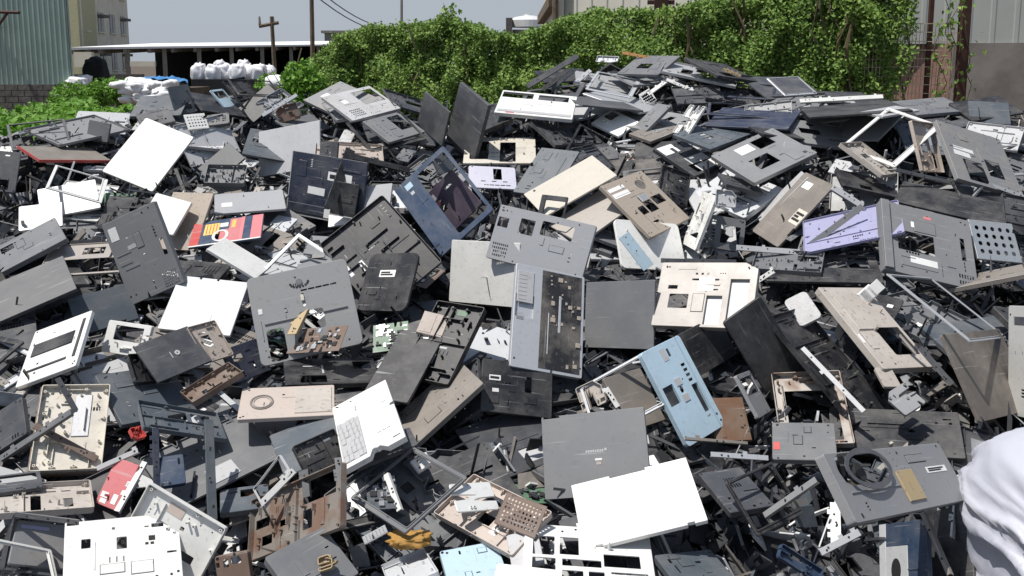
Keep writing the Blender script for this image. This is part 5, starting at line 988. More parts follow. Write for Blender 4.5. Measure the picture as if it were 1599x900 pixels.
('deck', 'silver', 'silver_paint', 0.351, 0.246, (0.1194, 2.8189, 1.3792), (0.6561, 0.1935, 0.4405, -0.5814), 'silver laptop body with a black keyboard bay and touchpad', {'d': 0.02, 'ho': [], 'ra': [(0.02, 0.04, 0.97, 0.62, 0.001, 'black', 'keyboard_bay', 'grubby')], 'rc': [(0.3, 0.72, 0.52, 0.98, 0.008)], 'big2': 1}, 'silver laptop body'),
('cover', 'midgrey', 'plastic', 0.322, 0.238, (0.3784, 3.0979, 1.3173), (0.7506, 0.5241, -0.313, -0.2528), 'plain square dark grey cover beside the silver laptop body', {'r': 0.003, 'd': 0.008}, 'plain square grey cover'),
('bottom', 'beige', 'clean_plastic', 0.341, 0.248, (0.6529, 2.9578, 1.4286), (0.8877, 0.3849, -0.1481, -0.2049), 'pinkish beige bottom case with a white label and two metal bays', {'d': 0.025, 'st': [(0.42, 0.24, 0.58, 0.45, 'paper')], 'rc': [(0.52, 0.52, 0.68, 0.96, 0.012, 'silver', 'metal_plate'), (0.74, 0.26, 0.93, 0.96, 0.012, 'silver', 'metal_plate')], 'sc': 7, 'cc': {1: (0.13, 0.1)}, 'pale': 1}, 'pinkish beige case with a label'),
('strip', 'white', 'clean_plastic', 0.072, 0.018, (0.9329, 3.2265, 1.4267), (0.7926, 0.5012, -0.3408, 0.0657), 'short white bar touching the pinkish beige case', {}, ''),
('strip', 'charcoal', 'plastic', 0.294, 0.016, (0.7326, 3.4471, 1.4343), (0.8145, 0.5797, -0.0096, -0.0231), 'charcoal rail along the top of the pinkish beige case', {}, ''),
('bottom', 'black', 'plastic', 0.228, 0.164, (0.0164, 2.6605, 1.2076), (0.8822, 0.4481, 0.1361, 0.0481), 'black case with small stickers under the silver laptop body', {'st': [(0.1, 0.3, 0.26, 0.4, 'paper', 1), (0.15, 0.55, 0.24, 0.62, 'paper')], 'rho': 1}, ''),
('deck', 'skyblue', 'clean_plastic', 0.293, 0.176, (0.5057, 2.5332, 1.2521), (0.8105, 0.2481, 0.4066, -0.341), 'light blue palm rest deck with speaker slots and a touchpad hole', {'blue': 1, 'd': 0.018, 'r': 0.01}, 'light blue palm rest deck'),
('ring', 'silver', 'silver_paint', 0.236, 0.199, (0.3261, 2.5764, 1.2162), (0.9125, 0.288, -0.2902, 0.0143), 'silver surround edge running up to the light blue deck', {'ring': (0.04, 0.06, 0.96, 0.94), 'd': 0.005}, ''),
('strip', 'white', 'clean_plastic', 0.065, 0.015, (0.2994, 2.5705, 1.2118), (0.4343, 0.2369, -0.4959, 0.7137), 'short white strip near the branded cover', {}, ''),
('small', 'beige', 'grubby', 0.085, 0.079, (0.2469, 2.6476, 1.1889), (0.8381, 0.4546, -0.3011, 0.0137), 'beige crumpled bracket above the branded cover', {}, ''),
('cover', 'taupe', 'grubby', 0.154, 0.174, (0.3718, 2.6077, 1.1927), (0.8664, 0.3995, 0.1183, 0.2752), 'dull taupe cover behind the branded cover', {}, ''),
('block', 'rust', 'rusty', 0.11, 0.133, (0.6486, 2.5463, 1.1543), (0.9093, 0.4088, 0.0438, 0.0646), 'rusty coiled scrap beside the light blue deck', {}, ''),
('strip', 'taupe', 'plastic', 0.175, 0.008, (0.5687, 2.3706, 1.1636), (0.8882, 0.4576, 0.0362, -0.0179), 'thin taupe rod lying across the lower end of the light blue deck', {}, ''),
('cover', 'grey', 'plastic', 0.3, 0.222, (0.2249, 2.3275, 1.1453), (0.8543, 0.4802, -0.1813, -0.0816), 'grey screen cover with faint lettering and a small badge', {'r': 0.004, 'd': 0.008, 'brand': 1, 'nt': [(0, 0.02, 0.18, 0.006)]}, 'grey cover with faint lettering'),
('cover', 'white', 'clean_plastic', 0.305, 0.205, (0.3096, 2.0996, 1.1222), (0.9759, 0.1766, -0.1264, 0.0211), 'bright white screen cover in the front centre', {'r': 0.002, 'd': 0.012, 'nt': [(0, 0.33, 0.64, 0.008), (2, 0.1, 0.16, 0.006), (2, 0.84, 0.9, 0.006)], 'pale': 1}, 'bright white front cover'),
('tray', 'black', 'plastic', 0.188, 0.293, (-0.2186, 2.8229, 1.2971), (0.9037, 0.3391, -0.0934, -0.2441), 'black chassis with a green tag leaning left of the plain cover', {'inn': True, 'd': 0.02, 'rb': 9, 'bo': 9, 'st': [(0.45, 0.05, 0.65, 0.12, 'green')], 'edge': None}, 'black chassis with a green tag'),
('block', 'pinktan', 'grubby', 0.087, 0.087, (-0.2631, 2.8856, 1.3456), (0.929, 0.3434, 0.0484, -0.1291), 'pinkish drive bay with round holes', {}, 'pinkish drive bay'),
('cover', 'black', 'plastic', 0.161, 0.301, (-0.3446, 2.7634, 1.249), (0.9547, 0.2339, -0.0412, -0.1791), 'black cover leaning below the pinkish drive bay', {'st': [(0.55, 0.05, 0.7, 0.1, 'paper')]}, ''),
('bottom', 'taupe', 'grubby', 0.286, 0.209, (-0.2351, 2.6426, 1.1681), (0.9292, 0.0836, -0.3033, 0.1938), 'brownish grey cover under the black leaning chassis', {'rho': 0}, 'brownish grey cover'),
('inner', 'charcoal', 'plastic', 0.162, 0.202, (-0.1537, 2.6992, 1.1662), (0.8911, 0.26, -0.3679, -0.0556), 'charcoal shell beneath the brownish grey cover', {}, ''),
('deck', 'white', 'clean_plastic', 0.175, 0.39, (-0.404, 2.3712, 1.22), (0.9679, 0.0494, -0.2112, 0.1268), 'torn white palm rest with a grey keyboard corner', {'r': 0.002, 'd': 0.016, 'bite': 2, 'ho': [], 'ky': [(0.02, 0.35, 0.4, 0.95, 5, 7, 0.1, 'palegrey')], 'pale': 1}, 'torn white palm rest'),
('inner', 'black', 'plastic', 0.129, 0.098, (-0.5197, 2.3096, 1.1513), (0.8424, 0.4017, 0.0896, 0.3478), 'black shell beside the torn white palm rest', {}, ''),
('cover', 'slate', 'plastic', 0.201, 0.199, (-0.566, 2.4085, 1.1439), (0.9642, 0.1289, -0.0921, 0.2128), 'slate cover in shadow beneath the pinkish beige palm rest', {}, ''),
('deck', 'charcoal', 'plastic', 0.172, 0.122, (-0.3514, 2.338, 1.1594), (0.9786, 0.0169, -0.1368, 0.1526), 'charcoal front edge below the torn white palm rest', {'ho': [(0.2, 0.3, 0.55, 0.6)]}, ''),
('tray', 'taupe', 'rusty', 0.378, 0.158, (-0.5442, 2.1427, 1.0681), (0.8454, 0.3936, -0.3456, -0.1044), 'rust streaked brown chassis with many openings', {'inn': True, 'd': 0.016, 'ho': [(0.02, 0.35, 0.18, 0.5), (0.3, 0.5, 0.38, 0.6), (0.55, 0.05, 0.9, 0.4), (0.1, 0.65, 0.22, 0.8)], 'bo': 16, 'rb': 8}, 'rust streaked chassis'),
('strip', 'grey', 'plastic', 0.127, 0.017, (-0.4183, 2.0794, 1.1811), (0.4936, 0.372, -0.2218, 0.7542), 'grey slotted rail on the edge of the rust streaked chassis', {}, ''),
('strip', 'charcoal', 'plastic', 0.072, 0.019, (-0.5285, 2.1674, 1.1378), (0.6059, 0.1814, -0.3821, 0.6738), 'charcoal bar resting on the rust streaked chassis', {}, ''),
('ring', 'midgrey', 'plastic', 0.201, 0.226, (-0.2626, 2.1626, 1.1296), (0.9261, 0.1601, 0.0146, -0.3412), 'grey screen surround hanging loose over a dark gap', {'ring': (0.05, 0.07, 0.95, 0.93), 'd': 0.007}, 'loose grey surround'),
('board', 'slate', 'plastic', 0.079, 0.108, (-0.3357, 2.1823, 1.107), (0.9673, 0.2013, 0.0755, 0.1346), 'slate circuit board seen through the loose grey surround', {}, ''),
('strip', 'white', 'clean_plastic', 0.105, 0.014, (-0.3082, 2.1753, 1.1103), (0.5395, 0.0753, -0.4754, 0.6908), 'white thin strip inside the loose grey surround', {}, ''),
('block', 'white', 'clean_plastic', 0.039, 0.039, (-0.2452, 2.2797, 1.1412), (0.8691, 0.3452, -0.0346, 0.3525), 'small white block inside the loose grey surround', {}, ''),
('shield', 'palegrey', 'clean_plastic', 0.06, 0.018, (-0.3326, 2.0388, 1.0698), (0.8653, 0.4403, -0.1349, 0.1977), 'pale shredded strip with faded print', {}, ''),
('deck', 'midgrey', 'plastic', 0.166, 0.15, (-0.4659, 1.952, 1.0407), (0.8821, 0.2334, 0.0752, 0.4022), 'dark grey deck cut by the bottom border', {'d': 0.02, 'ho': [], 'ra': [(0.3, 0.3, 0.4, 0.6, 0.002)], 'st': [(0.02, 0.5, 0.14, 0.85, 'paper', 3)]}, 'dark grey deck at the bottom'),
('small', 'gold', 'grubby', 0.035, 0.034, (-0.4326, 1.9501, 1.0456), (0.9227, 0.3501, -0.1489, 0.0624), 'yellow broken foam lump on the dark grey deck', {}, ''),
('tray', 'pinktan', 'grubby', 0.157, 0.279, (-0.0491, 2.1495, 1.058), (0.903, 0.0884, -0.1574, 0.3899), 'brown grey chassis in the lower middle with cut bays', {'inn': True, 'd': 0.014, 'ho': [(0.3, 0.4, 0.5, 0.55), (0.7, 0.3, 0.85, 0.6)], 'bo': 10, 'rb': 6, 'st': [(0.2, 0.6, 0.45, 0.68, 'paper')]}, 'brown chassis in the lower middle'),
('shield', 'brown', 'plastic', 0.121, 0.08, (0.0215, 2.0855, 1.0956), (0.8721, 0.3865, -0.1096, -0.2792), 'brown keyboard backing plate with fine rows', {'nx': 10, 'ny': 6}, ''),
('inner', 'white', 'silver_paint', 0.116, 0.086, (-0.097, 2.1604, 1.1055), (0.9491, 0.2154, 0.1218, 0.195), 'crumpled white blue sheet lying behind the brown chassis', {'inn': False, 'bite': 3, 'd': 0.004}, ''),
('cover', 'palegrey', 'plastic', 0.078, 0.104, (0.0307, 2.0177, 1.0445), (0.976, 0.1797, -0.1098, 0.0562), 'pale green grey plate beside the white board of bays', {}, ''),
('bottom', 'skyblue', 'clean_plastic', 0.143, 0.128, (-0.0912, 2.0059, 1.0086), (0.9817, 0.1285, -0.0008, 0.1408), 'pale blue panel at the bottom border', {'rho': 0, 'pale': 1}, ''),
('small', 'silver', 'clean_plastic', 0.111, 0.256, (-0.2396, 1.9535, 1.0223), (0.9699, -0.1374, -0.147, 0.1373), 'crumpled silver blue wrapper at the bottom border', {}, ''),
('tray', 'white', 'clean_plastic', 0.305, 0.252, (0.1787, 1.9613, 1.0481), (0.9979, 0.056, 0.0189, -0.0268), 'white chassis board full of square bays at the bottom', {'inn': False, 'd': 0.02, 'ho': [(0.07, 0.18, 0.24, 0.46), (0.28, 0.18, 0.43, 0.44), (0.07, 0.5, 0.25, 0.85), (0.3, 0.66, 0.46, 0.84), (0.5, 0.66, 0.62, 0.84), (0.62, 0.4, 0.9, 0.58), (0.3, 0.5, 0.6, 0.6)], 'sc': 9, 'bo': 6, 'pale': 1}, 'white chassis board'),
('cover', 'white', 'clean_plastic', 0.151, 0.105, (0.0326, 1.8585, 1.048), (0.9856, 0.1513, 0.0036, -0.0756), 'white strip of casing at the bottom border', {}, ''),
('bottom', 'slate', 'plastic', 0.154, 0.136, (0.4324, 1.9586, 1.0266), (0.9856, 0.0359, 0.0483, 0.1579), 'slate scrap casing below the bright white front cover', {}, ''),
('bottom', 'charcoal', 'plastic', 0.125, 0.168, (0.5741, 2.1762, 1.1185), (0.986, 0.0808, 0.0075, 0.1453), 'charcoal casing with a ridged vent beside the white front cover', {'sl': [(0.4, 0.2, 0.7, 0.5, 5, 2)], 'rho': 0}, ''),
('ring', 'black', 'plastic', 0.173, 0.143, (0.6342, 2.1164, 1.1243), (0.8811, 0.3657, 0.0887, 0.2864), 'black curved surround in the lower right jumble', {'d': 0.006}, 'black curved surround'),
('strip', 'silver', 'silver_paint', 0.155, 0.013, (0.6148, 2.2976, 1.1515), (0.8742, 0.4845, 0.0167, -0.0278), 'silver hinge rod lying flat in the lower right', {}, ''),
('strip', 'grey', 'plastic', 0.162, 0.015, (0.681, 2.0741, 1.1465), (0.8743, 0.2865, -0.3917, 0.0061), 'grey bar rising to the grey speaker case', {}, ''),
('bottom', 'grey', 'plastic', 0.584, 0.142, (0.8649, 1.8773, 1.2914), (0.8616, 0.3459, 0.2511, 0.2738), 'grey case with a round fan hole and a rectangular slot', {'d': 0.022, 'ho': [(0.05, 0.02, 0.42, 0.5, 0.03)], 'st': [(0.74, 0.38, 0.93, 0.48, 'paper', 2)], 'ra': [(0.46, 0.38, 0.6, 0.86, 0.004, 'gold', 'socket_plate', 'grubby')], 'sc': 4, 'fan': 1}, 'grey case with a fan hole'),
('deck', 'blue', 'clean_plastic', 0.195, 0.164, (0.9503, 2.0372, 1.0108), (0.7129, 0.3132, -0.5231, -0.3465), 'blue palm rest with a white curved panel and oval hole', {'oval': 1, 'ho': [], 'd': 0.012}, 'blue palm rest with an oval hole'),
('strip', 'silver', 'silver_paint', 0.106, 0.016, (0.787, 2.0123, 1.0639), (0.87, 0.4307, -0.201, 0.1307), 'white tipped bar below the grey case with a fan hole', {}, ''),
('small', 'blue', 'plastic', 0.12, 0.036, (0.6754, 1.9672, 1.0343), (0.8868, 0.36, 0.2613, -0.1254), 'bright blue broken bracket at the bottom border', {}, ''),
('strip', 'white', 'clean_plastic', 0.102, 0.024, (0.7917, 2.059, 1.0868), (0.7441, 0.1891, -0.3472, 0.5385), 'pale blue upright strip under the grey case', {}, ''),
('strip', 'taupe', 'plastic', 0.164, 0.011, (0.9821, 1.9495, 1.0987), (0.6868, -0.1846, -0.4575, 0.5338), 'taupe diagonal rod beside the blue palm rest', {}, ''),
('strip', 'white', 'plastic', 0.083, 0.006, (1.0692, 2.0449, 1.1013), (0.8294, -0.0775, -0.3931, 0.3893), 'thin white rod standing in the gap beside the sack', {}, ''),
('bottom', 'black', 'plastic', 0.132, 0.21, (1.0571, 2.039, 1.0594), (0.815, 0.258, -0.4389, -0.2767), 'black case beside the big white sack', {}, ''),
('bottom', 'black', 'plastic', 0.361, 0.179, (1.1294, 2.5246, 1.1248), (0.9635, 0.2, -0.0794, -0.1594), 'black case in the hollow above the grey case with a fan hole', {}, ''),
('bottom', 'white', 'clean_plastic', 0.253, 0.191, (-0.9146, 1.9734, 1.0667), (0.9534, 0.1895, 0.1078, 0.2086), 'bright white case with punched openings in the lower left', {'d': 0.02, 'r': 0.003, 'ho': [(0.1, 0.06, 0.24, 0.2), (0.14, 0.28, 0.22, 0.42), (0.44, 0.3, 0.53, 0.48), (0.72, 0.32, 0.78, 0.4), (0.4, 0.14, 0.43, 0.18), (0.75, 0.14, 0.86, 0.2)], 'pale': 1, 'nt': [(0, 0.0, 0.12, 0.01)]}, 'bright white punched case'),
('tray', 'white', 'clean_plastic', 0.229, 0.162, (-0.8289, 2.055, 1.0575), (0.7838, 0.5735, 0.0927, -0.2195), 'white chassis tray behind the punched case', {'inn': True, 'd': 0.014, 'bo': 8, 'rb': 4, 'st': [(0.3, 0.1, 0.5, 0.25, 'pinktan')], 'pale': 1}, 'white chassis tray'),
('inner', 'pink', 'clean_plastic', 0.09, 0.12, (-1.0327, 2.2126, 1.1139), (0.859, 0.4398, -0.1105, -0.2378), 'pinkish red panel with white stickers standing in the lower left', {'inn': False, 'd': 0.012, 'r': 0.006, 'st': [(0.1, 0.72, 0.4, 0.84, 'paper'), (0.15, 0.86, 0.42, 0.95, 'paper'), (0.6, 0.7, 0.8, 0.9, 'paper')]}, 'pinkish red panel'),
('small', 'red', 'clean_plastic', 0.037, 0.039, (-1.0457, 2.3793, 1.1777), (0.8503, 0.2683, 0.1944, 0.409), 'small bright red clip above the pinkish red panel', {}, ''),
('strip', 'palegrey', 'clean_plastic', 0.114, 0.013, (-1.046, 2.2531, 1.1625), (0.8497, 0.4844, -0.1329, 0.1605), 'pale strip touching the top of the pinkish red panel', {}, ''),
('strip', 'white', 'clean_plastic', 0.141, 0.014, (-0.982, 2.1819, 1.1236), (0.7222, 0.2906, -0.1456, 0.6106), 'white edge bar along the pinkish red panel', {}, ''),
('tray', 'beige', 'grubby', 0.235, 0.159, (-1.1918, 2.1363, 1.1049), (0.9657, -0.0057, 0.0845, 0.2454), 'beige grey chassis strip cut by the left border', {'inn': True, 'd': 0.014, 'bo': 7, 'rb': 4, 'ho': [(0.4, 0.3, 0.5, 0.8)]}, ''),
('deck', 'charcoal', 'plastic', 0.123, 0.096, (-1.2828, 2.1858, 1.1325), (0.9568, 0.0151, 0.0619, 0.2835), 'charcoal bar above the beige grey chassis', {}, ''),
('ring', 'charcoal', 'plastic', 0.182, 0.134, (-1.1326, 2.0081, 1.0599), (0.8177, 0.5712, -0.0169, -0.0701), 'charcoal surround over a grey sheet in the lower left corner', {'ring': (0.1, 0.1, 0.95, 0.95)}, ''),
('cover', 'grey', 'grubby', 0.137, 0.107, (-1.1427, 2.0437, 1.0403), (0.8946, 0.2945, 0.2831, 0.181), 'grey sheet with a faded blue line inside the charcoal surround', {'mk': [('lilac', [(0.08, 0.1, 0.55, 0.18)])]}, ''),
('ring', 'white', 'clean_plastic', 0.189, 0.172, (-1.1243, 1.9123, 1.0533), (0.8723, 0.0715, 0.3483, 0.3355), 'white surround in the bottom left corner', {'ring': (0.08, 0.08, 0.92, 0.92)}, ''),
('bottom', 'brown', 'grubby', 0.086, 0.065, (-0.6565, 1.9611, 1.0278), (0.8092, 0.5663, -0.155, 0.0208), 'pale printed box at the bottom left', {'rho': 0, 'dk': 2}, ''),
('ring', 'palegrey', 'plastic', 0.115, 0.092, (-0.6292, 2.2195, 1.1183), (0.8743, 0.1877, -0.3924, 0.2152), 'pale surround corner above the rust streaked chassis', {}, ''),
('strip', 'white', 'clean_plastic', 0.111, 0.016, (-0.6033, 2.1814, 1.1213), (0.7759, 0.4949, -0.2072, 0.3318), 'bright white strip pointing to the rust streaked chassis', {}, ''),
('cover', 'black', 'plastic', 0.315, 0.229, (0.318, 5.5671, 2.1313), (0.9794, 0.1519, -0.0031, 0.1328), 'LAYER', {}, ''),
('bottom', 'steel', 'plastic', 0.327, 0.243, (0.5501, 5.519, 2.0932), (0.9818, 0.1699, 0.0853, 0.0023), 'LAYER', {}, ''),
('inner', 'grey', 'plastic', 0.394, 0.296, (0.8241, 5.5173, 2.1089), (0.9662, 0.123, 0.0223, 0.2256), 'LAYER', {}, ''),
('ring', 'black', 'plastic', 0.299, 0.223, (1.0337, 5.2906, 2.0526), (0.9655, 0.1595, -0.0999, -0.1797), 'LAYER', {}, ''),
('tray', 'charcoal', 'plastic', 0.323, 0.239, (1.2442, 5.142, 2.0208), (0.9813, 0.1782, 0.0728, -0.01), 'LAYER', {}, ''),
('deck', 'charcoal', 'plastic', 0.368, 0.267, (0.2225, 5.2129, 2.0183), (0.9625, 0.1807, -0.102, -0.1746), 'LAYER', {}, ''),
('cover', 'palegrey', 'plastic', 0.35, 0.249, (0.4856, 5.2299, 1.9437), (0.9827, 0.1672, -0.0788, 0.0128), 'LAYER', {}, ''),
('bottom', 'steel', 'plastic', 0.41, 0.325, (0.7401, 4.9464, 1.902), (0.9099, 0.1204, -0.0012, -0.3969), 'LAYER', {}, ''),
('inner', 'charcoal', 'plastic', 0.27, 0.199, (1.0525, 5.0984, 2.0222), (0.9713, 0.2362, -0.0147, 0.0218), 'LAYER', {}, ''),
('ring', 'navy', 'plastic', 0.287, 0.214, (1.3494, 5.1319, 2.0501), (0.9697, 0.1873, -0.0024, -0.1568), 'LAYER', {}, ''),
('tray', 'midgrey', 'plastic', 0.328, 0.244, (1.5012, 4.8497, 1.9691), (0.9278, 0.2035, -0.1131, -0.2914), 'LAYER', {}, ''),
('deck', 'steel', 'plastic', 0.304, 0.22, (1.6727, 4.6926, 1.9533), (0.9829, 0.1756, -0.0546, 0.0074), 'LAYER', {}, ''),
('cover', 'steel', 'plastic', 0.338, 0.248, (1.7211, 4.4672, 1.8856), (0.8863, 0.1839, -0.1156, -0.409), 'LAYER', {}, ''),
('bottom', 'charcoal', 'plastic', 0.316, 0.235, (2.1531, 4.4374, 1.9355), (0.9739, 0.1462, -0.0473, 0.167), 'LAYER', {}, ''),
('inner', 'palegrey', 'plastic', 0.241, 0.179, (2.2632, 4.219, 1.8579), (0.9056, 0.2889, -0.0547, -0.3056), 'LAYER', {}, ''),
('ring', 'grey', 'plastic', 0.317, 0.233, (2.264, 4.0161, 1.774), (0.9658, 0.2293, -0.0009, 0.1211), 'LAYER', {}, ''),
('tray', 'steel', 'plastic', 0.276, 0.204, (1.5242, 3.8439, 1.6524), (0.8913, 0.3772, -0.1554, -0.1978), 'LAYER', {}, ''),
('deck', 'steel', 'plastic', 0.335, 0.267, (1.8251, 3.8318, 1.598), (0.7951, 0.2225, -0.2393, -0.5109), 'LAYER', {}, ''),
('cover', 'black', 'plastic', 0.33, 0.237, (2.025, 3.6786, 1.596), (0.9242, 0.3558, 0.1079, 0.0872), 'LAYER', {}, ''),
('bottom', 'grey', 'plastic', 0.383, 0.271, (1.5546, 4.4339, 1.8569), (0.9794, 0.1888, 0.0669, 0.025), 'LAYER', {}, ''),
('inner', 'steel', 'plastic', 0.237, 0.175, (1.3228, 4.6368, 1.9395), (0.9356, 0.3016, -0.1157, -0.1425), 'LAYER', {}, ''),
('ring', 'midgrey', 'plastic', 0.319, 0.235, (1.1074, 4.7039, 1.9024), (0.9486, 0.2342, -0.1575, -0.143), 'LAYER', {}, ''),
('tray', 'steel', 'plastic', 0.335, 0.248, (-0.8253, 4.8476, 1.9628), (0.9507, 0.1761, -0.027, 0.2539), 'LAYER', {}, ''),
('deck', 'charcoal', 'plastic', 0.358, 0.258, (-0.5995, 4.6893, 1.8535), (0.955, 0.2075, 0.0959, 0.1891), 'LAYER', {}, ''),
('cover', 'black', 'plastic', 0.347, 0.252, (-1.5862, 4.9671, 1.9735), (0.9183, 0.1472, 0.1529, 0.3341), 'LAYER', {}, ''),
('bottom', 'slate', 'plastic', 0.27, 0.202, (-1.8833, 4.8158, 1.9811), (0.9654, 0.2604, -0.0109, 0.0073), 'LAYER', {}, ''),
('inner', 'grey', 'plastic', 0.384, 0.293, (-2.1619, 4.4619, 1.8711), (0.8639, 0.1323, -0.0049, 0.4859), 'LAYER', {}, ''),
('ring', 'charcoal', 'plastic', 0.254, 0.19, (-2.2747, 4.3056, 1.8664), (0.9083, 0.3148, 0.0496, 0.2712), 'LAYER', {}, ''),
('tray', 'palegrey', 'plastic', 0.318, 0.232, (-1.6416, 4.5991, 1.8271), (0.9689, 0.2022, 0.0876, 0.1123), 'LAYER', {}, ''),
('deck', 'slate', 'plastic', 0.353, 0.249, (-1.1613, 4.5158, 1.7855), (0.9663, 0.2202, 0.1176, 0.0627), 'LAYER', {}, ''),
]
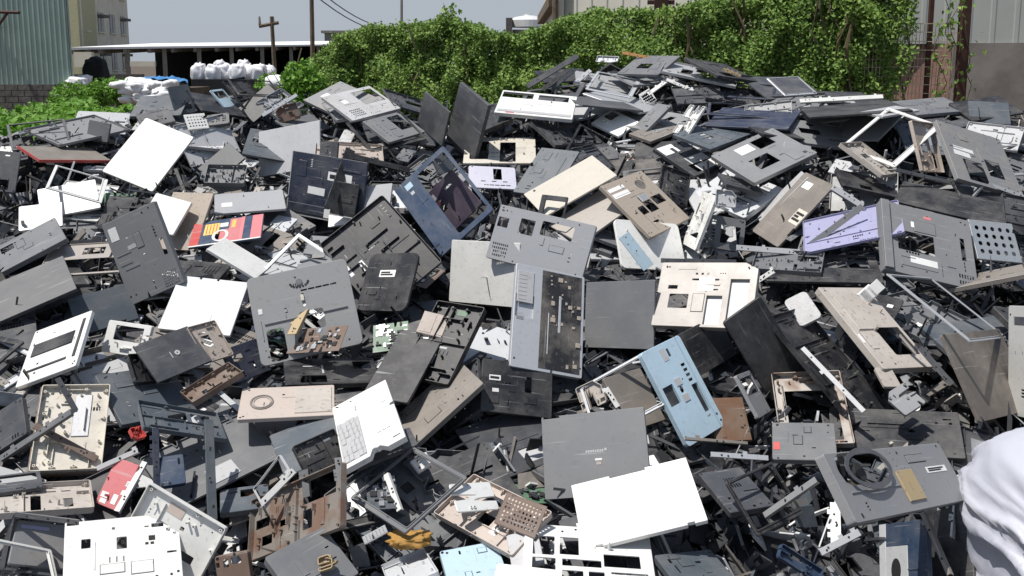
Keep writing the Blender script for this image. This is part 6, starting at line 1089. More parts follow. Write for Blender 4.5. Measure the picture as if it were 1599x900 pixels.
# settled heap: kind, variant, colour (darker picks paint in the shade of the hollows), x y z (mm), rotation
FILL = """2,7,0,202,3890,1462,-196,-33,-17,-2
5,0,6,-2449,4606,1855,190,6,-27,-55
7,1,0,-172,4282,1649,92,35,26,-172
10,9,1,1342,1701,759,-80,-21,-47,176
6,1,0,925,2025,858,161,-14,27,-114
6,4,3,-1825,5889,1788,169,-46,8,97
6,7,6,-1462,2003,934,-152,-34,-34,121
6,1,0,969,2624,1086,-151,-22,40,-123
5,4,0,2642,5774,1455,139,-12,41,138
1,0,2,4180,5033,1880,22,177,90,-11
5,1,0,-414,2282,1061,194,30,5,40
10,5,2,739,4006,1482,75,28,22,-182
6,5,3,-892,6133,1463,143,-23,42,131
4,4,1,1552,3151,1318,176,38,21,-85
0,1,9,-2730,5579,1479,48,37,-44,-186
6,0,6,-1801,3683,1467,80,-8,56,-174
10,4,2,173,3854,1459,134,9,38,-144
4,1,3,-2689,4433,1827,99,-15,7,173
8,1,0,-888,2962,1163,198,26,1,-5
2,3,1,2235,6131,1414,48,67,-182,1
0,0,2,-3123,5189,1514,38,13,-54,-188
1,1,1,2117,2763,1193,-174,-35,11,-91
3,2,1,292,4727,1826,187,40,17,56
10,7,9,-1489,4742,1830,-57,-27,36,-186
3,6,1,-513,2709,1144,-128,-15,12,-152
4,2,8,-1908,3926,1596,12,-148,130,35
3,4,10,-1348,4408,1579,101,28,-37,166
2,5,2,2265,5814,1525,59,-68,-16,-178
4,1,6,3041,5640,1476,139,-41,35,133
10,7,1,368,3111,1172,94,11,-16,176
10,8,0,-241,6185,1402,159,-35,0,116
10,8,0,1853,3281,1374,-160,-12,-24,117
10,2,6,-1960,4198,1706,21,-13,38,-195
8,3,3,2891,4189,1730,-192,-47,-11,26
1,0,1,-46,5061,1811,140,42,0,-137
3,7,1,2155,5052,1835,105,-32,-13,-167
3,5,0,-250,2905,1156,171,21,20,-99
8,1,8,-3457,5395,1407,190,-41,10,47
6,1,2,-797,5859,1607,113,-16,72,147
3,5,1,652,2489,1012,3,-10,-20,199
4,0,0,-1764,2750,1248,121,20,30,-155
10,8,1,-543,2786,1145,20,-196,34,-9
10,8,0,44,3160,1240,45,8,-17,194
5,2,0,406,4596,1769,149,70,-12,113
6,0,2,1120,3156,1332,43,-167,101,-5
6,0,3,383,4103,1493,29,-187,-64,0
2,7,2,439,3893,1481,-155,-36,-7,-121
6,0,6,-4119,6367,932,175,-53,2,81
10,2,0,-996,2259,1027,-130,-31,41,-143
6,2,7,-1687,5147,2006,-199,-5,14,-3
3,3,0,-556,3575,1393,43,1,-35,192
8,0,0,1744,2674,1172,-81,-20,-37,178
10,4,0,-184,5827,1603,141,-35,-53,-127
6,3,1,2217,3205,1303,142,31,-21,136
2,7,0,719,2872,1164,14,-191,57,-4
8,4,0,-1068,5379,1956,197,-23,1,26
2,0,1,1053,2165,915,7,5,-37,196
8,0,2,-1892,2413,1126,-30,-27,30,-194
10,7,7,-1776,5472,1984,173,-16,4,98
7,3,0,565,5088,1817,-98,-36,26,-169
9,2,13,-273,5287,1850,167,-15,-16,-108
6,5,0,-192,4621,1696,197,26,-17,4
10,2,0,4554,5559,1618,191,-60,-10,-2
8,3,7,-3522,6018,1114,140,-25,38,136
5,2,1,-2162,3045,1324,115,19,-29,160
6,2,2,-1325,4548,1755,-162,-41,16,-109
6,4,1,-3476,4722,1690,97,-5,-68,-161
0,4,0,1484,1960,924,138,36,-36,136
4,2,2,127,4551,1670,183,40,13,-69
2,6,9,-1053,3626,1433,157,43,-15,116
0,0,1,-3237,6275,1105,46,160,111,3
3,1,1,92,4748,1736,178,49,16,-74
5,2,10,-1107,2484,1065,86,6,-56,172
10,4,1,1100,2602,1082,90,2,20,-177
4,3,2,1684,2357,1101,0,-92,171,46
6,1,0,2416,5761,1420,146,117,67,22
0,5,0,-401,4965,1788,161,-1,33,-113
4,4,2,-328,4491,1597,25,-2,43,-194
0,0,1,-815,3155,1174,175,18,-3,95
10,8,0,-1047,2737,1145,-196,-21,-9,34
10,5,1,-2502,5801,1469,181,-13,-54,-64
1,5,2,-3341,6037,1164,110,-3,-50,-159
6,3,0,-3060,5132,1520,28,-85,-99,149
10,1,2,1005,4605,1784,-183,-43,36,59
4,1,0,-1105,2683,1147,50,17,-18,192
6,1,0,-727,6491,1269,184,-47,23,58
1,5,7,3717,6014,1349,196,-39,-10,-11
10,2,0,3920,5481,1599,30,-22,48,191
4,5,10,-2658,3557,1579,193,42,1,31
0,1,2,992,1766,790,194,43,9,-22
10,7,0,-249,4016,1448,-76,-19,32,-181
6,6,2,124,4220,1642,-132,-24,-30,146
0,1,1,-445,3778,1395,162,18,24,-113
0,0,0,-1079,2151,1015,50,-162,105,11
8,0,0,2630,5719,1433,150,-39,-34,-121
5,1,1,-1664,2750,1194,148,8,-23,133
10,3,1,967,4854,1852,182,45,7,-69
5,3,0,1556,2937,1254,-137,-23,21,-142
5,4,0,3952,5796,1466,73,-15,33,183
4,4,6,-3812,6228,1030,194,-33,-13,-33
2,5,0,3177,5940,1373,136,-26,-30,-141
6,3,0,2172,5734,1518,148,-2,30,131
4,2,0,2333,2665,1138,16,-183,-79,-12
8,2,0,744,2688,1096,-181,-19,23,-81
8,3,0,397,2365,1085,155,22,9,-124
2,0,9,-1345,4125,1547,169,39,31,-95
5,1,2,-984,2922,1172,-103,-6,-21,170
10,8,1,349,3569,1321,-197,-31,-7,4
2,1,0,-1436,3513,1317,57,15,-28,189
7,3,2,2857,5942,1351,182,-29,28,74
2,3,1,3421,3660,1438,50,5,31,-191
6,7,1,1197,4265,1752,-90,-58,-17,168
0,5,0,1314,3688,1413,167,19,-37,101
6,2,0,935,1672,762,-178,-42,-20,78
2,1,0,-1294,3347,1400,-197,-30,-6,12
6,4,1,3510,5504,1576,140,-31,-48,-131
8,0,0,570,3241,1249,174,29,-5,-95
4,1,3,149,2239,946,-179,-32,-18,82
2,5,2,2292,2474,1136,158,40,-9,115
6,3,0,-641,3150,1308,89,123,-59,-116
4,2,1,265,2023,1000,151,37,20,-124
10,3,1,478,3795,1420,143,3,35,-136
2,6,0,1824,6241,1578,190,-19,58,19
10,6,1,2382,4827,1881,0,-6,13,199
10,2,0,-798,4597,1809,-143,-28,21,-136
5,2,7,-1313,3386,1390,114,24,-22,161
9,0,4,848,4182,1588,-193,-37,-20,32
2,7,3,-3517,5364,1375,192,-33,-18,-40
2,5,1,2876,3200,1343,195,44,9,-9
6,6,4,-53,2372,1072,-133,-22,18,-146
3,8,0,-1870,3365,1420,75,-8,40,-181
10,9,1,491,4553,1752,193,50,-16,-6
6,1,1,-131,1632,729,135,28,34,-141
2,7,1,555,5991,2098,186,-31,-54,-39
6,1,0,2342,4983,1902,73,-55,-101,147
9,2,12,-808,3020,1275,195,32,8,-30
3,8,3,700,4305,1587,-195,-41,16,4
3,4,0,322,2579,1072,97,7,21,-173
6,0,0,-152,2839,1222,87,12,21,-179
10,2,0,-1661,2513,1123,3,78,181,36
0,1,0,346,1749,809,169,41,31,-94
4,2,10,-1611,3357,1460,33,-196,-18,0
6,2,1,-615,2589,1157,131,14,-7,151
3,1,0,61,2764,1192,-193,-47,-3,-27
2,3,9,-1529,4712,1761,-153,-37,10,-123
4,0,3,-1465,3170,1234,94,20,-26,173
7,1,0,-405,2441,1079,35,-1,38,-193
0,5,0,1354,2264,994,-134,-12,-35,144
10,4,7,-360,3982,1496,94,29,-24,172
2,6,2,952,7005,1663,149,-36,2,128
3,1,6,-1190,1860,882,11,-16,192,51
1,3,7,-320,2950,1157,-189,-27,5,-61
6,4,1,1330,2915,1268,-102,-34,23,-167
4,4,1,908,4792,1738,97,-4,-58,165
0,1,0,-1950,5585,1903,115,-10,-44,-157
10,4,0,-1567,4667,1811,-66,-28,26,-185
8,0,3,-779,3212,1187,50,21,38,-189
5,2,0,1577,3459,1457,14,-6,29,-197
5,3,2,186,5323,1932,-143,-18,37,-133
5,1,0,2552,2669,1175,-147,-34,-4,-131
2,0,0,-163,2261,1040,188,45,-9,50
5,4,0,1887,2219,1055,77,5,47,-178
4,3,0,1368,3787,1501,-175,-40,-14,87
10,5,1,1183,3526,1461,125,44,-47,143
3,5,0,503,1816,878,26,-131,-148,-20
7,0,0,-823,2010,905,4,-18,-45,194
3,3,1,2283,6399,1316,180,-37,37,-70
0,0,0,403,3012,1052,22,-121,-157,-20
1,5,0,986,4673,1796,-13,-24,-42,194
2,5,7,-704,6011,1514,185,-53,-3,-55
6,6,7,-3951,5929,1139,86,5,-43,-175
10,9,0,3076,5955,1309,76,-16,-31,-182
1,4,0,-147,5577,1813,1,-37,41,192
10,5,10,-1712,5694,1896,-7,-16,43,194
2,2,1,-1525,2276,1058,40,-176,-84,-19
1,4,2,3789,4822,1902,180,12,2,87
1,5,0,2594,6114,1294,78,8,46,178
6,3,0,-949,4049,1469,153,-107,59,-43
4,1,4,-602,6327,1377,81,-26,-44,-176
10,4,0,2507,4711,1917,70,-10,-21,186
10,7,3,165,6736,1398,104,-70,-5,155
10,4,1,3791,4783,1914,5,25,-198,-11
10,4,0,-1209,2162,1010,-141,-48,-20,132
6,4,3,-480,3730,1450,98,23,-20,172
0,0,0,-754,3389,1301,8,3,197,35
0,3,0,-1719,3268,1400,76,25,-32,180
6,2,3,-3751,5123,1433,-155,-97,75,32
5,1,2,1065,3631,1349,-177,-40,26,80
4,4,3,-2833,5087,1645,-22,-25,56,189
6,5,0,315,3508,1375,55,-29,-47,184
10,2,1,-1434,5710,1845,146,-52,-16,-126
1,2,6,-941,3494,1394,-179,-27,5,-86
0,5,2,3028,3657,1437,-27,-11,37,-194
6,1,7,-2908,4611,1775,56,-15,21,190
10,2,0,-2332,5023,1808,171,-35,-31,92
2,3,1,1103,2858,1106,-140,-9,33,-139
5,0,6,643,4576,1736,136,45,19,-138
3,5,0,538,4073,1570,-194,-39,-31,8
6,6,1,2131,3410,1396,147,-95,83,-48
7,1,6,-1063,3147,1256,167,15,27,-105
8,1,1,-2280,3561,1550,196,36,9,-4
5,1,0,-1769,4830,1925,-138,-15,-43,138
2,3,2,2670,4280,1816,140,34,-23,137
3,5,2,1027,4418,1706,21,-38,-46,190
3,4,2,325,4018,1500,152,1,37,-124
8,0,7,-1725,3713,1488,-139,-36,30,-136
10,4,2,-3074,4173,1843,13,-191,-59,9
3,4,0,2429,3181,1327,29,-197,-14,-10
0,4,2,2026,3187,1360,77,38,-35,177
2,6,6,-2177,4941,1896,25,-78,182,-12
7,1,0,373,3870,1472,-190,-32,-14,-52
5,4,0,785,3222,1303,107,-6,-34,166
10,8,8,-1407,4146,1585,-162,-30,-79,81
5,2,2,2062,5460,1697,-123,-9,-52,-148
0,4,1,1806,2697,1201,181,35,33,-71
6,1,2,3136,6232,1246,42,-2,44,190
8,4,7,-1302,2483,1149,162,19,36,-110
3,2,0,-461,2882,1136,-61,-22,-6,189
6,2,2,-1774,2579,1151,-116,-17,43,-157
2,4,2,-408,1728,821,190,53,2,32
5,1,0,-1149,2663,1169,20,-16,32,-196
10,0,0,516,4255,1528,181,30,-5,78
1,4,0,3639,6017,1329,149,-35,20,127
6,6,8,-3432,4882,1594,123,-22,-52,-147
5,0,1,660,4242,1598,127,54,30,-141
6,4,0,2325,4965,1861,178,-25,19,85
0,1,0,2225,2341,1069,191,32,24,-45
5,0,3,-2230,6278,1480,158,6,-43,-114
6,4,4,935,4790,1817,74,-18,-47,179
8,1,1,2478,4839,1904,104,1,-19,-170
1,0,0,-1341,1704,815,173,44,-28,86
10,2,0,731,2680,1129,44,-13,-28,193
8,4,1,2110,4043,1733,117,13,35,-158
6,6,1,2132,2604,1203,170,26,3,-102
7,1,3,-2124,3234,1376,32,1,40,-193
6,2,2,755,4805,1782,-180,-54,-3,69
4,2,0,-648,1792,839,91,27,-59,166
1,2,0,2778,4321,1802,-194,-40,-12,25
0,5,1,2029,4279,1833,107,23,39,-162
10,9,7,635,3759,1277,35,-21,-21,195
5,3,1,1675,1657,738,8,9,-58,191
9,1,4,-3866,5574,1244,170,-23,-28,-99
1,2,0,-1199,2367,1056,135,11,40,-142
10,8,0,3652,4137,1637,90,22,28,-175
2,2,0,-921,2013,908,-144,-48,-18,129
6,2,1,2544,2879,1196,17,-2,44,-194
10,4,0,502,2477,1079,160,20,6,-119
6,2,1,583,3069,1240,141,-127,42,-48
7,2,6,-45,4857,1878,161,48,-1,-109
10,3,7,-642,3155,1251,-170,-36,-20,96
3,6,0,-958,6637,1260,129,-5,43,147
10,7,0,805,3417,1369,90,29,4,-176
2,2,7,-442,4725,1741,193,33,27,-33
2,6,2,-512,3480,1327,-79,-24,-13,182
7,3,2,1387,3416,1429,112,17,-27,163
2,5,0,1783,2846,1306,153,16,38,-122
10,6,1,202,3106,1233,-84,-42,-35,173
4,4,0,2736,6265,1270,148,-10,35,129
1,1,0,494,3260,1300,31,-191,51,9
2,3,4,1259,3219,1403,21,-15,195,33
6,6,2,-1273,3500,1400,-95,-119,64,113
5,0,4,1050,2206,928,-126,-21,-31,151
1,0,2,-1743,4780,1910,43,-139,-137,-15
6,2,7,-301,2915,1212,-86,-101,94,116
6,7,1,245,3740,1417,-86,-38,31,-174
8,2,0,2072,4202,1807,-140,-31,-33,135
5,4,1,1305,4078,1653,19,-28,-52,190
9,2,13,609,4598,1713,-37,-31,-62,184
3,4,0,-2656,6389,1289,-62,-33,36,184
6,3,0,-1142,2647,1145,4,11,-34,197
6,1,1,-1209,2374,1093,-172,-32,-44,86
6,3,0,-1371,6790,1231,32,18,-58,-188
4,3,0,438,3309,1298,11,-47,-192,-31
10,3,0,786,3976,1456,-181,-43,19,71
10,8,1,492,3146,1216,9,-188,67,0
7,3,0,-2495,6396,1357,147,-43,-19,127
2,5,0,-158,4873,1906,119,-5,-42,155
8,2,0,1873,2937,1261,191,46,25,-28
0,0,7,380,3818,1420,38,-17,31,-193
4,5,6,-3230,4737,1701,171,-26,-35,-95
10,6,0,-1281,5410,1903,-29,-32,-36,-192
3,4,1,476,3562,1319,-157,-17,-16,121
2,3,1,-1371,1729,823,33,14,50,-190
8,2,0,380,2975,1162,52,3,30,-191
3,8,6,-1129,3316,1319,-191,-40,-2,-42
0,4,3,-2339,3155,1346,27,-160,113,30
2,4,1,-248,3838,1344,76,5,31,-182
6,1,1,-883,2417,1054,21,12,37,-195
5,0,1,1984,2409,1159,15,-5,36,-196
0,1,0,1213,5833,2156,195,-2,4,46
6,3,0,1344,3340,1389,90,28,-35,173
3,5,1,2237,5231,1775,72,-49,-50,-173
4,0,1,475,4698,1660,-132,-48,-41,136
8,1,0,2501,5571,1532,189,-54,28,22
1,1,1,742,4087,1496,-167,-17,31,-105
1,5,0,1616,2461,999,-152,-20,-41,122
10,5,0,3352,6071,1292,43,0,-43,-190
3,6,2,-84,6382,1415,-102,-7,83,151
10,4,0,402,1993,921,-171,-47,15,-91
10,3,7,-249,4180,1622,34,-27,63,-185
6,2,1,644,4816,1849,-116,-5,27,-161
2,3,1,2372,5496,1577,177,-41,35,76
10,5,0,3492,5363,1654,48,-13,56,185
1,0,0,3799,4527,1830,-178,-59,4,-68
3,4,0,-461,3174,1228,-55,-22,-24,189
8,1,6,-1460,3090,1173,96,-14,58,-165
2,3,1,-302,5894,1615,119,-64,35,143
10,0,0,-2069,4396,1808,4,-16,34,-196
7,0,2,1870,3378,1425,25,-104,166,34
2,5,3,112,3858,1438,25,-110,-160,-39
8,1,4,2020,2967,1258,38,-13,41,-192
5,0,0,1219,4752,1733,29,-35,-38,191
8,0,0,-190,5226,1889,156,-13,-17,-123
6,5,0,2299,4680,1918,160,-14,12,118
1,3,1,2249,3720,1509,-179,-43,-44,64
10,4,1,-1661,4545,1758,195,21,25,-31
10,9,3,621,2665,1106,-133,-2,34,-146
9,1,13,-1475,2153,990,172,38,-17,93
3,7,4,1577,2915,1281,31,-196,-24,-2
8,2,0,1292,3017,1286,-122,-5,-22,157
1,3,2,-1836,2519,1192,-192,-41,4,-38
10,6,2,539,3759,1392,54,-14,30,-190
9,0,12,2726,4093,1724,-164,-57,-39,91
4,5,0,31,2220,923,156,36,-28,117
10,0,4,2792,3284,1311,-193,-49,-10,20
1,1,1,2320,2817,1218,27,-196,26,15
6,2,0,746,4389,1611,68,82,94,141
3,0,0,1866,2694,1262,31,17,-31,194
10,5,1,851,4899,1860,157,33,-33,114
8,0,3,-1859,3609,1450,15,62,-181,-57
4,2,1,768,1980,803,-114,-34,-47,154
2,2,6,1037,4088,1619,95,-4,-51,168
6,0,9,-1345,4096,1571,-185,-36,-39,54
10,1,0,1628,1810,847,-168,-53,-34,89
1,5,3,-2979,5820,1326,25,-36,20,194
3,6,0,625,4393,1660,14,14,193,50
10,7,2,1020,3151,1316,18,22,27,-196
6,7,0,-86,2883,1211,-124,-21,-11,155
3,2,1,-879,5597,1800,-91,-10,-50,-171
10,6,7,-1468,4290,1659,-197,-27,-17,-8
5,1,2,3053,3194,1300,56,9,43,-187
2,6,1,2618,3281,1336,152,35,-24,123
6,1,1,1157,5714,2184,175,12,25,93
10,2,8,-921,1856,849,31,-120,154,31
4,2,7,3149,6271,1212,6,-9,-44,-195
2,1,0,218,4054,1524,-158,-44,-2,-114
4,5,2,737,5007,1821,192,28,-2,49
6,0,1,-165,5883,1590,117,-23,-60,-149
5,0,2,-2357,4707,1872,-134,-20,20,146
6,2,7,-1431,3597,1399,-166,-32,11,-107
3,1,2,-2504,3425,1554,37,-115,-158,-17
2,5,1,-212,2282,1033,21,-151,-127,-26
10,3,0,2192,3046,1233,74,10,36,-182
10,4,1,-2690,3522,1550,-185,-37,5,-65
0,0,0,1631,6186,1702,54,-71,-10,-179
2,2,7,10,6122,1616,1,-79,32,181
5,1,1,-329,5991,1528,73,166,84,-6
1,2,1,1054,4432,1705,-51,-52,-29,184
2,3,8,-3152,5215,1512,147,-23,-49,-124
6,6,3,2071,6079,1468,192,-35,38,-17
3,5,0,851,3892,1345,16,-193,-42,-29
6,7,0,-305,4205,1608,147,22,27,-131
10,5,0,199,2675,1083,195,40,10,13
4,4,0,1168,3060,1348,65,-6,-39,185
3,7,0,2608,4056,1755,118,22,-57,149
2,3,2,-958,6450,1384,197,-32,3,17
8,2,10,-1542,2697,1191,140,22,7,-141
2,6,2,-873,2762,1076,94,20,-13,175
5,4,0,-1326,6480,1398,117,-29,29,157
0,1,2,-3081,5483,1377,160,-36,10,114
1,4,0,-3530,4982,1525,84,-35,41,173
8,2,2,-1095,4023,1574,173,55,-35,75
4,0,0,4189,5343,1745,36,135,-133,50
0,3,9,-753,2519,1086,67,17,-27,186
5,2,0,-484,6153,1436,31,45,185,-53
6,4,0,-207,2802,1163,192,28,13,-46
4,1,1,-2700,5012,1686,86,-44,19,174
0,1,0,3465,5426,1650,138,-44,42,131
4,5,4,1222,2446,1033,16,-56,-190,-25
4,1,0,-988,2379,1078,190,39,10,-46
10,7,0,-446,2522,1105,-198,-27,-4,0
6,6,1,3720,5927,1369,140,-24,-32,-137
3,0,9,-1275,2814,1211,-181,-14,-19,82
8,4,2,2796,3477,1406,66,16,-20,187
3,3,2,1771,2347,1053,4,-53,190,33
10,2,0,1455,2076,965,20,-134,143,36
2,2,2,-1039,4360,1549,191,52,-11,28
7,0,0,-425,5312,1852,197,-33,-2,-3
4,0,0,-807,3339,1241,148,30,18,-130
5,3,0,722,4460,1622,164,33,11,-109
2,2,2,-1461,2286,1072,104,24,37,-165
10,1,0,2674,4700,1921,85,-4,4,-181
4,2,1,1298,5518,2089,17,98,-173,-8
7,1,7,-1982,2515,1132,1,-18,25,-198
10,3,1,1019,2314,1077,58,3,-29,189
3,2,8,-3658,5263,1402,175,-27,-26,-90
6,2,0,-1511,4073,1643,98,32,-39,167
0,0,0,456,3631,1295,149,29,25,-127
2,6,1,1346,2261,1006,144,31,-14,135
1,0,6,-1127,2986,1224,148,8,7,-134
1,3,3,-3286,4543,1754,95,-16,-40,-171
5,2,7,769,4032,1480,194,35,-35,-4
10,1,1,1119,5611,2134,164,32,20,-108
2,6,7,969,5813,2177,148,4,-2,-135
3,3,1,2005,3111,1298,9,-130,146,41
10,2,0,652,1777,803,192,53,-10,7
5,0,1,-1346,5590,1881,54,174,-83,2
5,4,7,-1383,6708,1297,110,-35,35,159
3,5,6,-4038,6147,1069,12,175,-94,22
2,2,0,-375,6095,1492,176,-48,-39,-72
5,3,0,890,5757,2186,55,-10,-6,192
7,3,3,-1498,3058,1181,71,-23,56,-177
4,5,2,1176,6480,1889,83,-47,-30,-173
3,5,0,-1516,2332,1107,37,-164,-105,-24
0,4,2,1850,2730,1261,2,20,-36,196
0,1,0,2489,4307,1824,41,-194,-18,20
6,6,3,826,1947,924,39,-93,-169,-38
7,2,1,-1123,2201,1021,36,-13,-67,184
10,8,0,2546,4170,1740,133,40,-25,142
10,2,0,-551,2475,1092,-120,-16,-28,157
6,4,0,3027,6032,1323,140,-39,-21,-135
10,5,8,-1088,1946,891,64,10,52,-182
9,1,4,2500,2996,1225,-179,-41,14,-79
7,1,1,-564,2140,894,-67,-9,26,-186
7,3,1,-2507,6176,1382,190,-12,-60,-6
2,6,9,-1114,2977,1191,-163,-9,-6,115
2,3,2,119,2589,1055,-58,-15,-34,188
10,3,4,1605,3329,1398,42,-195,-15,-12
6,3,3,-1167,3813,1443,-167,-23,-24,104
5,1,0,2113,5077,1830,178,-18,29,83
8,0,0,3015,3498,1441,-184,-60,-8,50
1,0,9,-3565,5314,1417,30,-7,42,193
10,9,0,-1118,3610,1395,64,21,50,-181
10,9,0,1982,2585,1125,-120,-20,28,-156
8,3,3,-752,4083,1555,-39,-13,70,-183
9,0,13,-657,2358,1015,62,3,31,-188
2,1,1,2838,3931,1648,74,-1,38,-182
6,2,3,4003,4450,1775,191,58,0,13
10,4,0,3641,6008,1318,122,-18,-33,-154
5,0,10,-1267,3592,1359,154,29,-13,124
3,5,1,2387,3165,1324,10,-6,-30,197
8,1,4,678,1802,816,-134,-30,43,-139
10,5,0,172,1937,957,95,28,31,-171
1,1,1,1402,2419,1074,37,16,-34,193
0,4,0,2040,5749,1610,142,-60,24,-125
10,2,0,176,3173,1232,-176,-10,-14,93
6,0,1,2414,3235,1313,139,30,-22,139
2,4,3,-221,5843,1633,190,-61,-18,10
1,0,0,2438,4475,1897,-180,-34,-36,71
2,5,0,-2472,5548,1660,189,-12,-41,-51
5,0,1,1667,4460,1742,-136,-18,25,-143
2,6,0,824,5110,1857,-129,-26,39,-145
3,1,3,-2172,5918,1635,175,-58,-33,70
10,7,2,2814,4856,1898,196,-19,30,17
10,1,4,-529,4447,1752,24,15,-41,194
10,3,4,1463,4976,1912,-161,-12,44,-109
4,3,1,551,3961,1474,176,77,48,29
3,5,1,397,3166,1107,-67,-15,26,-186
3,0,1,1035,2320,968,-160,-28,-25,114
6,1,0,1149,5092,1963,70,44,33,-179
6,2,1,958,6038,2158,33,111,160,-32
8,4,1,-389,3085,1242,34,-194,-30,-18
10,9,6,-1004,3841,1512,-31,-8,40,-193
10,4,2,-631,5872,1539,136,-40,45,134
3,1,9,-3158,5125,1509,166,-32,-45,-98
10,2,2,4336,6169,1271,121,-16,-46,-151
6,4,0,2232,2980,1284,91,-16,-38,173
0,0,8,-3324,5810,1230,39,-35,31,191
7,1,0,-1234,2041,964,81,-2,-39,179
2,0,1,570,1609,770,30,12,-40,193
8,2,4,2478,5715,1449,41,0,100,168
9,2,13,-1816,2662,1222,-134,-27,25,-144
5,3,2,-887,3081,1226,-164,-25,-21,110
8,0,0,2083,3362,1366,19,-64,-185,-36
7,3,1,531,2230,996,69,19,24,-185
6,6,1,470,4029,1560,32,39,-17,193
4,1,1,618,5627,2043,194,40,24,9
8,3,1,2508,4243,1777,194,44,14,-7
3,6,3,-117,4711,1712,80,25,15,-181
6,0,0,1809,2799,1218,-65,-7,-32,186
2,2,0,-1656,3664,1391,177,28,-10,88
3,2,7,-614,2952,1113,-106,-30,1,167
6,1,2,-642,3449,1362,73,18,-30,183
1,5,0,3311,4890,1881,3,17,-198,25
3,3,7,2195,5471,1674,180,-44,41,62
10,3,0,994,4872,1843,-36,-25,-14,195
6,0,0,4563,5134,1814,173,-2,99,11
10,6,0,-991,4107,1487,-104,-11,28,-168
2,3,3,-825,4620,1762,-36,-7,-37,193
8,0,1,-812,6434,1350,153,-43,-33,-116
10,9,0,1919,5959,1586,184,-50,33,-50
1,0,0,-863,3190,1170,196,18,3,37
2,3,1,-1027,2495,976,-188,-48,30,-40
10,0,3,-3555,5042,1470,192,-48,-14,-25
4,2,0,-1730,3053,1303,195,23,6,35
2,0,0,-349,2647,1009,151,22,-8,129
7,2,1,-1336,3539,1405,-130,-12,-37,147
4,3,1,2015,5847,1602,133,-62,20,-135
2,7,0,2192,4923,1923,9,-24,-26,-197
2,0,2,-2524,5264,1696,181,-15,-50,-69
10,3,1,564,4750,1768,124,12,22,-155
8,2,1,288,3398,1297,-79,-2,-36,180
3,1,3,2610,3825,1596,30,-7,45,-192
3,2,0,476,4207,1522,36,-34,-191,-34
6,2,2,-1419,3015,1244,-138,-16,2,-144
10,5,2,-1554,3514,1402,26,-188,-63,-10
6,5,0,-2865,4306,1820,-123,-25,-32,-152
8,1,0,-1387,3753,1470,-58,-1,-32,189
5,4,4,229,2145,913,24,-138,-139,-35
7,0,10,-1493,3436,1492,23,-127,-151,-23
3,0,3,-2011,5141,1924,-195,-18,31,30
2,5,2,2945,3150,1273,-97,-19,-40,169
4,3,0,441,4259,1576,191,33,33,-35
4,2,4,2949,5530,1550,37,-7,-54,-189
0,3,1,2399,5865,1442,-125,-10,-55,-145
5,2,0,2779,5943,1344,18,18,-195,36
0,1,1,-78,1892,876,133,35,-38,140
2,5,0,2682,4276,1847,-69,-5,-38,184
6,0,0,518,2338,1063,73,-2,-22,185
10,3,10,-1185,4114,1602,142,42,-28,131
10,9,1,675,2114,906,159,29,-29,115
5,1,10,-1078,3361,1365,-35,-17,29,-194
6,0,1,1584,2200,1009,-23,-6,35,-195
2,4,0,-3589,6041,1134,109,-14,-35,-163
4,3,0,-284,4092,1505,-190,-60,-14,15
0,4,7,943,4153,1595,131,27,-28,146
3,4,2,2296,3979,1706,-174,-44,12,-88
0,2,4,4046,6020,1330,166,-47,-19,-99
3,3,0,4168,5872,1434,193,-47,14,19
3,1,1,4171,6300,1206,21,-6,42,194
10,1,1,-948,2110,974,-100,-49,-25,164
10,3,1,2382,3001,1219,-121,-25,-21,156
6,6,1,2140,4339,1850,-147,-36,28,-128
4,3,7,3282,5046,1843,53,-11,-44,-187
6,3,2,-3857,5504,1277,188,49,16,46
2,2,1,3720,6281,1250,23,2,-53,-191
10,0,2,356,6542,1628,153,-2,-60,-114
0,0,1,1265,5515,2156,166,14,12,111
6,1,0,1,1762,776,-168,-36,-24,100
8,2,0,-410,4818,1816,136,-3,49,-139
4,2,0,490,2415,1047,169,16,-17,104
1,3,1,-2850,5448,1478,49,33,-36,-188
3,1,0,-2426,5615,1620,-118,-16,40,156
5,1,0,-1521,3234,1290,-191,-34,-11,-47
2,2,0,1638,2878,1171,63,16,36,-186
4,1,0,2433,5806,1454,46,13,-191,35
10,2,1,619,3755,1345,23,-118,159,9
3,7,7,-792,2177,854,-155,-46,-13,116
6,5,3,2261,2796,1175,28,-14,-10,197
1,2,1,250,1909,966,41,11,46,-190
1,0,1,3069,3389,1381,23,-92,-167,-56
0,4,0,3138,4107,1670,176,30,23,-88
0,1,1,-1336,3141,1221,172,11,20,-100
10,7,0,771,5509,1997,190,33,33,-41
3,8,1,1545,2702,1056,-192,-36,-7,43
2,5,6,2118,4975,1887,34,116,-160,8
5,1,3,-2103,4438,1800,91,1,38,-174
4,2,6,-929,2607,1117,184,21,15,-74
10,9,7,-1912,4666,1889,196,42,-1,0
9,2,4,-2927,4258,1822,1,-24,-1,-199
8,0,6,1032,4022,1572,93,1,-37,173
0,2,7,-1208,2737,1186,-67,-29,22,-185
10,4,6,3304,5056,1818,14,-2,-36,-196
3,0,0,-428,2651,1047,114,8,25,-162
1,2,2,-267,2820,1072,143,11,16,-138
2,3,6,3462,4206,1686,-186,-37,-15,62
10,2,7,-1136,5358,1889,144,-34,-15,-134
8,4,1,3994,4532,1825,-169,-58,10,-89
2,0,6,4572,5653,1593,180,-61,14,62
10,9,2,-854,2945,1138,-186,-22,3,-71
10,7,0,-1626,3080,1264,-129,-5,-41,147
4,2,7,-2226,3301,1421,-196,-40,-6,-1
8,0,0,-735,4321,1706,-185,-42,36,-53
0,0,6,-3158,4176,1833,13,-187,-70,8
4,3,1,28,2561,1088,191,28,-3,53
2,3,0,654,4970,1805,178,27,-8,86
6,5,0,-780,5072,1967,36,49,-190,15
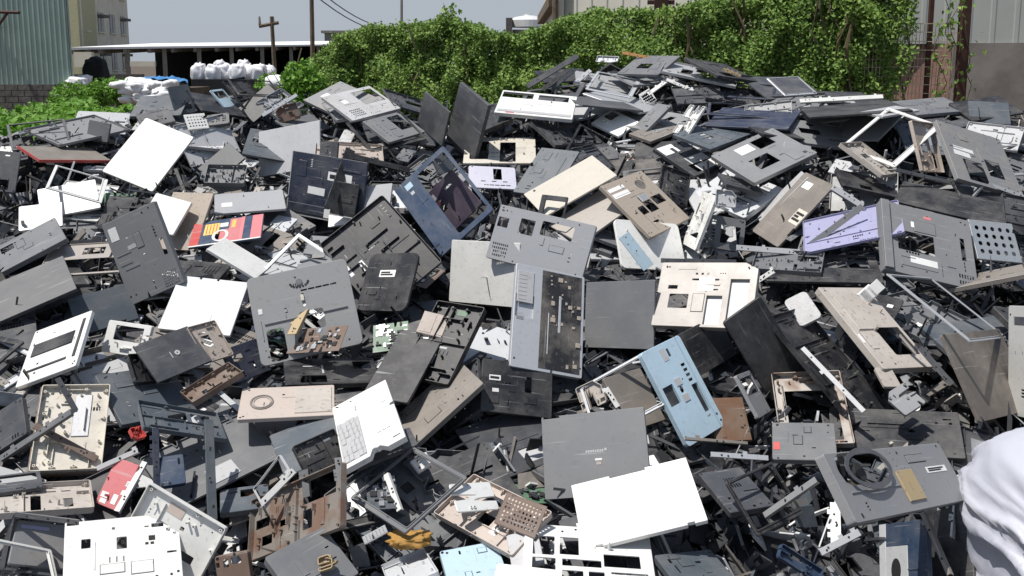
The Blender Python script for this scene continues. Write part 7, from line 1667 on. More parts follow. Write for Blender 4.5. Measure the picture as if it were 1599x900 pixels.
0,3,1,2112,3471,1394,-179,-49,0,-75
6,3,4,907,2534,1053,134,26,9,-146
10,5,0,1430,1934,877,138,44,37,-133
3,6,0,2023,2617,1156,10,-2,40,-196
10,1,8,-2375,4184,1793,15,-5,36,-196
10,0,0,485,2872,1155,-164,-35,-15,108
1,1,2,444,6790,1559,50,-65,28,180
1,0,0,367,5471,1986,156,40,-10,119
10,8,2,-2244,3681,1586,-187,-48,4,-53
7,1,8,-2320,4066,1747,165,28,28,-106
9,0,12,-1758,3934,1595,134,31,-21,144
6,5,4,453,2458,1048,143,-3,-8,140
7,3,0,-1173,3253,1376,166,27,24,-105
5,0,1,-3464,5554,1313,48,-4,-59,-185
10,0,0,-341,2634,1041,175,31,-3,91
4,1,0,217,6955,1362,45,-60,13,185
4,0,1,-658,6323,1353,156,-44,-26,-114
10,7,9,-1671,3300,1356,107,33,-16,165
2,0,1,-1787,2896,1274,48,5,33,-191
0,5,6,-123,2950,1237,-96,-13,-20,174
10,8,0,1598,2780,1167,181,29,-11,79
6,7,0,442,1810,895,-173,-25,-21,96
10,2,1,563,5487,2048,-186,-48,1,-56
4,2,7,743,4699,1766,-195,-34,5,25
5,1,1,2689,4710,1910,96,6,0,175
7,1,2,1479,3187,1344,-42,-1,-25,194
4,5,2,-849,2406,1093,6,-72,184,32
2,5,2,1253,3849,1436,125,24,-33,150
10,1,1,-1268,3158,1293,181,31,-16,78
3,5,0,-1675,5396,1980,145,-14,7,136
2,7,2,4383,6077,1306,42,188,-46,26
3,2,0,-826,3280,1248,-186,-30,-14,67
1,4,0,2507,5890,1408,90,12,55,169
3,3,2,4459,5358,1739,149,-39,-37,-122
10,3,0,523,3210,1238,94,9,-26,174
6,0,2,2549,5942,1361,-76,-17,-55,-176
8,2,10,-1138,2042,953,195,34,-24,20
6,1,0,622,4971,1830,136,32,-18,142
6,4,2,2338,4786,1898,69,-8,17,187
2,7,9,-2821,6046,1295,190,-36,-13,51
10,8,7,1930,6208,1482,193,-20,47,11
4,5,0,-3322,6057,1129,30,-31,23,194
10,2,7,-1203,3712,1456,-149,-30,-28,127
6,6,0,-1270,2542,1127,11,58,-188,-33
1,2,6,819,3948,1428,14,-170,-93,-47
10,7,0,2444,3994,1683,22,5,34,-196
1,3,4,1976,4259,1846,147,34,-26,129
8,3,0,-223,6670,1203,98,-4,-37,-170
10,3,1,290,2873,1163,162,28,29,-110
6,2,6,1930,5763,1668,153,11,64,112
4,5,0,2109,2797,1190,113,18,-26,162
4,2,6,-1137,2815,1183,143,20,-9,138
8,3,2,414,4330,1585,155,24,42,-117
4,5,0,948,4526,1700,7,36,44,-192
5,4,0,-139,5812,1701,133,-64,20,134
6,3,1,382,2265,1024,-186,-69,3,24
5,3,4,2233,3023,1236,150,32,-22,127
10,4,4,-433,1652,727,-192,-46,-9,31
5,2,2,-768,6260,1401,131,-38,-34,-142
3,1,1,3084,3659,1502,-142,-30,44,-130
0,5,6,3354,5853,1396,109,-9,-43,-162
3,2,3,-2793,5789,1359,-44,-21,39,190
1,4,1,134,2845,1171,-162,-31,-12,112
6,6,1,1389,1945,903,116,30,41,-155
1,2,0,1176,1954,908,176,50,14,-80
5,1,0,1363,5559,2110,11,-154,-127,16
10,9,7,1506,4057,1734,-185,-47,0,60
8,0,2,350,3770,1435,29,26,-23,195
2,3,1,2090,6468,1369,40,0,-195,21
6,3,0,32,3979,1497,117,-81,-116,79
2,5,2,2319,4174,1752,-83,-27,36,-176
4,2,9,-1840,4013,1587,154,12,24,-124
8,2,0,-281,4094,1581,-176,-57,-39,66
10,1,3,-1075,2826,1252,-196,-30,27,9
2,1,2,1212,6812,1718,106,-39,-18,-164
2,7,0,1310,2772,1087,-175,-35,11,-90
8,4,0,2514,3651,1474,137,23,45,-137
8,1,7,400,3137,1236,-94,-12,16,-176
10,8,2,61,3246,1256,106,6,21,-168
8,4,0,-713,5771,1651,10,-34,-59,-188
10,4,1,1945,2449,1087,-93,-41,59,-162
3,5,6,-2307,3467,1542,176,42,-1,85
8,0,2,-119,3886,1461,-88,-31,-23,175
0,3,2,-3061,6517,1087,33,-35,19,193
0,5,3,2658,5836,1449,109,-4,42,162
8,0,0,910,4222,1580,-184,-28,2,74
4,5,3,-3027,4005,1809,75,27,-15,183
6,4,1,1324,2177,1021,147,32,-13,131
10,7,2,-2741,5238,1602,72,-41,34,179
3,4,1,2354,2434,1115,43,-8,40,-191
10,7,2,-2112,3341,1411,31,9,-36,194
6,3,0,-262,2599,1096,2,-114,159,43
10,1,0,450,4568,1681,-69,-60,37,-174
2,4,0,-2042,2748,1233,-100,-27,23,-170
5,3,1,-598,6405,1319,156,-44,-26,-114
3,3,1,809,4706,1778,-144,-31,-16,134
2,6,0,3219,3535,1434,196,32,-14,17
10,6,8,-637,1716,786,-24,-12,-62,188
4,2,1,1951,2506,1144,42,-195,-2,13
6,4,1,-828,5939,1556,57,8,65,180
4,5,1,-1095,5495,1869,196,-35,9,19
1,3,0,1053,2981,1273,74,-4,-38,182
9,0,13,49,1916,922,181,47,-7,-71
4,4,4,1839,2303,1063,-195,-40,-19,7
7,0,0,-2291,6033,1525,190,-41,-36,29
0,0,1,2152,3260,1404,105,17,40,-165
10,9,1,1375,1821,814,-7,-12,-46,194
6,1,4,2192,4548,1941,101,-9,2,-172
5,4,1,-2388,6004,1498,137,-63,-19,130
0,2,7,-3582,5679,1269,183,-38,-29,-67
6,2,2,-1697,2858,1207,-85,-19,-14,179
5,3,6,-3750,6180,1089,196,-36,2,15
8,2,1,1635,4464,1740,31,-197,16,-2
10,8,0,2595,4107,1751,-124,-20,-36,151
6,7,0,602,2478,1065,-27,-8,-20,197
5,4,1,1238,3249,1375,82,13,-26,180
8,3,3,210,3473,1342,12,-109,167,0
1,2,0,692,2181,948,159,37,19,-114
5,1,1,-645,2954,1121,-119,-29,4,158
6,2,0,2467,5260,1702,72,-113,65,-133
10,3,0,-1340,2528,1143,58,-10,33,-188
6,1,2,1172,3611,1514,-69,-16,-38,183
0,5,0,4297,4930,1914,120,-17,-13,-159
6,6,6,3647,3984,1578,-184,-72,15,-27
8,1,0,2139,3915,1681,0,-12,31,-197
10,3,0,483,4079,1482,173,46,3,89
3,8,0,3679,5153,1826,143,-33,-50,-126
2,4,0,-2522,5654,1548,179,-48,-31,68
4,0,2,-1425,2205,1077,-30,-6,44,-193
9,0,13,-68,2747,1165,8,-17,44,-194
6,5,0,-1021,5079,2007,170,-27,8,101
10,5,6,839,3975,1480,103,36,7,-168
6,1,2,-125,6567,1259,124,-21,-41,-150
10,3,4,3916,4417,1751,14,-2,47,-194
6,7,7,308,4019,1490,2,-14,33,-197
3,3,0,-127,4933,1839,113,-7,-41,160
10,7,7,438,4384,1613,139,56,7,132
10,5,7,-798,4057,1500,137,32,-35,138
3,1,1,1206,2096,985,12,-12,36,-196
9,2,13,2736,3182,1262,42,-194,27,9
6,2,0,1487,1692,772,-104,-25,-48,162
6,2,0,-814,5775,1666,69,147,-116,14
2,1,0,-630,6519,1295,16,-19,-57,-190
10,0,0,504,3072,1209,21,-1,-39,195
6,6,0,2711,5089,1803,86,-29,-41,-173
10,2,1,-2857,5126,1587,38,27,193,-28
10,1,7,2876,6115,1277,194,-40,0,-24
9,1,13,-1347,4009,1514,151,29,-15,127
2,2,0,1083,3458,1369,-107,-49,1,162
4,2,0,3050,5080,1807,83,-14,-39,-177
10,8,1,-1327,3807,1469,152,29,-2,126
7,2,7,-850,1792,824,-181,-45,23,-69
10,7,1,-1526,3084,1233,22,-197,-27,8
6,7,1,407,4621,1772,57,-17,69,-178
4,5,0,2860,3009,1267,9,7,-44,195
3,5,2,1016,4126,1500,-133,-39,-13,143
1,4,0,-1691,2710,1199,54,17,-33,189
5,3,0,-1367,6464,1380,173,-35,-19,-92
10,2,1,681,1664,721,36,19,53,-189
6,2,0,-291,1892,857,-193,-53,-4,-7
3,2,1,-1369,5167,1894,99,13,-33,170
2,7,2,-825,2645,1110,-198,-25,-4,-2
10,9,0,-1305,3648,1425,196,35,17,-7
2,5,1,-2847,5353,1573,-98,-10,53,166
9,0,12,2992,4095,1691,196,35,13,19
9,2,13,-237,2681,1057,-154,-42,3,-120
10,6,3,-1500,3276,1309,-170,-25,-36,95
1,0,0,2458,2714,1149,9,-131,-149,-22
6,2,0,345,1842,840,51,-188,40,17
1,2,2,-3096,5830,1269,-48,-26,33,189
8,0,1,138,2455,1053,-181,-14,-7,-83
8,2,3,-1846,2717,1164,119,9,31,-157
2,5,1,603,6199,2028,18,-42,56,186
7,2,6,-1712,3065,1279,-150,-40,20,-124
0,0,6,-1193,2239,1002,193,43,-19,26
2,4,0,1496,6695,1641,-154,-2,-58,-114
10,0,6,520,3216,1221,-94,-2,23,-175
2,5,1,434,4031,1529,185,9,41,-63
6,7,0,-338,4785,1789,193,28,29,-32
5,1,1,2596,3131,1276,6,-2,43,-195
6,0,2,-2822,4029,1760,62,9,33,-187
5,4,0,-408,1641,781,158,36,40,-111
8,4,0,515,4486,1693,42,-104,162,32
8,1,2,-1775,2388,1080,-67,-10,-26,187
8,3,1,3169,5313,1704,184,-46,-18,-59
2,1,0,-3661,5838,1171,89,-15,-29,-176
1,2,0,215,1704,769,118,29,41,-154
6,6,0,1754,2163,994,-144,-135,-21,-22
6,2,0,4228,4782,1884,4,32,-194,-38
1,4,0,695,3157,1292,23,-8,-30,196
6,7,2,1342,3183,1390,74,15,43,-180
10,2,0,-3737,5076,1438,86,-28,44,173
10,2,8,-2976,5235,1502,43,187,49,23
3,0,1,-2445,4206,1777,173,28,23,-94
3,1,0,-3375,5306,1394,3,68,-185,36
10,9,9,-915,2759,1127,15,-4,26,-198
0,0,0,725,4484,1711,119,46,28,-151
3,0,7,-2843,4953,1690,142,-59,11,127
6,1,0,-1935,4602,1834,68,-27,41,-182
2,5,4,771,2662,1035,99,11,12,-173
10,6,6,-1403,3204,1272,29,-145,-134,-16
0,1,0,-761,6350,1382,167,-47,-28,-96
7,0,1,438,4441,1620,-178,-46,-1,-79
10,3,2,-694,5941,1505,15,-1,-193,51
8,0,8,-2563,4635,1827,6,-190,55,-27
0,3,6,-182,1883,858,78,26,-45,177
6,5,3,-1090,2591,1123,-192,-31,-16,45
5,3,1,-1025,3152,1271,195,33,15,-24
7,1,0,-300,2763,1106,-61,-4,-29,188
8,2,2,1013,5874,2191,171,-1,-5,104
3,3,1,3288,6362,1165,125,-33,-28,-150
7,2,0,58,1843,829,189,59,-6,-25
9,2,13,-704,5423,1822,192,-52,25,6
10,8,0,-3141,5988,1212,42,27,192,-25
8,4,8,217,3146,1106,189,17,11,-63
2,1,1,-2015,3349,1444,173,41,4,93
10,6,6,-957,4127,1550,115,21,-48,155
6,7,0,474,1696,784,-56,-21,47,-185
3,1,1,2027,3425,1424,-149,-37,24,-127
6,3,1,-1178,2532,1112,162,-115,21,7
9,0,13,-365,3506,1365,-104,-15,-31,168
10,1,2,2310,6361,1297,166,4,51,98
6,5,0,162,4162,1565,149,19,29,-129
0,5,0,319,2207,997,156,29,-31,117
6,5,3,-3423,5756,1198,188,-39,-25,-49
3,4,0,1334,1674,759,-101,-23,-49,164
6,1,0,1888,5705,1700,14,-158,-106,62
10,6,4,2812,3344,1342,-78,-12,-48,177
6,7,0,2038,3837,1657,-145,-23,27,-133
2,3,0,792,3887,1376,188,41,-24,-50
1,3,2,3357,5671,1460,193,-50,-13,1
2,2,9,-3212,5307,1477,39,-32,42,189
5,0,4,967,1929,796,168,44,23,-96
8,1,0,-1986,5875,1765,179,-48,-9,75
6,4,4,-354,2845,1201,19,-123,-155,-19
8,1,3,-3045,5668,1329,8,8,-45,-195
5,2,0,997,3292,1375,-130,-49,8,143
3,6,7,1121,4101,1541,52,38,33,-186
0,5,0,-1655,6272,1544,140,-56,-17,-130
6,1,7,3845,5477,1603,188,-57,-19,-32
1,1,0,-521,4089,1585,192,56,3,0
10,3,1,-212,4692,1741,111,27,10,-164
3,6,7,-3052,6003,1262,126,-49,9,147
3,7,2,1847,2070,994,162,32,40,-106
10,2,1,270,6755,1459,86,35,-66,-164
10,7,1,1866,6452,1477,139,-45,24,-134
10,2,0,-812,4229,1651,156,31,23,-119
2,7,7,3852,5775,1455,176,-38,11,86
0,5,0,3,2349,983,179,42,18,-77
9,0,12,33,2387,1022,9,-4,27,-198
6,7,7,-2536,3950,1702,143,27,-12,136
2,2,3,-3357,5865,1223,159,-47,-1,112
8,3,3,-3354,5101,1480,149,-52,16,122
6,5,2,-896,2219,995,148,-66,-78,88
5,0,9,-1071,3521,1395,-2,-13,44,-195
6,5,2,-2467,5517,1605,126,-53,6,146
10,4,6,-1308,4369,1715,34,13,-44,192
3,3,9,-978,2745,1111,176,24,0,92
4,2,2,1604,3097,1278,158,17,31,-117
3,4,0,1712,2726,1044,76,32,-38,178
10,2,6,616,4012,1489,109,43,22,161
5,0,0,711,6605,1789,29,-19,189,-54
6,1,9,-1610,2666,1247,-191,-33,-16,48
0,1,2,3561,3838,1517,-193,-43,0,-29
5,4,2,-993,3379,1353,30,-163,-111,-14
7,0,0,2268,2992,1225,37,-195,24,8
6,4,0,496,3353,1348,-116,-6,-23,161
5,0,3,2384,5533,1603,190,-56,25,0
4,4,1,1341,3118,1315,25,-198,5,6
8,1,1,-749,3491,1348,26,-194,43,3
6,4,0,2164,3111,1312,81,30,18,-179
8,3,4,-851,3694,1431,121,30,26,-154
6,4,0,-72,5975,1586,67,3,186,-32
2,4,2,259,3344,1249,-93,-18,22,-175
6,7,2,502,4103,1565,74,41,-7,181
6,7,0,1458,2147,998,194,30,14,-36
8,0,7,-848,4603,1830,142,30,-21,136
3,6,6,-554,2104,836,79,6,36,-180
2,0,9,-1080,3026,1250,31,19,-20,196
10,2,0,-1123,2641,1187,192,21,26,-44
3,2,1,3363,5246,1745,165,-50,33,97
10,6,10,-1507,3122,1241,186,22,3,69
10,8,1,-602,5518,1742,-5,-5,-43,-195
3,6,4,2290,3435,1419,189,41,30,-39
2,7,0,-1606,3851,1561,18,-13,41,-194
10,4,0,1393,2252,1046,-184,-36,2,-69
5,4,4,2244,4899,1934,183,-12,32,72
10,8,2,-1493,3139,1231,163,30,-14,111
2,2,0,-495,5487,1802,27,-3,-43,-193
6,4,7,-920,2288,1000,21,-167,-105,-21
3,0,1,444,2146,888,-144,-23,36,-132
0,3,0,-1397,3829,1397,-162,-6,-10,-117
6,5,0,1916,3909,1684,191,43,6,-42
6,5,2,1118,4615,1811,173,49,1,-87
10,2,0,1392,2911,1255,31,-182,76,14
0,2,3,3150,6116,1262,105,-29,36,164
3,5,10,-1544,4686,1739,52,24,-30,189
1,5,2,-2081,2806,1271,197,28,3,20
5,4,1,72,2103,881,124,28,-37,150
10,7,1,462,6062,2029,62,4,184,-47
0,1,0,655,2256,985,-127,-22,34,-149
10,4,0,2273,2870,1178,61,15,-35,187
10,6,1,-1999,3314,1393,105,25,-32,165
8,2,0,1784,5201,1917,137,-45,22,-137
10,8,1,1121,6017,2101,194,-27,35,24
3,2,0,-107,6119,1539,73,127,135,21
3,0,2,-372,4330,1655,46,17,-39,190
10,5,1,472,3179,1227,80,3,19,-183
6,2,0,-734,1808,863,126,38,-52,141
6,5,1,-1075,5020,2000,159,-6,-14,121
5,1,1,2811,3597,1455,-131,-23,15,-149
6,4,0,3093,5305,1706,91,-28,39,172
8,2,1,313,3549,1339,29,-128,-151,1
2,1,0,1095,2057,859,-185,-50,-20,55
0,5,7,-1182,5911,1661,190,-57,12,23
6,4,7,2540,5691,1424,27,146,130,-31
2,1,2,-1288,2075,963,-194,-44,17,-14
10,0,0,-139,2822,1174,14,-58,-189,-25
3,7,1,1889,5178,1888,42,-39,-8,-191
10,9,6,-1217,4031,1516,-78,-10,-27,182
10,9,3,2192,5605,1547,14,146,128,-45
6,5,0,966,3224,1334,93,41,15,-172
2,6,2,-1072,3831,1485,81,15,38,-178
6,7,0,1090,2811,1172,20,10,36,-196
3,7,1,887,5274,1932,98,25,-53,164
1,5,0,1602,2854,1127,-175,-28,13,-91
4,0,7,-1753,2387,1114,75,27,-39,179
3,5,2,-472,5680,1704,33,-29,62,185
3,1,0,2392,2969,1227,-196,-38,0,-17
6,2,2,-780,5388,1857,43,-35,-45,-187
3,6,1,-1296,4412,1570,-126,-27,-43,147
4,2,2,-2870,5302,1560,127,0,-54,-145
4,1,6,-1955,2955,1329,92,6,-17,177
10,3,1,1441,2916,1275,-1,-3,43,-195
1,0,1,-2160,2810,1288,170,20,19,-102
8,3,4,2898,5767,1403,124,-30,-25,-152
10,9,3,794,4895,1810,25,-16,-23,196
4,2,8,-1369,1768,827,124,28,-44,148
8,4,0,-754,4206,1677,119,18,-56,150
10,5,0,-1009,4983,1998,-74,-4,-2,186
8,0,3,437,3451,1295,31,2,-36,194
9,1,12,-1480,3545,1409,82,13,-29,180
0,0,1,-1124,3813,1495,-183,-39,13,-69
10,3,0,786,5731,2182,196,1,-12,37
3,0,1,600,5359,1930,134,40,-28,140
0,2,0,2718,5563,1510,191,-56,3,21
1,3,10,-1973,3040,1298,130,27,-20,148
0,3,0,2072,4992,1945,183,-16,31,72
0,2,2,2641,5750,1478,143,-13,40,133
6,4,0,711,3450,1331,189,19,-27,56
2,4,0,555,2426,1053,2,-64,189,6
0,0,9,-1402,3806,1477,-40,-22,19,-194
7,2,3,-2385,3482,1517,31,-193,-42,4
7,3,7,-1474,6838,1234,161,-36,-35,-108
4,5,10,-2760,4519,1818,193,-15,-6,52
0,5,3,-1253,3446,1365,166,38,-5,105
6,4,2,-532,1854,869,175,36,29,-86
6,1,2,885,1750,817,13,-1,57,-191
6,3,6,-107,3837,1434,-44,-90,108,136
0,4,2,2229,5924,1452,136,-53,15,-136
10,3,1,-174,5673,1716,187,-55,-26,-37
2,4,0,-161,3744,1272,-194,-36,-6,29
1,4,3,1768,2406,1117,81,20,-32,179
0,4,2,341,3315,1258,-194,-21,-9,41
4,2,2,-982,2887,1168,-135,-13,-24,145
2,1,0,-766,2897,1141,-32,-8,20,-196
6,7,8,-2487,3401,1506,124,18,48,-148
6,4,0,2956,3411,1391,57,-186,-40,-20
10,9,1,-3106,4513,1767,121,-36,13,155
10,3,0,690,4521,1728,193,47,-13,-22
10,9,6,-1592,2855,1211,152,7,-21,128
0,2,4,-437,3286,1234,197,29,-14,-5
3,5,0,704,5354,1924,29,19,-48,191
5,3,6,-1507,4684,1752,20,-34,-193,-34
2,6,6,-3503,5708,1287,94,-35,32,170
1,1,0,-1602,3169,1263,135,30,-21,143
10,1,7,-533,3947,1503,198,26,3,-1
2,3,0,4524,6333,1199,30,155,121,-22
8,2,0,4633,5706,1529,180,-62,12,59
3,5,0,878,1804,854,51,19,-51,185
9,0,13,476,4029,1478,-191,-42,-20,-38
6,5,0,587,4368,1590,-193,-43,10,30
10,3,0,873,1693,767,-179,-41,-21,76
10,0,0,3803,5673,1465,-25,-2,32,196
3,2,2,-1798,3759,1511,36,-10,42,-192
6,2,7,2011,3818,1638,30,-133,144,26
1,3,7,3212,3939,1600,-189,-47,-22,41
3,7,2,1431,3048,1314,180,39,19,-75
4,3,0,-372,4833,1787,-54,-32,24,-188
0,0,6,-1225,6572,1353,129,-25,-32,-147
6,1,0,-211,5498,1805,191,-42,-10,42
5,3,7,3,6701,1297,185,-40,-51,38
4,1,1,1292,5416,2147,3,180,-84,-18
2,3,7,2950,5875,1384,39,-21,-36,-192
0,0,7,4088,6093,1313,189,-52,12,37
0,1,0,2355,5640,1556,7,21,77,183
6,3,1,1017,2633,1092,87,-63,127,-111
10,4,0,-133,1861,819,5,4,-55,192
0,3,6,138,2102,912,59,16,38,-187
0,4,1,137,4243,1558,-191,-42,-28,-28
1,4,0,2758,2981,1237,26,-181,79,20
1,2,0,1148,1729,769,-146,-30,-32,130
2,5,0,-312,6417,1326,102,-9,-46,-165
3,0,4,1922,2317,1069,-188,-41,-24,47
6,2,2,-2356,3613,1586,108,150,-36,-66
3,3,1,642,3138,1306,117,1,-27,160
10,6,3,-1811,2934,1220,-196,-33,-5,-19
3,0,7,846,3904,1408,23,-30,-38,193
2,2,2,-2860,6185,1278,185,-45,-4,61
10,2,1,-1023,4915,1966,187,49,-2,-52
2,4,1,-1041,4171,1524,187,47,-7,53
2,6,0,-3324,6151,1184,165,-32,7,108
2,3,3,1327,3326,1418,-133,-21,22,-146
6,3,1,266,4051,1515,48,-12,16,-193
10,4,1,-1004,5386,1927,166,-12,16,109
7,1,0,536,5999,2101,142,-1,-62,-126
0,0,0,-365,1642,742,144,35,-22,133
3,3,4,-302,2229,1034,-180,-42,-20,74
10,3,3,-560,1923,972,63,20,-31,186
10,5,0,-2193,4276,1763,176,22,-8,91
9,2,4,1675,2789,1122,157,30,-27,117
8,3,1,-1392,3295,1388,-40,-1,-35,193
5,4,3,698,4768,1817,-193,-37,7,38
10,7,9,-1914,5289,1973,-197,-7,19,31
2,7,0,2328,5531,1591,148,-54,-17,-122
2,4,1,-1152,6164,1500,101,-32,-36,-166
2,2,6,-2142,4669,1885,118,34,-17,157
1,2,3,-733,3584,1436,22,-139,-141,-13
2,7,1,31,2958,1228,44,17,19,-194
0,4,3,-3506,5623,1277,56,-27,52,183
2,1,2,-1722,3037,1194,-191,-32,-12,49
1,4,0,-2911,4037,1767,88,14,31,-176
4,0,0,2718,3460,1418,155,15,21,-123
5,0,6,-1696,2723,1221,167,34,-13,103
2,6,1,-1493,3629,1370,136,17,28,-143
10,4,1,2633,5685,1416,22,-4,-38,-195
1,3,2,-1162,4033,1472,148,24,25,-130
4,5,0,-914,4625,1714,-137,-26,-27,140
3,7,0,-1075,5462,1900,143,-18,-9,-138
1,2,1,-1520,2581,1141,16,-103,168,31
2,7,0,325,2463,1075,140,18,22,-140
0,2,0,-3917,5817,1178,187,-29,-33,-55
4,0,0,2035,2683,1236,-110,-15,-26,165
3,5,1,-73,2652,1029,26,-195,34,10
6,5,2,-1106,4207,1609,168,41,-44,90
6,4,1,1081,2692,1110,95,15,20,-174
3,8,1,145,2624,1087,31,-176,-88,-20"""
# ================= the heap =================
def hero_special(o, d, w, h):
    pass
def build_core():
    rng = random.Random(77); mb = MB(); nx, ny = 170, 150; vs = []; fs = []
    for j in range(ny+1):
        Y = .2+j*10.8/ny
        for i in range(nx+1):
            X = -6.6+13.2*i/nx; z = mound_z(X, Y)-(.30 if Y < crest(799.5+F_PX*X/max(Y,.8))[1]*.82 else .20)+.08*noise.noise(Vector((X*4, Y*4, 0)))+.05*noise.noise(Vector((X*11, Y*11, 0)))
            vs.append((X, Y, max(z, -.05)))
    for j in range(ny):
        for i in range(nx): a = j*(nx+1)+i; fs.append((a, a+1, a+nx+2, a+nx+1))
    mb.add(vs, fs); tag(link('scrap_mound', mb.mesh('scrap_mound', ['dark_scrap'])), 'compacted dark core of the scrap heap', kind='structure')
    # shards: uncountable broken plastic in the cracks
    mb = MB(); cols = ['black','charcoal','midgrey','silver','slate','white','taupe','beige']; mats = []
    for c in cols:
        m = simple('shard_'+c, COL[c], rough=.45, noise=.35, nscale=30); mats.append(m)
    w = [40,24,12,9,8,4,5,3]
    import numpy as np
    HC = np.array([h[5] for h in HERO]); HR = np.array([[list(r) for r in Quaternion(h[6]).to_matrix()] for h in HERO]); HS = np.array([(h[3]/2, h[4]/2) for h in HERO]); eye = np.array((0, 0, EYE))
    def clear(P):
        p = np.array(P); L = np.einsum('nij,ni->nj', HR, p-HC)     # into each casing's own frame
        if ((abs(L[:,0]) < HS[:,0]+.035) & (abs(L[:,1]) < HS[:,1]+.035) & (L[:,2] > -.05) & (L[:,2] < .35)).any(): return False
        E = np.einsum('nij,ni->nj', HR, eye-HC); D = L-E; t = np.where(abs(D[:,2]) > 1e-6, -E[:,2]/D[:,2], 9); Q = E+D*t[:,None]   # would it stand between the path to a casing and the viewer's side of it
        return not ((abs(Q[:,0]) < HS[:,0]+.02) & (abs(Q[:,1]) < HS[:,1]+.02) & (t > .98) & (t < 2)).any()
    for n in range(26000):
        Y = 1.2+6.2*rng.random()**.8; u = rng.uniform(-150, 1750); X = (u-800)/1400*Y
        if Y > crest(u)[1]+.6: continue
        z = mound_z(X, Y)-(.17 if Y < crest(u)[1]*.7 else .13)+rng.gauss(0, .04); 
        if not clear((X, Y, z)): continue
        a, b, t = rng.uniform(.008,.05), rng.uniform(.006,.03), rng.uniform(.001,.004)
        if rng.random() < .35: a, b = rng.uniform(.04,.13), rng.uniform(.002,.008)
        q = Quaternion((rng.gauss(0,1), rng.gauss(0,1), rng.gauss(0,1), rng.gauss(0,1))).normalized(); k = len(mb.v)
        s1, s2 = rng.uniform(.4, 1), rng.uniform(.4, 1)
        loc = [(-a,-b,-t),(a,-b*s1,-t),(a*s2,b,-t),(-a,b,-t),(-a,-b,t),(a,-b*s1,t),(a*s2,b,t),(-a,b,t)]
        P = [q@Vector(p)+Vector((X,Y,z)) for p in loc]; mb.add([tuple(p) for p in P], [(3,2,1,0),(4,5,6,7),(0,1,5,4),(1,2,6,5),(2,3,7,6),(3,0,4,7)], rng.choices(range(8), w)[0])
    tag(link('plastic_shards', mb.mesh('plastic_shards', mats)), 'countless small broken plastic shards filling the cracks of the heap', kind='stuff')
NAMES = {k: v for k, v in KINDS.items()}
MAIN = []; LAYERS = []
def build_heroes():
    for i, (kind, col, mat, w, h, loc, quat, label, opt, short) in enumerate(HERO):
        name, cat = KINDS[kind][0], KINDS[kind][1]; o = dict(opt); rng = random.Random(1000+i)
        o.pop('pale', 0)
        if kind == 'strip': b = bar(w, h, i, mat) if w >= h else bar(h, w, i, mat)
        elif kind == 'shield': b = vented(w, h, o.get('nx', 6), o.get('ny', 4), i, mat)
        elif kind == 'block': b = block(w, h, .014, o, i, mat)
        elif kind == 'board': b = board(w, h, i)
        else:
            if kind == 'ring': o.setdefault('ring', (.05,.06,.95,.90)); o.setdefault('d', .006); o.setdefault('sc', 6)
            if kind == 'cover': o.setdefault('d', .010)
            if kind == 'inner': o.setdefault('inn', True); o.setdefault('rb', 8 if o['inn'] else 0); o.setdefault('bo', 8 if o['inn'] else 2)
            if kind == 'bottom': o.setdefault('d', .016); o.setdefault('rho', 0 if 'ho' in o else 3); o.setdefault('rra', 2); o.setdefault('sc', 5); o.setdefault('bo', 0)
            if kind == 'tray': o.setdefault('inn', True); o.setdefault('d', .014); o.setdefault('rho', 1 if 'ho' in o else 4); o.setdefault('rb', 8 if o['inn'] else 0); o.setdefault('bo', 9)
            if kind == 'deck': o.setdefault('d', .010); o.setdefault('sc', 3); ('ho' in o) or o.setdefault('ho', [(.08,.1,.92,.5,.003)])
            if kind == 'small': o.setdefault('inn', True); o.setdefault('cc', {i % 4: (.25,.3)}); o.setdefault('bite', 2); o.setdefault('rho', 1); o.setdefault('bo', 3); o.setdefault('rb', 2)
            if kind in ('bottom', 'tray') or (kind == 'deck' and 'blue' not in o and 'fcb' not in o) or (kind == 'inner' and o.get('inn')): o.setdefault('ti', int(min(22, 4+w*h*200)))
            if kind in ('bottom', 'tray', 'inner') and w < .14: o['rb'] = min(o.get('rb', 0), 3); o['bo'] = min(o.get('bo', 0), 4); o['rho'] = min(o.get('rho', 0), 1); o['rra'] = 0
            special(o, kind)
            b = panel(w, h, o, i*7+1, mat)
        ob = assemble(name, b, col, loc, quat)
        if o.get('_after'): o['_after'](ob, w, h)
        tag(ob, label, cat)
        u, v, d = project(*loc); MAIN.append((u, v, d, short, ob))
        if label == 'LAYER': LAYERS.append((ob, kind, col, w, h))
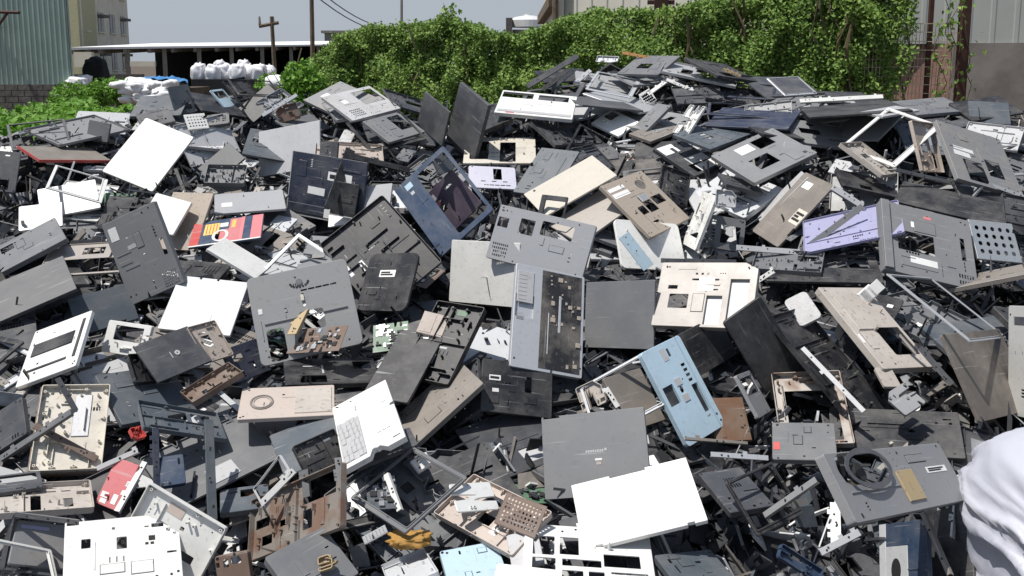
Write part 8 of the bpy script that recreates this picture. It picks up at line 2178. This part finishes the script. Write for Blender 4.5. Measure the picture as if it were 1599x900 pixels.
def special(o, kind):
    if o.pop('fcb', 0):
        o['st'] = []; o['ra'] = [(.0,.02,.13,.97,.0009,'red','printed_band'),(.68,.02,.73,.97,.0009,'pink','printed_band'),(.84,.02,.99,.97,.0009,'pink','printed_band'),(.40,.45,.68,.95,.0009,'pink','printed_band'),(.52,.05,.68,.45,.0010,'pink','printed_band'),(.0,.955,.99,.995,.0014,'white','front_lip')]
        o['ho'] = [(.33,.52,.50,.86,'o')]
        o['ra'] += [(.17,.16,.38,.60,.0013,'yellow','flag_print')]+[(.20+.045*k,.19,.215+.045*k,.57,.0018,'red' if k < 4 else 'brown','flag_stripe') for k in range(4)]+[(.385,.18,.50,.34,.0013,'white','flag_print'),(.55,.10,.61,.42,.0015,'yellow','flag_print')]
        o['_after'] = lambda ob, w, h: ring_part(ob, 'touchpad_surround', (.415-.5)*w, (.5-.69)*h, .095*w, .20*h, .012, 'white')
    if o.pop('big', 0):
        def f(ob, w, h):
            m = MB(); m.box(-.40*w, .42*w, -.06*h, -.045*h, .0003, .004, 0, .001); link('ridge', m.mesh('ridge', ['plastic']), ob, 'midgrey')
            ring_part(ob, 'emblem', .0, .34*h, .026*w, .026*w, .004, 'midgrey'); m = MB(); m.cyl(0, .34*h, .0003, .003, .02*w, 20); link('emblem_disc', m.mesh('emblem_disc', ['silver_paint']), ob, 'grey')
            m = MB()
            for k in range(9): a = math.pi*(1.05+.9*k/8); m.cyl(.09*w*math.cos(a), .34*h+.10*w*math.sin(a)*.5-.0, .0003, .0012, .004, 8)
            link('button', m.mesh('button', ['rubber']), ob, 'black')
            m = MB(); m.box(-.012*w, .02*w, .12*h, .19*h, .0004, .006, 0, .001); link('foam_pad', m.mesh('foam_pad', ['clean_plastic']), ob, 'cream')
        o['_after'] = f
    if o.pop('bars', 0): o['ho'] = []
    if o.pop('logo', 0):
        def f(ob, w, h):
            ring_part(ob, 'emblem', .06*w, -.02*h, .030*w, .030*w, .006, 'palegrey'); m = MB(); m.box(-.055*w, -.04*w, -.10*h, .06*h, .0004, .001); link('emblem_bar', m.mesh('emblem_bar', ['clean_plastic']), ob, 'palegrey')
        o['_after'] = f
    if o.pop('brand', 0):
        o['mk'] = [('silver', [(.42+.022*k, .455, .435+.022*k, .485) for k in range(8)]+[(.42+.022*k, .455, .429+.022*k, .462) for k in range(0, 8, 2)]+[(.60,.445,.62,.475)]), ('white', [(.505,.56,.57,.585)]), ('pinktan', [(.515,.60,.56,.635)])]
    if o.pop('big2', 0):
        def f(ob, w, h):
            m = MB(); r = random.Random(4)
            for k in range(26):
                x, y = r.uniform(-.45,.45)*w, r.uniform(-.02,.44)*h; s = r.uniform(.003,.016); m.box(x, x+s, y, y+s*r.uniform(.4,1.2), .0012, .002+.003*r.random(), 0, .0005)
            link('adhesive_residue', m.mesh('adhesive_residue', ['grubby']), ob, 'tan')['kind'] = 'stuff'
            m = MB()
            for k in range(6): m.box((-.02+.0)*w+k*.012*w, (-.02)*w+k*.012*w+.004*w, -.46*h, -.36*h, .0002, .0014)
            m.box(.12*w, .24*w, -.30*h, -.42*h+.0, .0002, .0014) if 0 else None
            link('button', m.mesh('button', ['clean_plastic']), ob, 'palegrey')
            m = MB(); m.box(-.43*w, -.12*w, -.47*h, -.24*h, .0003, .0026, 0, .001)
            for k in range(7): m.box((-.40+.04*k)*w, (-.385+.04*k)*w, -.45*h, -.34*h, .0025, .0034)
            link('palm_plate', m.mesh('palm_plate', ['clean_plastic']), ob, 'palegrey')
        o['_after'] = f
    if o.pop('blue', 0):
        o['ho'] = [(.46,.50,.53,.58,'o'),(.40,.40,.42,.43,.001)]; o['rc'] = [(.40,.68,.60,.93,.008,'black','touchpad_hole_shade'),(.50,.16,.80,.30,.008,'black','slot_hole_shade')]  # black floors added so the open holes read as dark shade
        o['ho'] += [(.27+.055*k, .20, .30+.055*k, .30, .001) for k in range(4)]+[(.83,.22,.85,.30,.001)]
        o['st'] = [(.05,.48,.18,.60,'palegrey')]
        o['ra'] = [(.37,.47,.45,.61,.002,'palegrey','button'),(.54,.47,.62,.61,.002,'palegrey','button'),(.07,.40,.15,.45,.001,'navy','printed_mark')]
        def f(ob, w, h):   # the rounded rear lip of the deck
            m = MB(); n = 10; vs = []; fs = []; y0 = h*.36
            for k in range(n+1):
                t = k/n; y = y0+t*h*.16; z = .0008-.020*t*t*1.4
                vs += [(-w*.5, y, z), (w*.5*(1-.0*t), y, z)]
            for k in range(n): fs.append((2*k, 2*k+1, 2*k+3, 2*k+2))
            N = len(vs); vs += [(a, b, c-.003) for a, b, c in vs]; fs += [tuple(N+q for q in f_[::-1]) for f_ in fs]; m.add(vs, fs); link('rear_lip', m.mesh('rear_lip', ['clean_plastic'], True), ob, 'skyblue')
        o['_after'] = f
    if o.pop('fan', 0):
        def f(ob, w, h):
            ring_part(ob, 'fan_ring', -.26*w, .20*h, .16*w, .27*h, .014, 'charcoal', .010)
            m = MB(); m.cyl(-.26*w, .2*h, -.03, -.01, .02, 14); link('fan_hub', m.mesh('fan_hub', ['rubber']), ob)
        o['_after'] = f
    if o.pop('ovalpad', 0):
        o['_after'] = lambda ob, w, h: (ring_part(ob, 'touchpad_rim', -.27*w, 0, .115*w, .22*h, .005, 'taupe'), ring_part(ob, 'touchpad_rim', -.27*w, 0, .09*w, .17*h, .004, 'beige'))
    if o.pop('oval', 0):
        o['ra'] = [(.02,.0,.16,.97,.002,'palegrey','side_band'),(.16,.34,.62,.97,.002,'palegrey','curved_panel')]
        o['st'] = []; 
        o['_after'] = lambda ob, w, h: (oval_part(ob, -.12*w, -.18*h, .10*w, .17*h), None)
    if o.pop('dk', 0):
        o['ho'] = [(.25,.16,.40,.44,.002),(.47,.12,.80,.38,.006),(.02,.22,.13,.40,.002)]
        o['ra'] = [(.50,.22,.78,.33,.0006,'midgrey','metal_plate')][:0]
    e = o.pop('edge', None)
    if e:
        def g(ob, w, h):
            m = MB(); m.box(-w/2-.004, w/2+.004, -h/2-.005, -h/2-.001, -.012, .002); m.box(-w/2-.005, -w/2-.001, -h/2-.001, h/2, -.010, .002); link('edge_trim', m.mesh('edge_trim', ['clean_plastic']), ob, e)
        o['_after'] = g
def ring_part(ob, name, cx, cy, rx, ry, th, col, z=.0):
    m = MB(); n = 28; pts = [(cx+rx*math.cos(2*math.pi*k/n), cy+ry*math.sin(2*math.pi*k/n), z+.0015) for k in range(n)]; vs = []; fs = []
    for x, y, zz in pts:
        dx, dy = x-cx, y-cy; L = math.hypot(dx, dy); dx /= L; dy /= L
        vs += [(x-dx*th/2, y-dy*th/2, zz-.001), (x-dx*th/2, y-dy*th/2, zz+.001), (x+dx*th/2, y+dy*th/2, zz+.001), (x+dx*th/2, y+dy*th/2, zz-.001)]
    for k in range(n):
        j = (k+1) % n
        for a in range(4): b = (a+1) % 4; fs.append((4*k+a, 4*k+b, 4*j+b, 4*j+a))
    m.add(vs, fs); return link(name, m.mesh(name, ['clean_plastic'], False), ob, col)
def oval_part(ob, cx, cy, rx, ry):
    m = MB(); n = 24; m.add([(cx+rx*math.cos(2*math.pi*k/n), cy+ry*math.sin(2*math.pi*k/n), .0024) for k in range(n)]+[(cx+rx*math.cos(2*math.pi*k/n), cy+ry*math.sin(2*math.pi*k/n), .0005) for k in range(n)], [tuple(range(n))]+[(n+k, n+(k+1)%n, (k+1)%n, k) for k in range(n)]); return link('touchpad_recess', m.mesh('touchpad_recess', ['rubber']), ob)

CNAME = dict(black='black', charcoal='charcoal', midgrey='dark grey', grey='mid grey', slate='slate blue', navy='navy', silver='silver', palegrey='pale grey', white='white', taupe='taupe', beige='beige', tan='tan', green='green', brown='brown', steel='steel grey')
def describe(used, kind, col, u, v, q, w, h, near):
    nz = abs((q@Vector((0,0,1))).z); noun = KINDS[kind][2]
    size = 'large' if w*h > .08 else ('small' if w*h < .02 else '')
    pose = 'steeply tilted' if nz < .6 else ('flat lying' if nz > .985 else ('tilted' if nz < .9 else ''))
    c = CNAME[col]
    ms = sorted(near, key=lambda m: (m[0]-u)**2+((m[1]-v)*1.3)**2)[:6]
    cands = []
    for m in ms[:6]:
        du, dv = u-m[0], v-m[1]; dist = math.hypot(du, dv)
        if abs(dv) > abs(du): rel = 'above' if dv < 0 else 'below'
        else: rel = 'left of' if du < 0 else 'right of'
        pre = 'just ' if dist < 55 else ('' if dist < 120 else 'well ')
        for ad in ('', pose, size, (size+' '+pose).strip()):
            s = ' '.join(f'{ad} {c} {noun} {pre}{rel} the {m[3]}'.split())
            if s not in cands: cands.append(s)
        a, b = ('above' if dv < 0 else 'below'), ('left' if du < 0 else 'right')
        s = ' '.join(f'{c} {noun} {a} and {b} of the {m[3]}'.split()); cands.append(s); cands.append(' '.join(f'{pose} {size} {s}'.split()))
    for s in cands:
        if s not in used and 4 <= len(s.split()) <= 16: used.add(s); return s
    return cands[0]
def build_filler():
    protos = {}; used = set(); near = [m for m in MAIN if m[3]]
    for ob, kind, col, w, h in LAYERS:
        u, v, d = project(*ob.location); tag(ob, describe(used, kind, col, u, v, ob.rotation_quaternion, w, h, near).replace(KINDS[kind][2], 'layered '+KINDS[kind][2], 1))
    for line in FILL.split():
        p = line.split(','); kind = list(KINDS)[int(p[0])]; v = int(p[1]); ci = int(p[2]); col = list(CNAME)[ci]
        x, y, z = (int(t)/1000 for t in p[3:6]); q = Quaternion([int(t)/200 for t in p[6:10]]).normalized()
        if (kind, v) not in protos:
            (w, h), b = proto(kind, v); o = assemble(KINDS[kind][0], b, col); protos[(kind, v)] = (o, w, h); first = True
        else: o = copy_tree(protos[(kind, v)][0]); first = False
        _, w, h = protos[(kind, v)]; o.color = (*COL[col], 1); o.location = (x, y, z); o.rotation_quaternion = q
        u, vv, d = project(x, y, z); tag(o, describe(used, kind, col, u, vv, q, w, h, near), KINDS[kind][1], KINDS[kind][2]+' scattered through the heap')

make_mats(); env_mats(); build_env(); build_sack(); build_core(); build_heroes(); build_filler()
# orange cloth
mo = lump('orange_rag', at(640, 842, 2.05), .036, .022, .010, 'orange_cloth', 3, .5, 3.0, sub=4, fold=.3); tag(mo, 'orange rag under the corner of the loose grey surround', 'rag')

# ---- camera, light, world ----
sc = bpy.context.scene
cd = bpy.data.cameras.new('camera'); cam = bpy.data.objects.new('camera', cd); sc.collection.objects.link(cam); sc.camera = cam
cam.location = (0, 0, EYE); cam.rotation_euler = (math.pi/2-PITCH, 0, 0); cd.sensor_width = 36; cd.lens = 36*F_PX/W_PX; cd.shift_y = -(450-PY0)/W_PX; cd.clip_start = .05; cd.clip_end = 3000
SUN = Vector((-.36, -.10, .93)).normalized()
sl = bpy.data.lights.new('sun', 'SUN'); sl.energy = 4.9; sl.angle = math.radians(.53); sl.color = (1, .96, .90); so = bpy.data.objects.new('sun', sl); sc.collection.objects.link(so); so.rotation_mode = 'QUATERNION'; so.rotation_quaternion = SUN.to_track_quat('Z', 'Y'); so.location = (-4, 0, 12)
wd = bpy.data.worlds.new('World'); sc.world = wd; wd.use_nodes = True; t = wd.node_tree; t.nodes.clear()
sk = t.nodes.new('ShaderNodeTexSky'); sk.sky_type = 'NISHITA'; sk.sun_disc = False; sk.sun_elevation = math.asin(SUN.z); sk.sun_rotation = math.atan2(SUN.x, SUN.y); sk.air_density = 1.2; sk.dust_density = 1.6; sk.ozone_density = 1.5
bg = t.nodes.new('ShaderNodeBackground'); bg.inputs[1].default_value = .08
hz = t.nodes.new('ShaderNodeMix'); hz.data_type = 'RGBA'; tcw = t.nodes.new('ShaderNodeTexCoord'); sxyz = t.nodes.new('ShaderNodeSeparateXYZ'); t.links.new(tcw.outputs['Generated'], sxyz.inputs[0]); mr = t.nodes.new('ShaderNodeMapRange'); mr.inputs[1].default_value = .05; mr.inputs[2].default_value = .55; mr.inputs[3].default_value = .90; mr.inputs[4].default_value = .12; t.links.new(sxyz.outputs[2], mr.inputs[0]); t.links.new(mr.outputs[0], hz.inputs[0]); t.links.new(sk.outputs[0], hz.inputs[6]); hz.inputs[7].default_value = (5.2, 5.75, 6.6, 1); t.links.new(hz.outputs[2], bg.inputs[0])   # thin grey-blue overcast veil
ow = t.nodes.new('ShaderNodeOutputWorld'); t.links.new(bg.outputs[0], ow.inputs[0])
vs_ = sc.view_settings; vs_.view_transform = 'Standard'; vs_.look = 'None'; vs_.exposure = .08; vs_.gamma = 1; vs_.use_curve_mapping = False
sc.cycles.max_bounces = 4; sc.cycles.diffuse_bounces = 2; sc.cycles.use_denoising = True
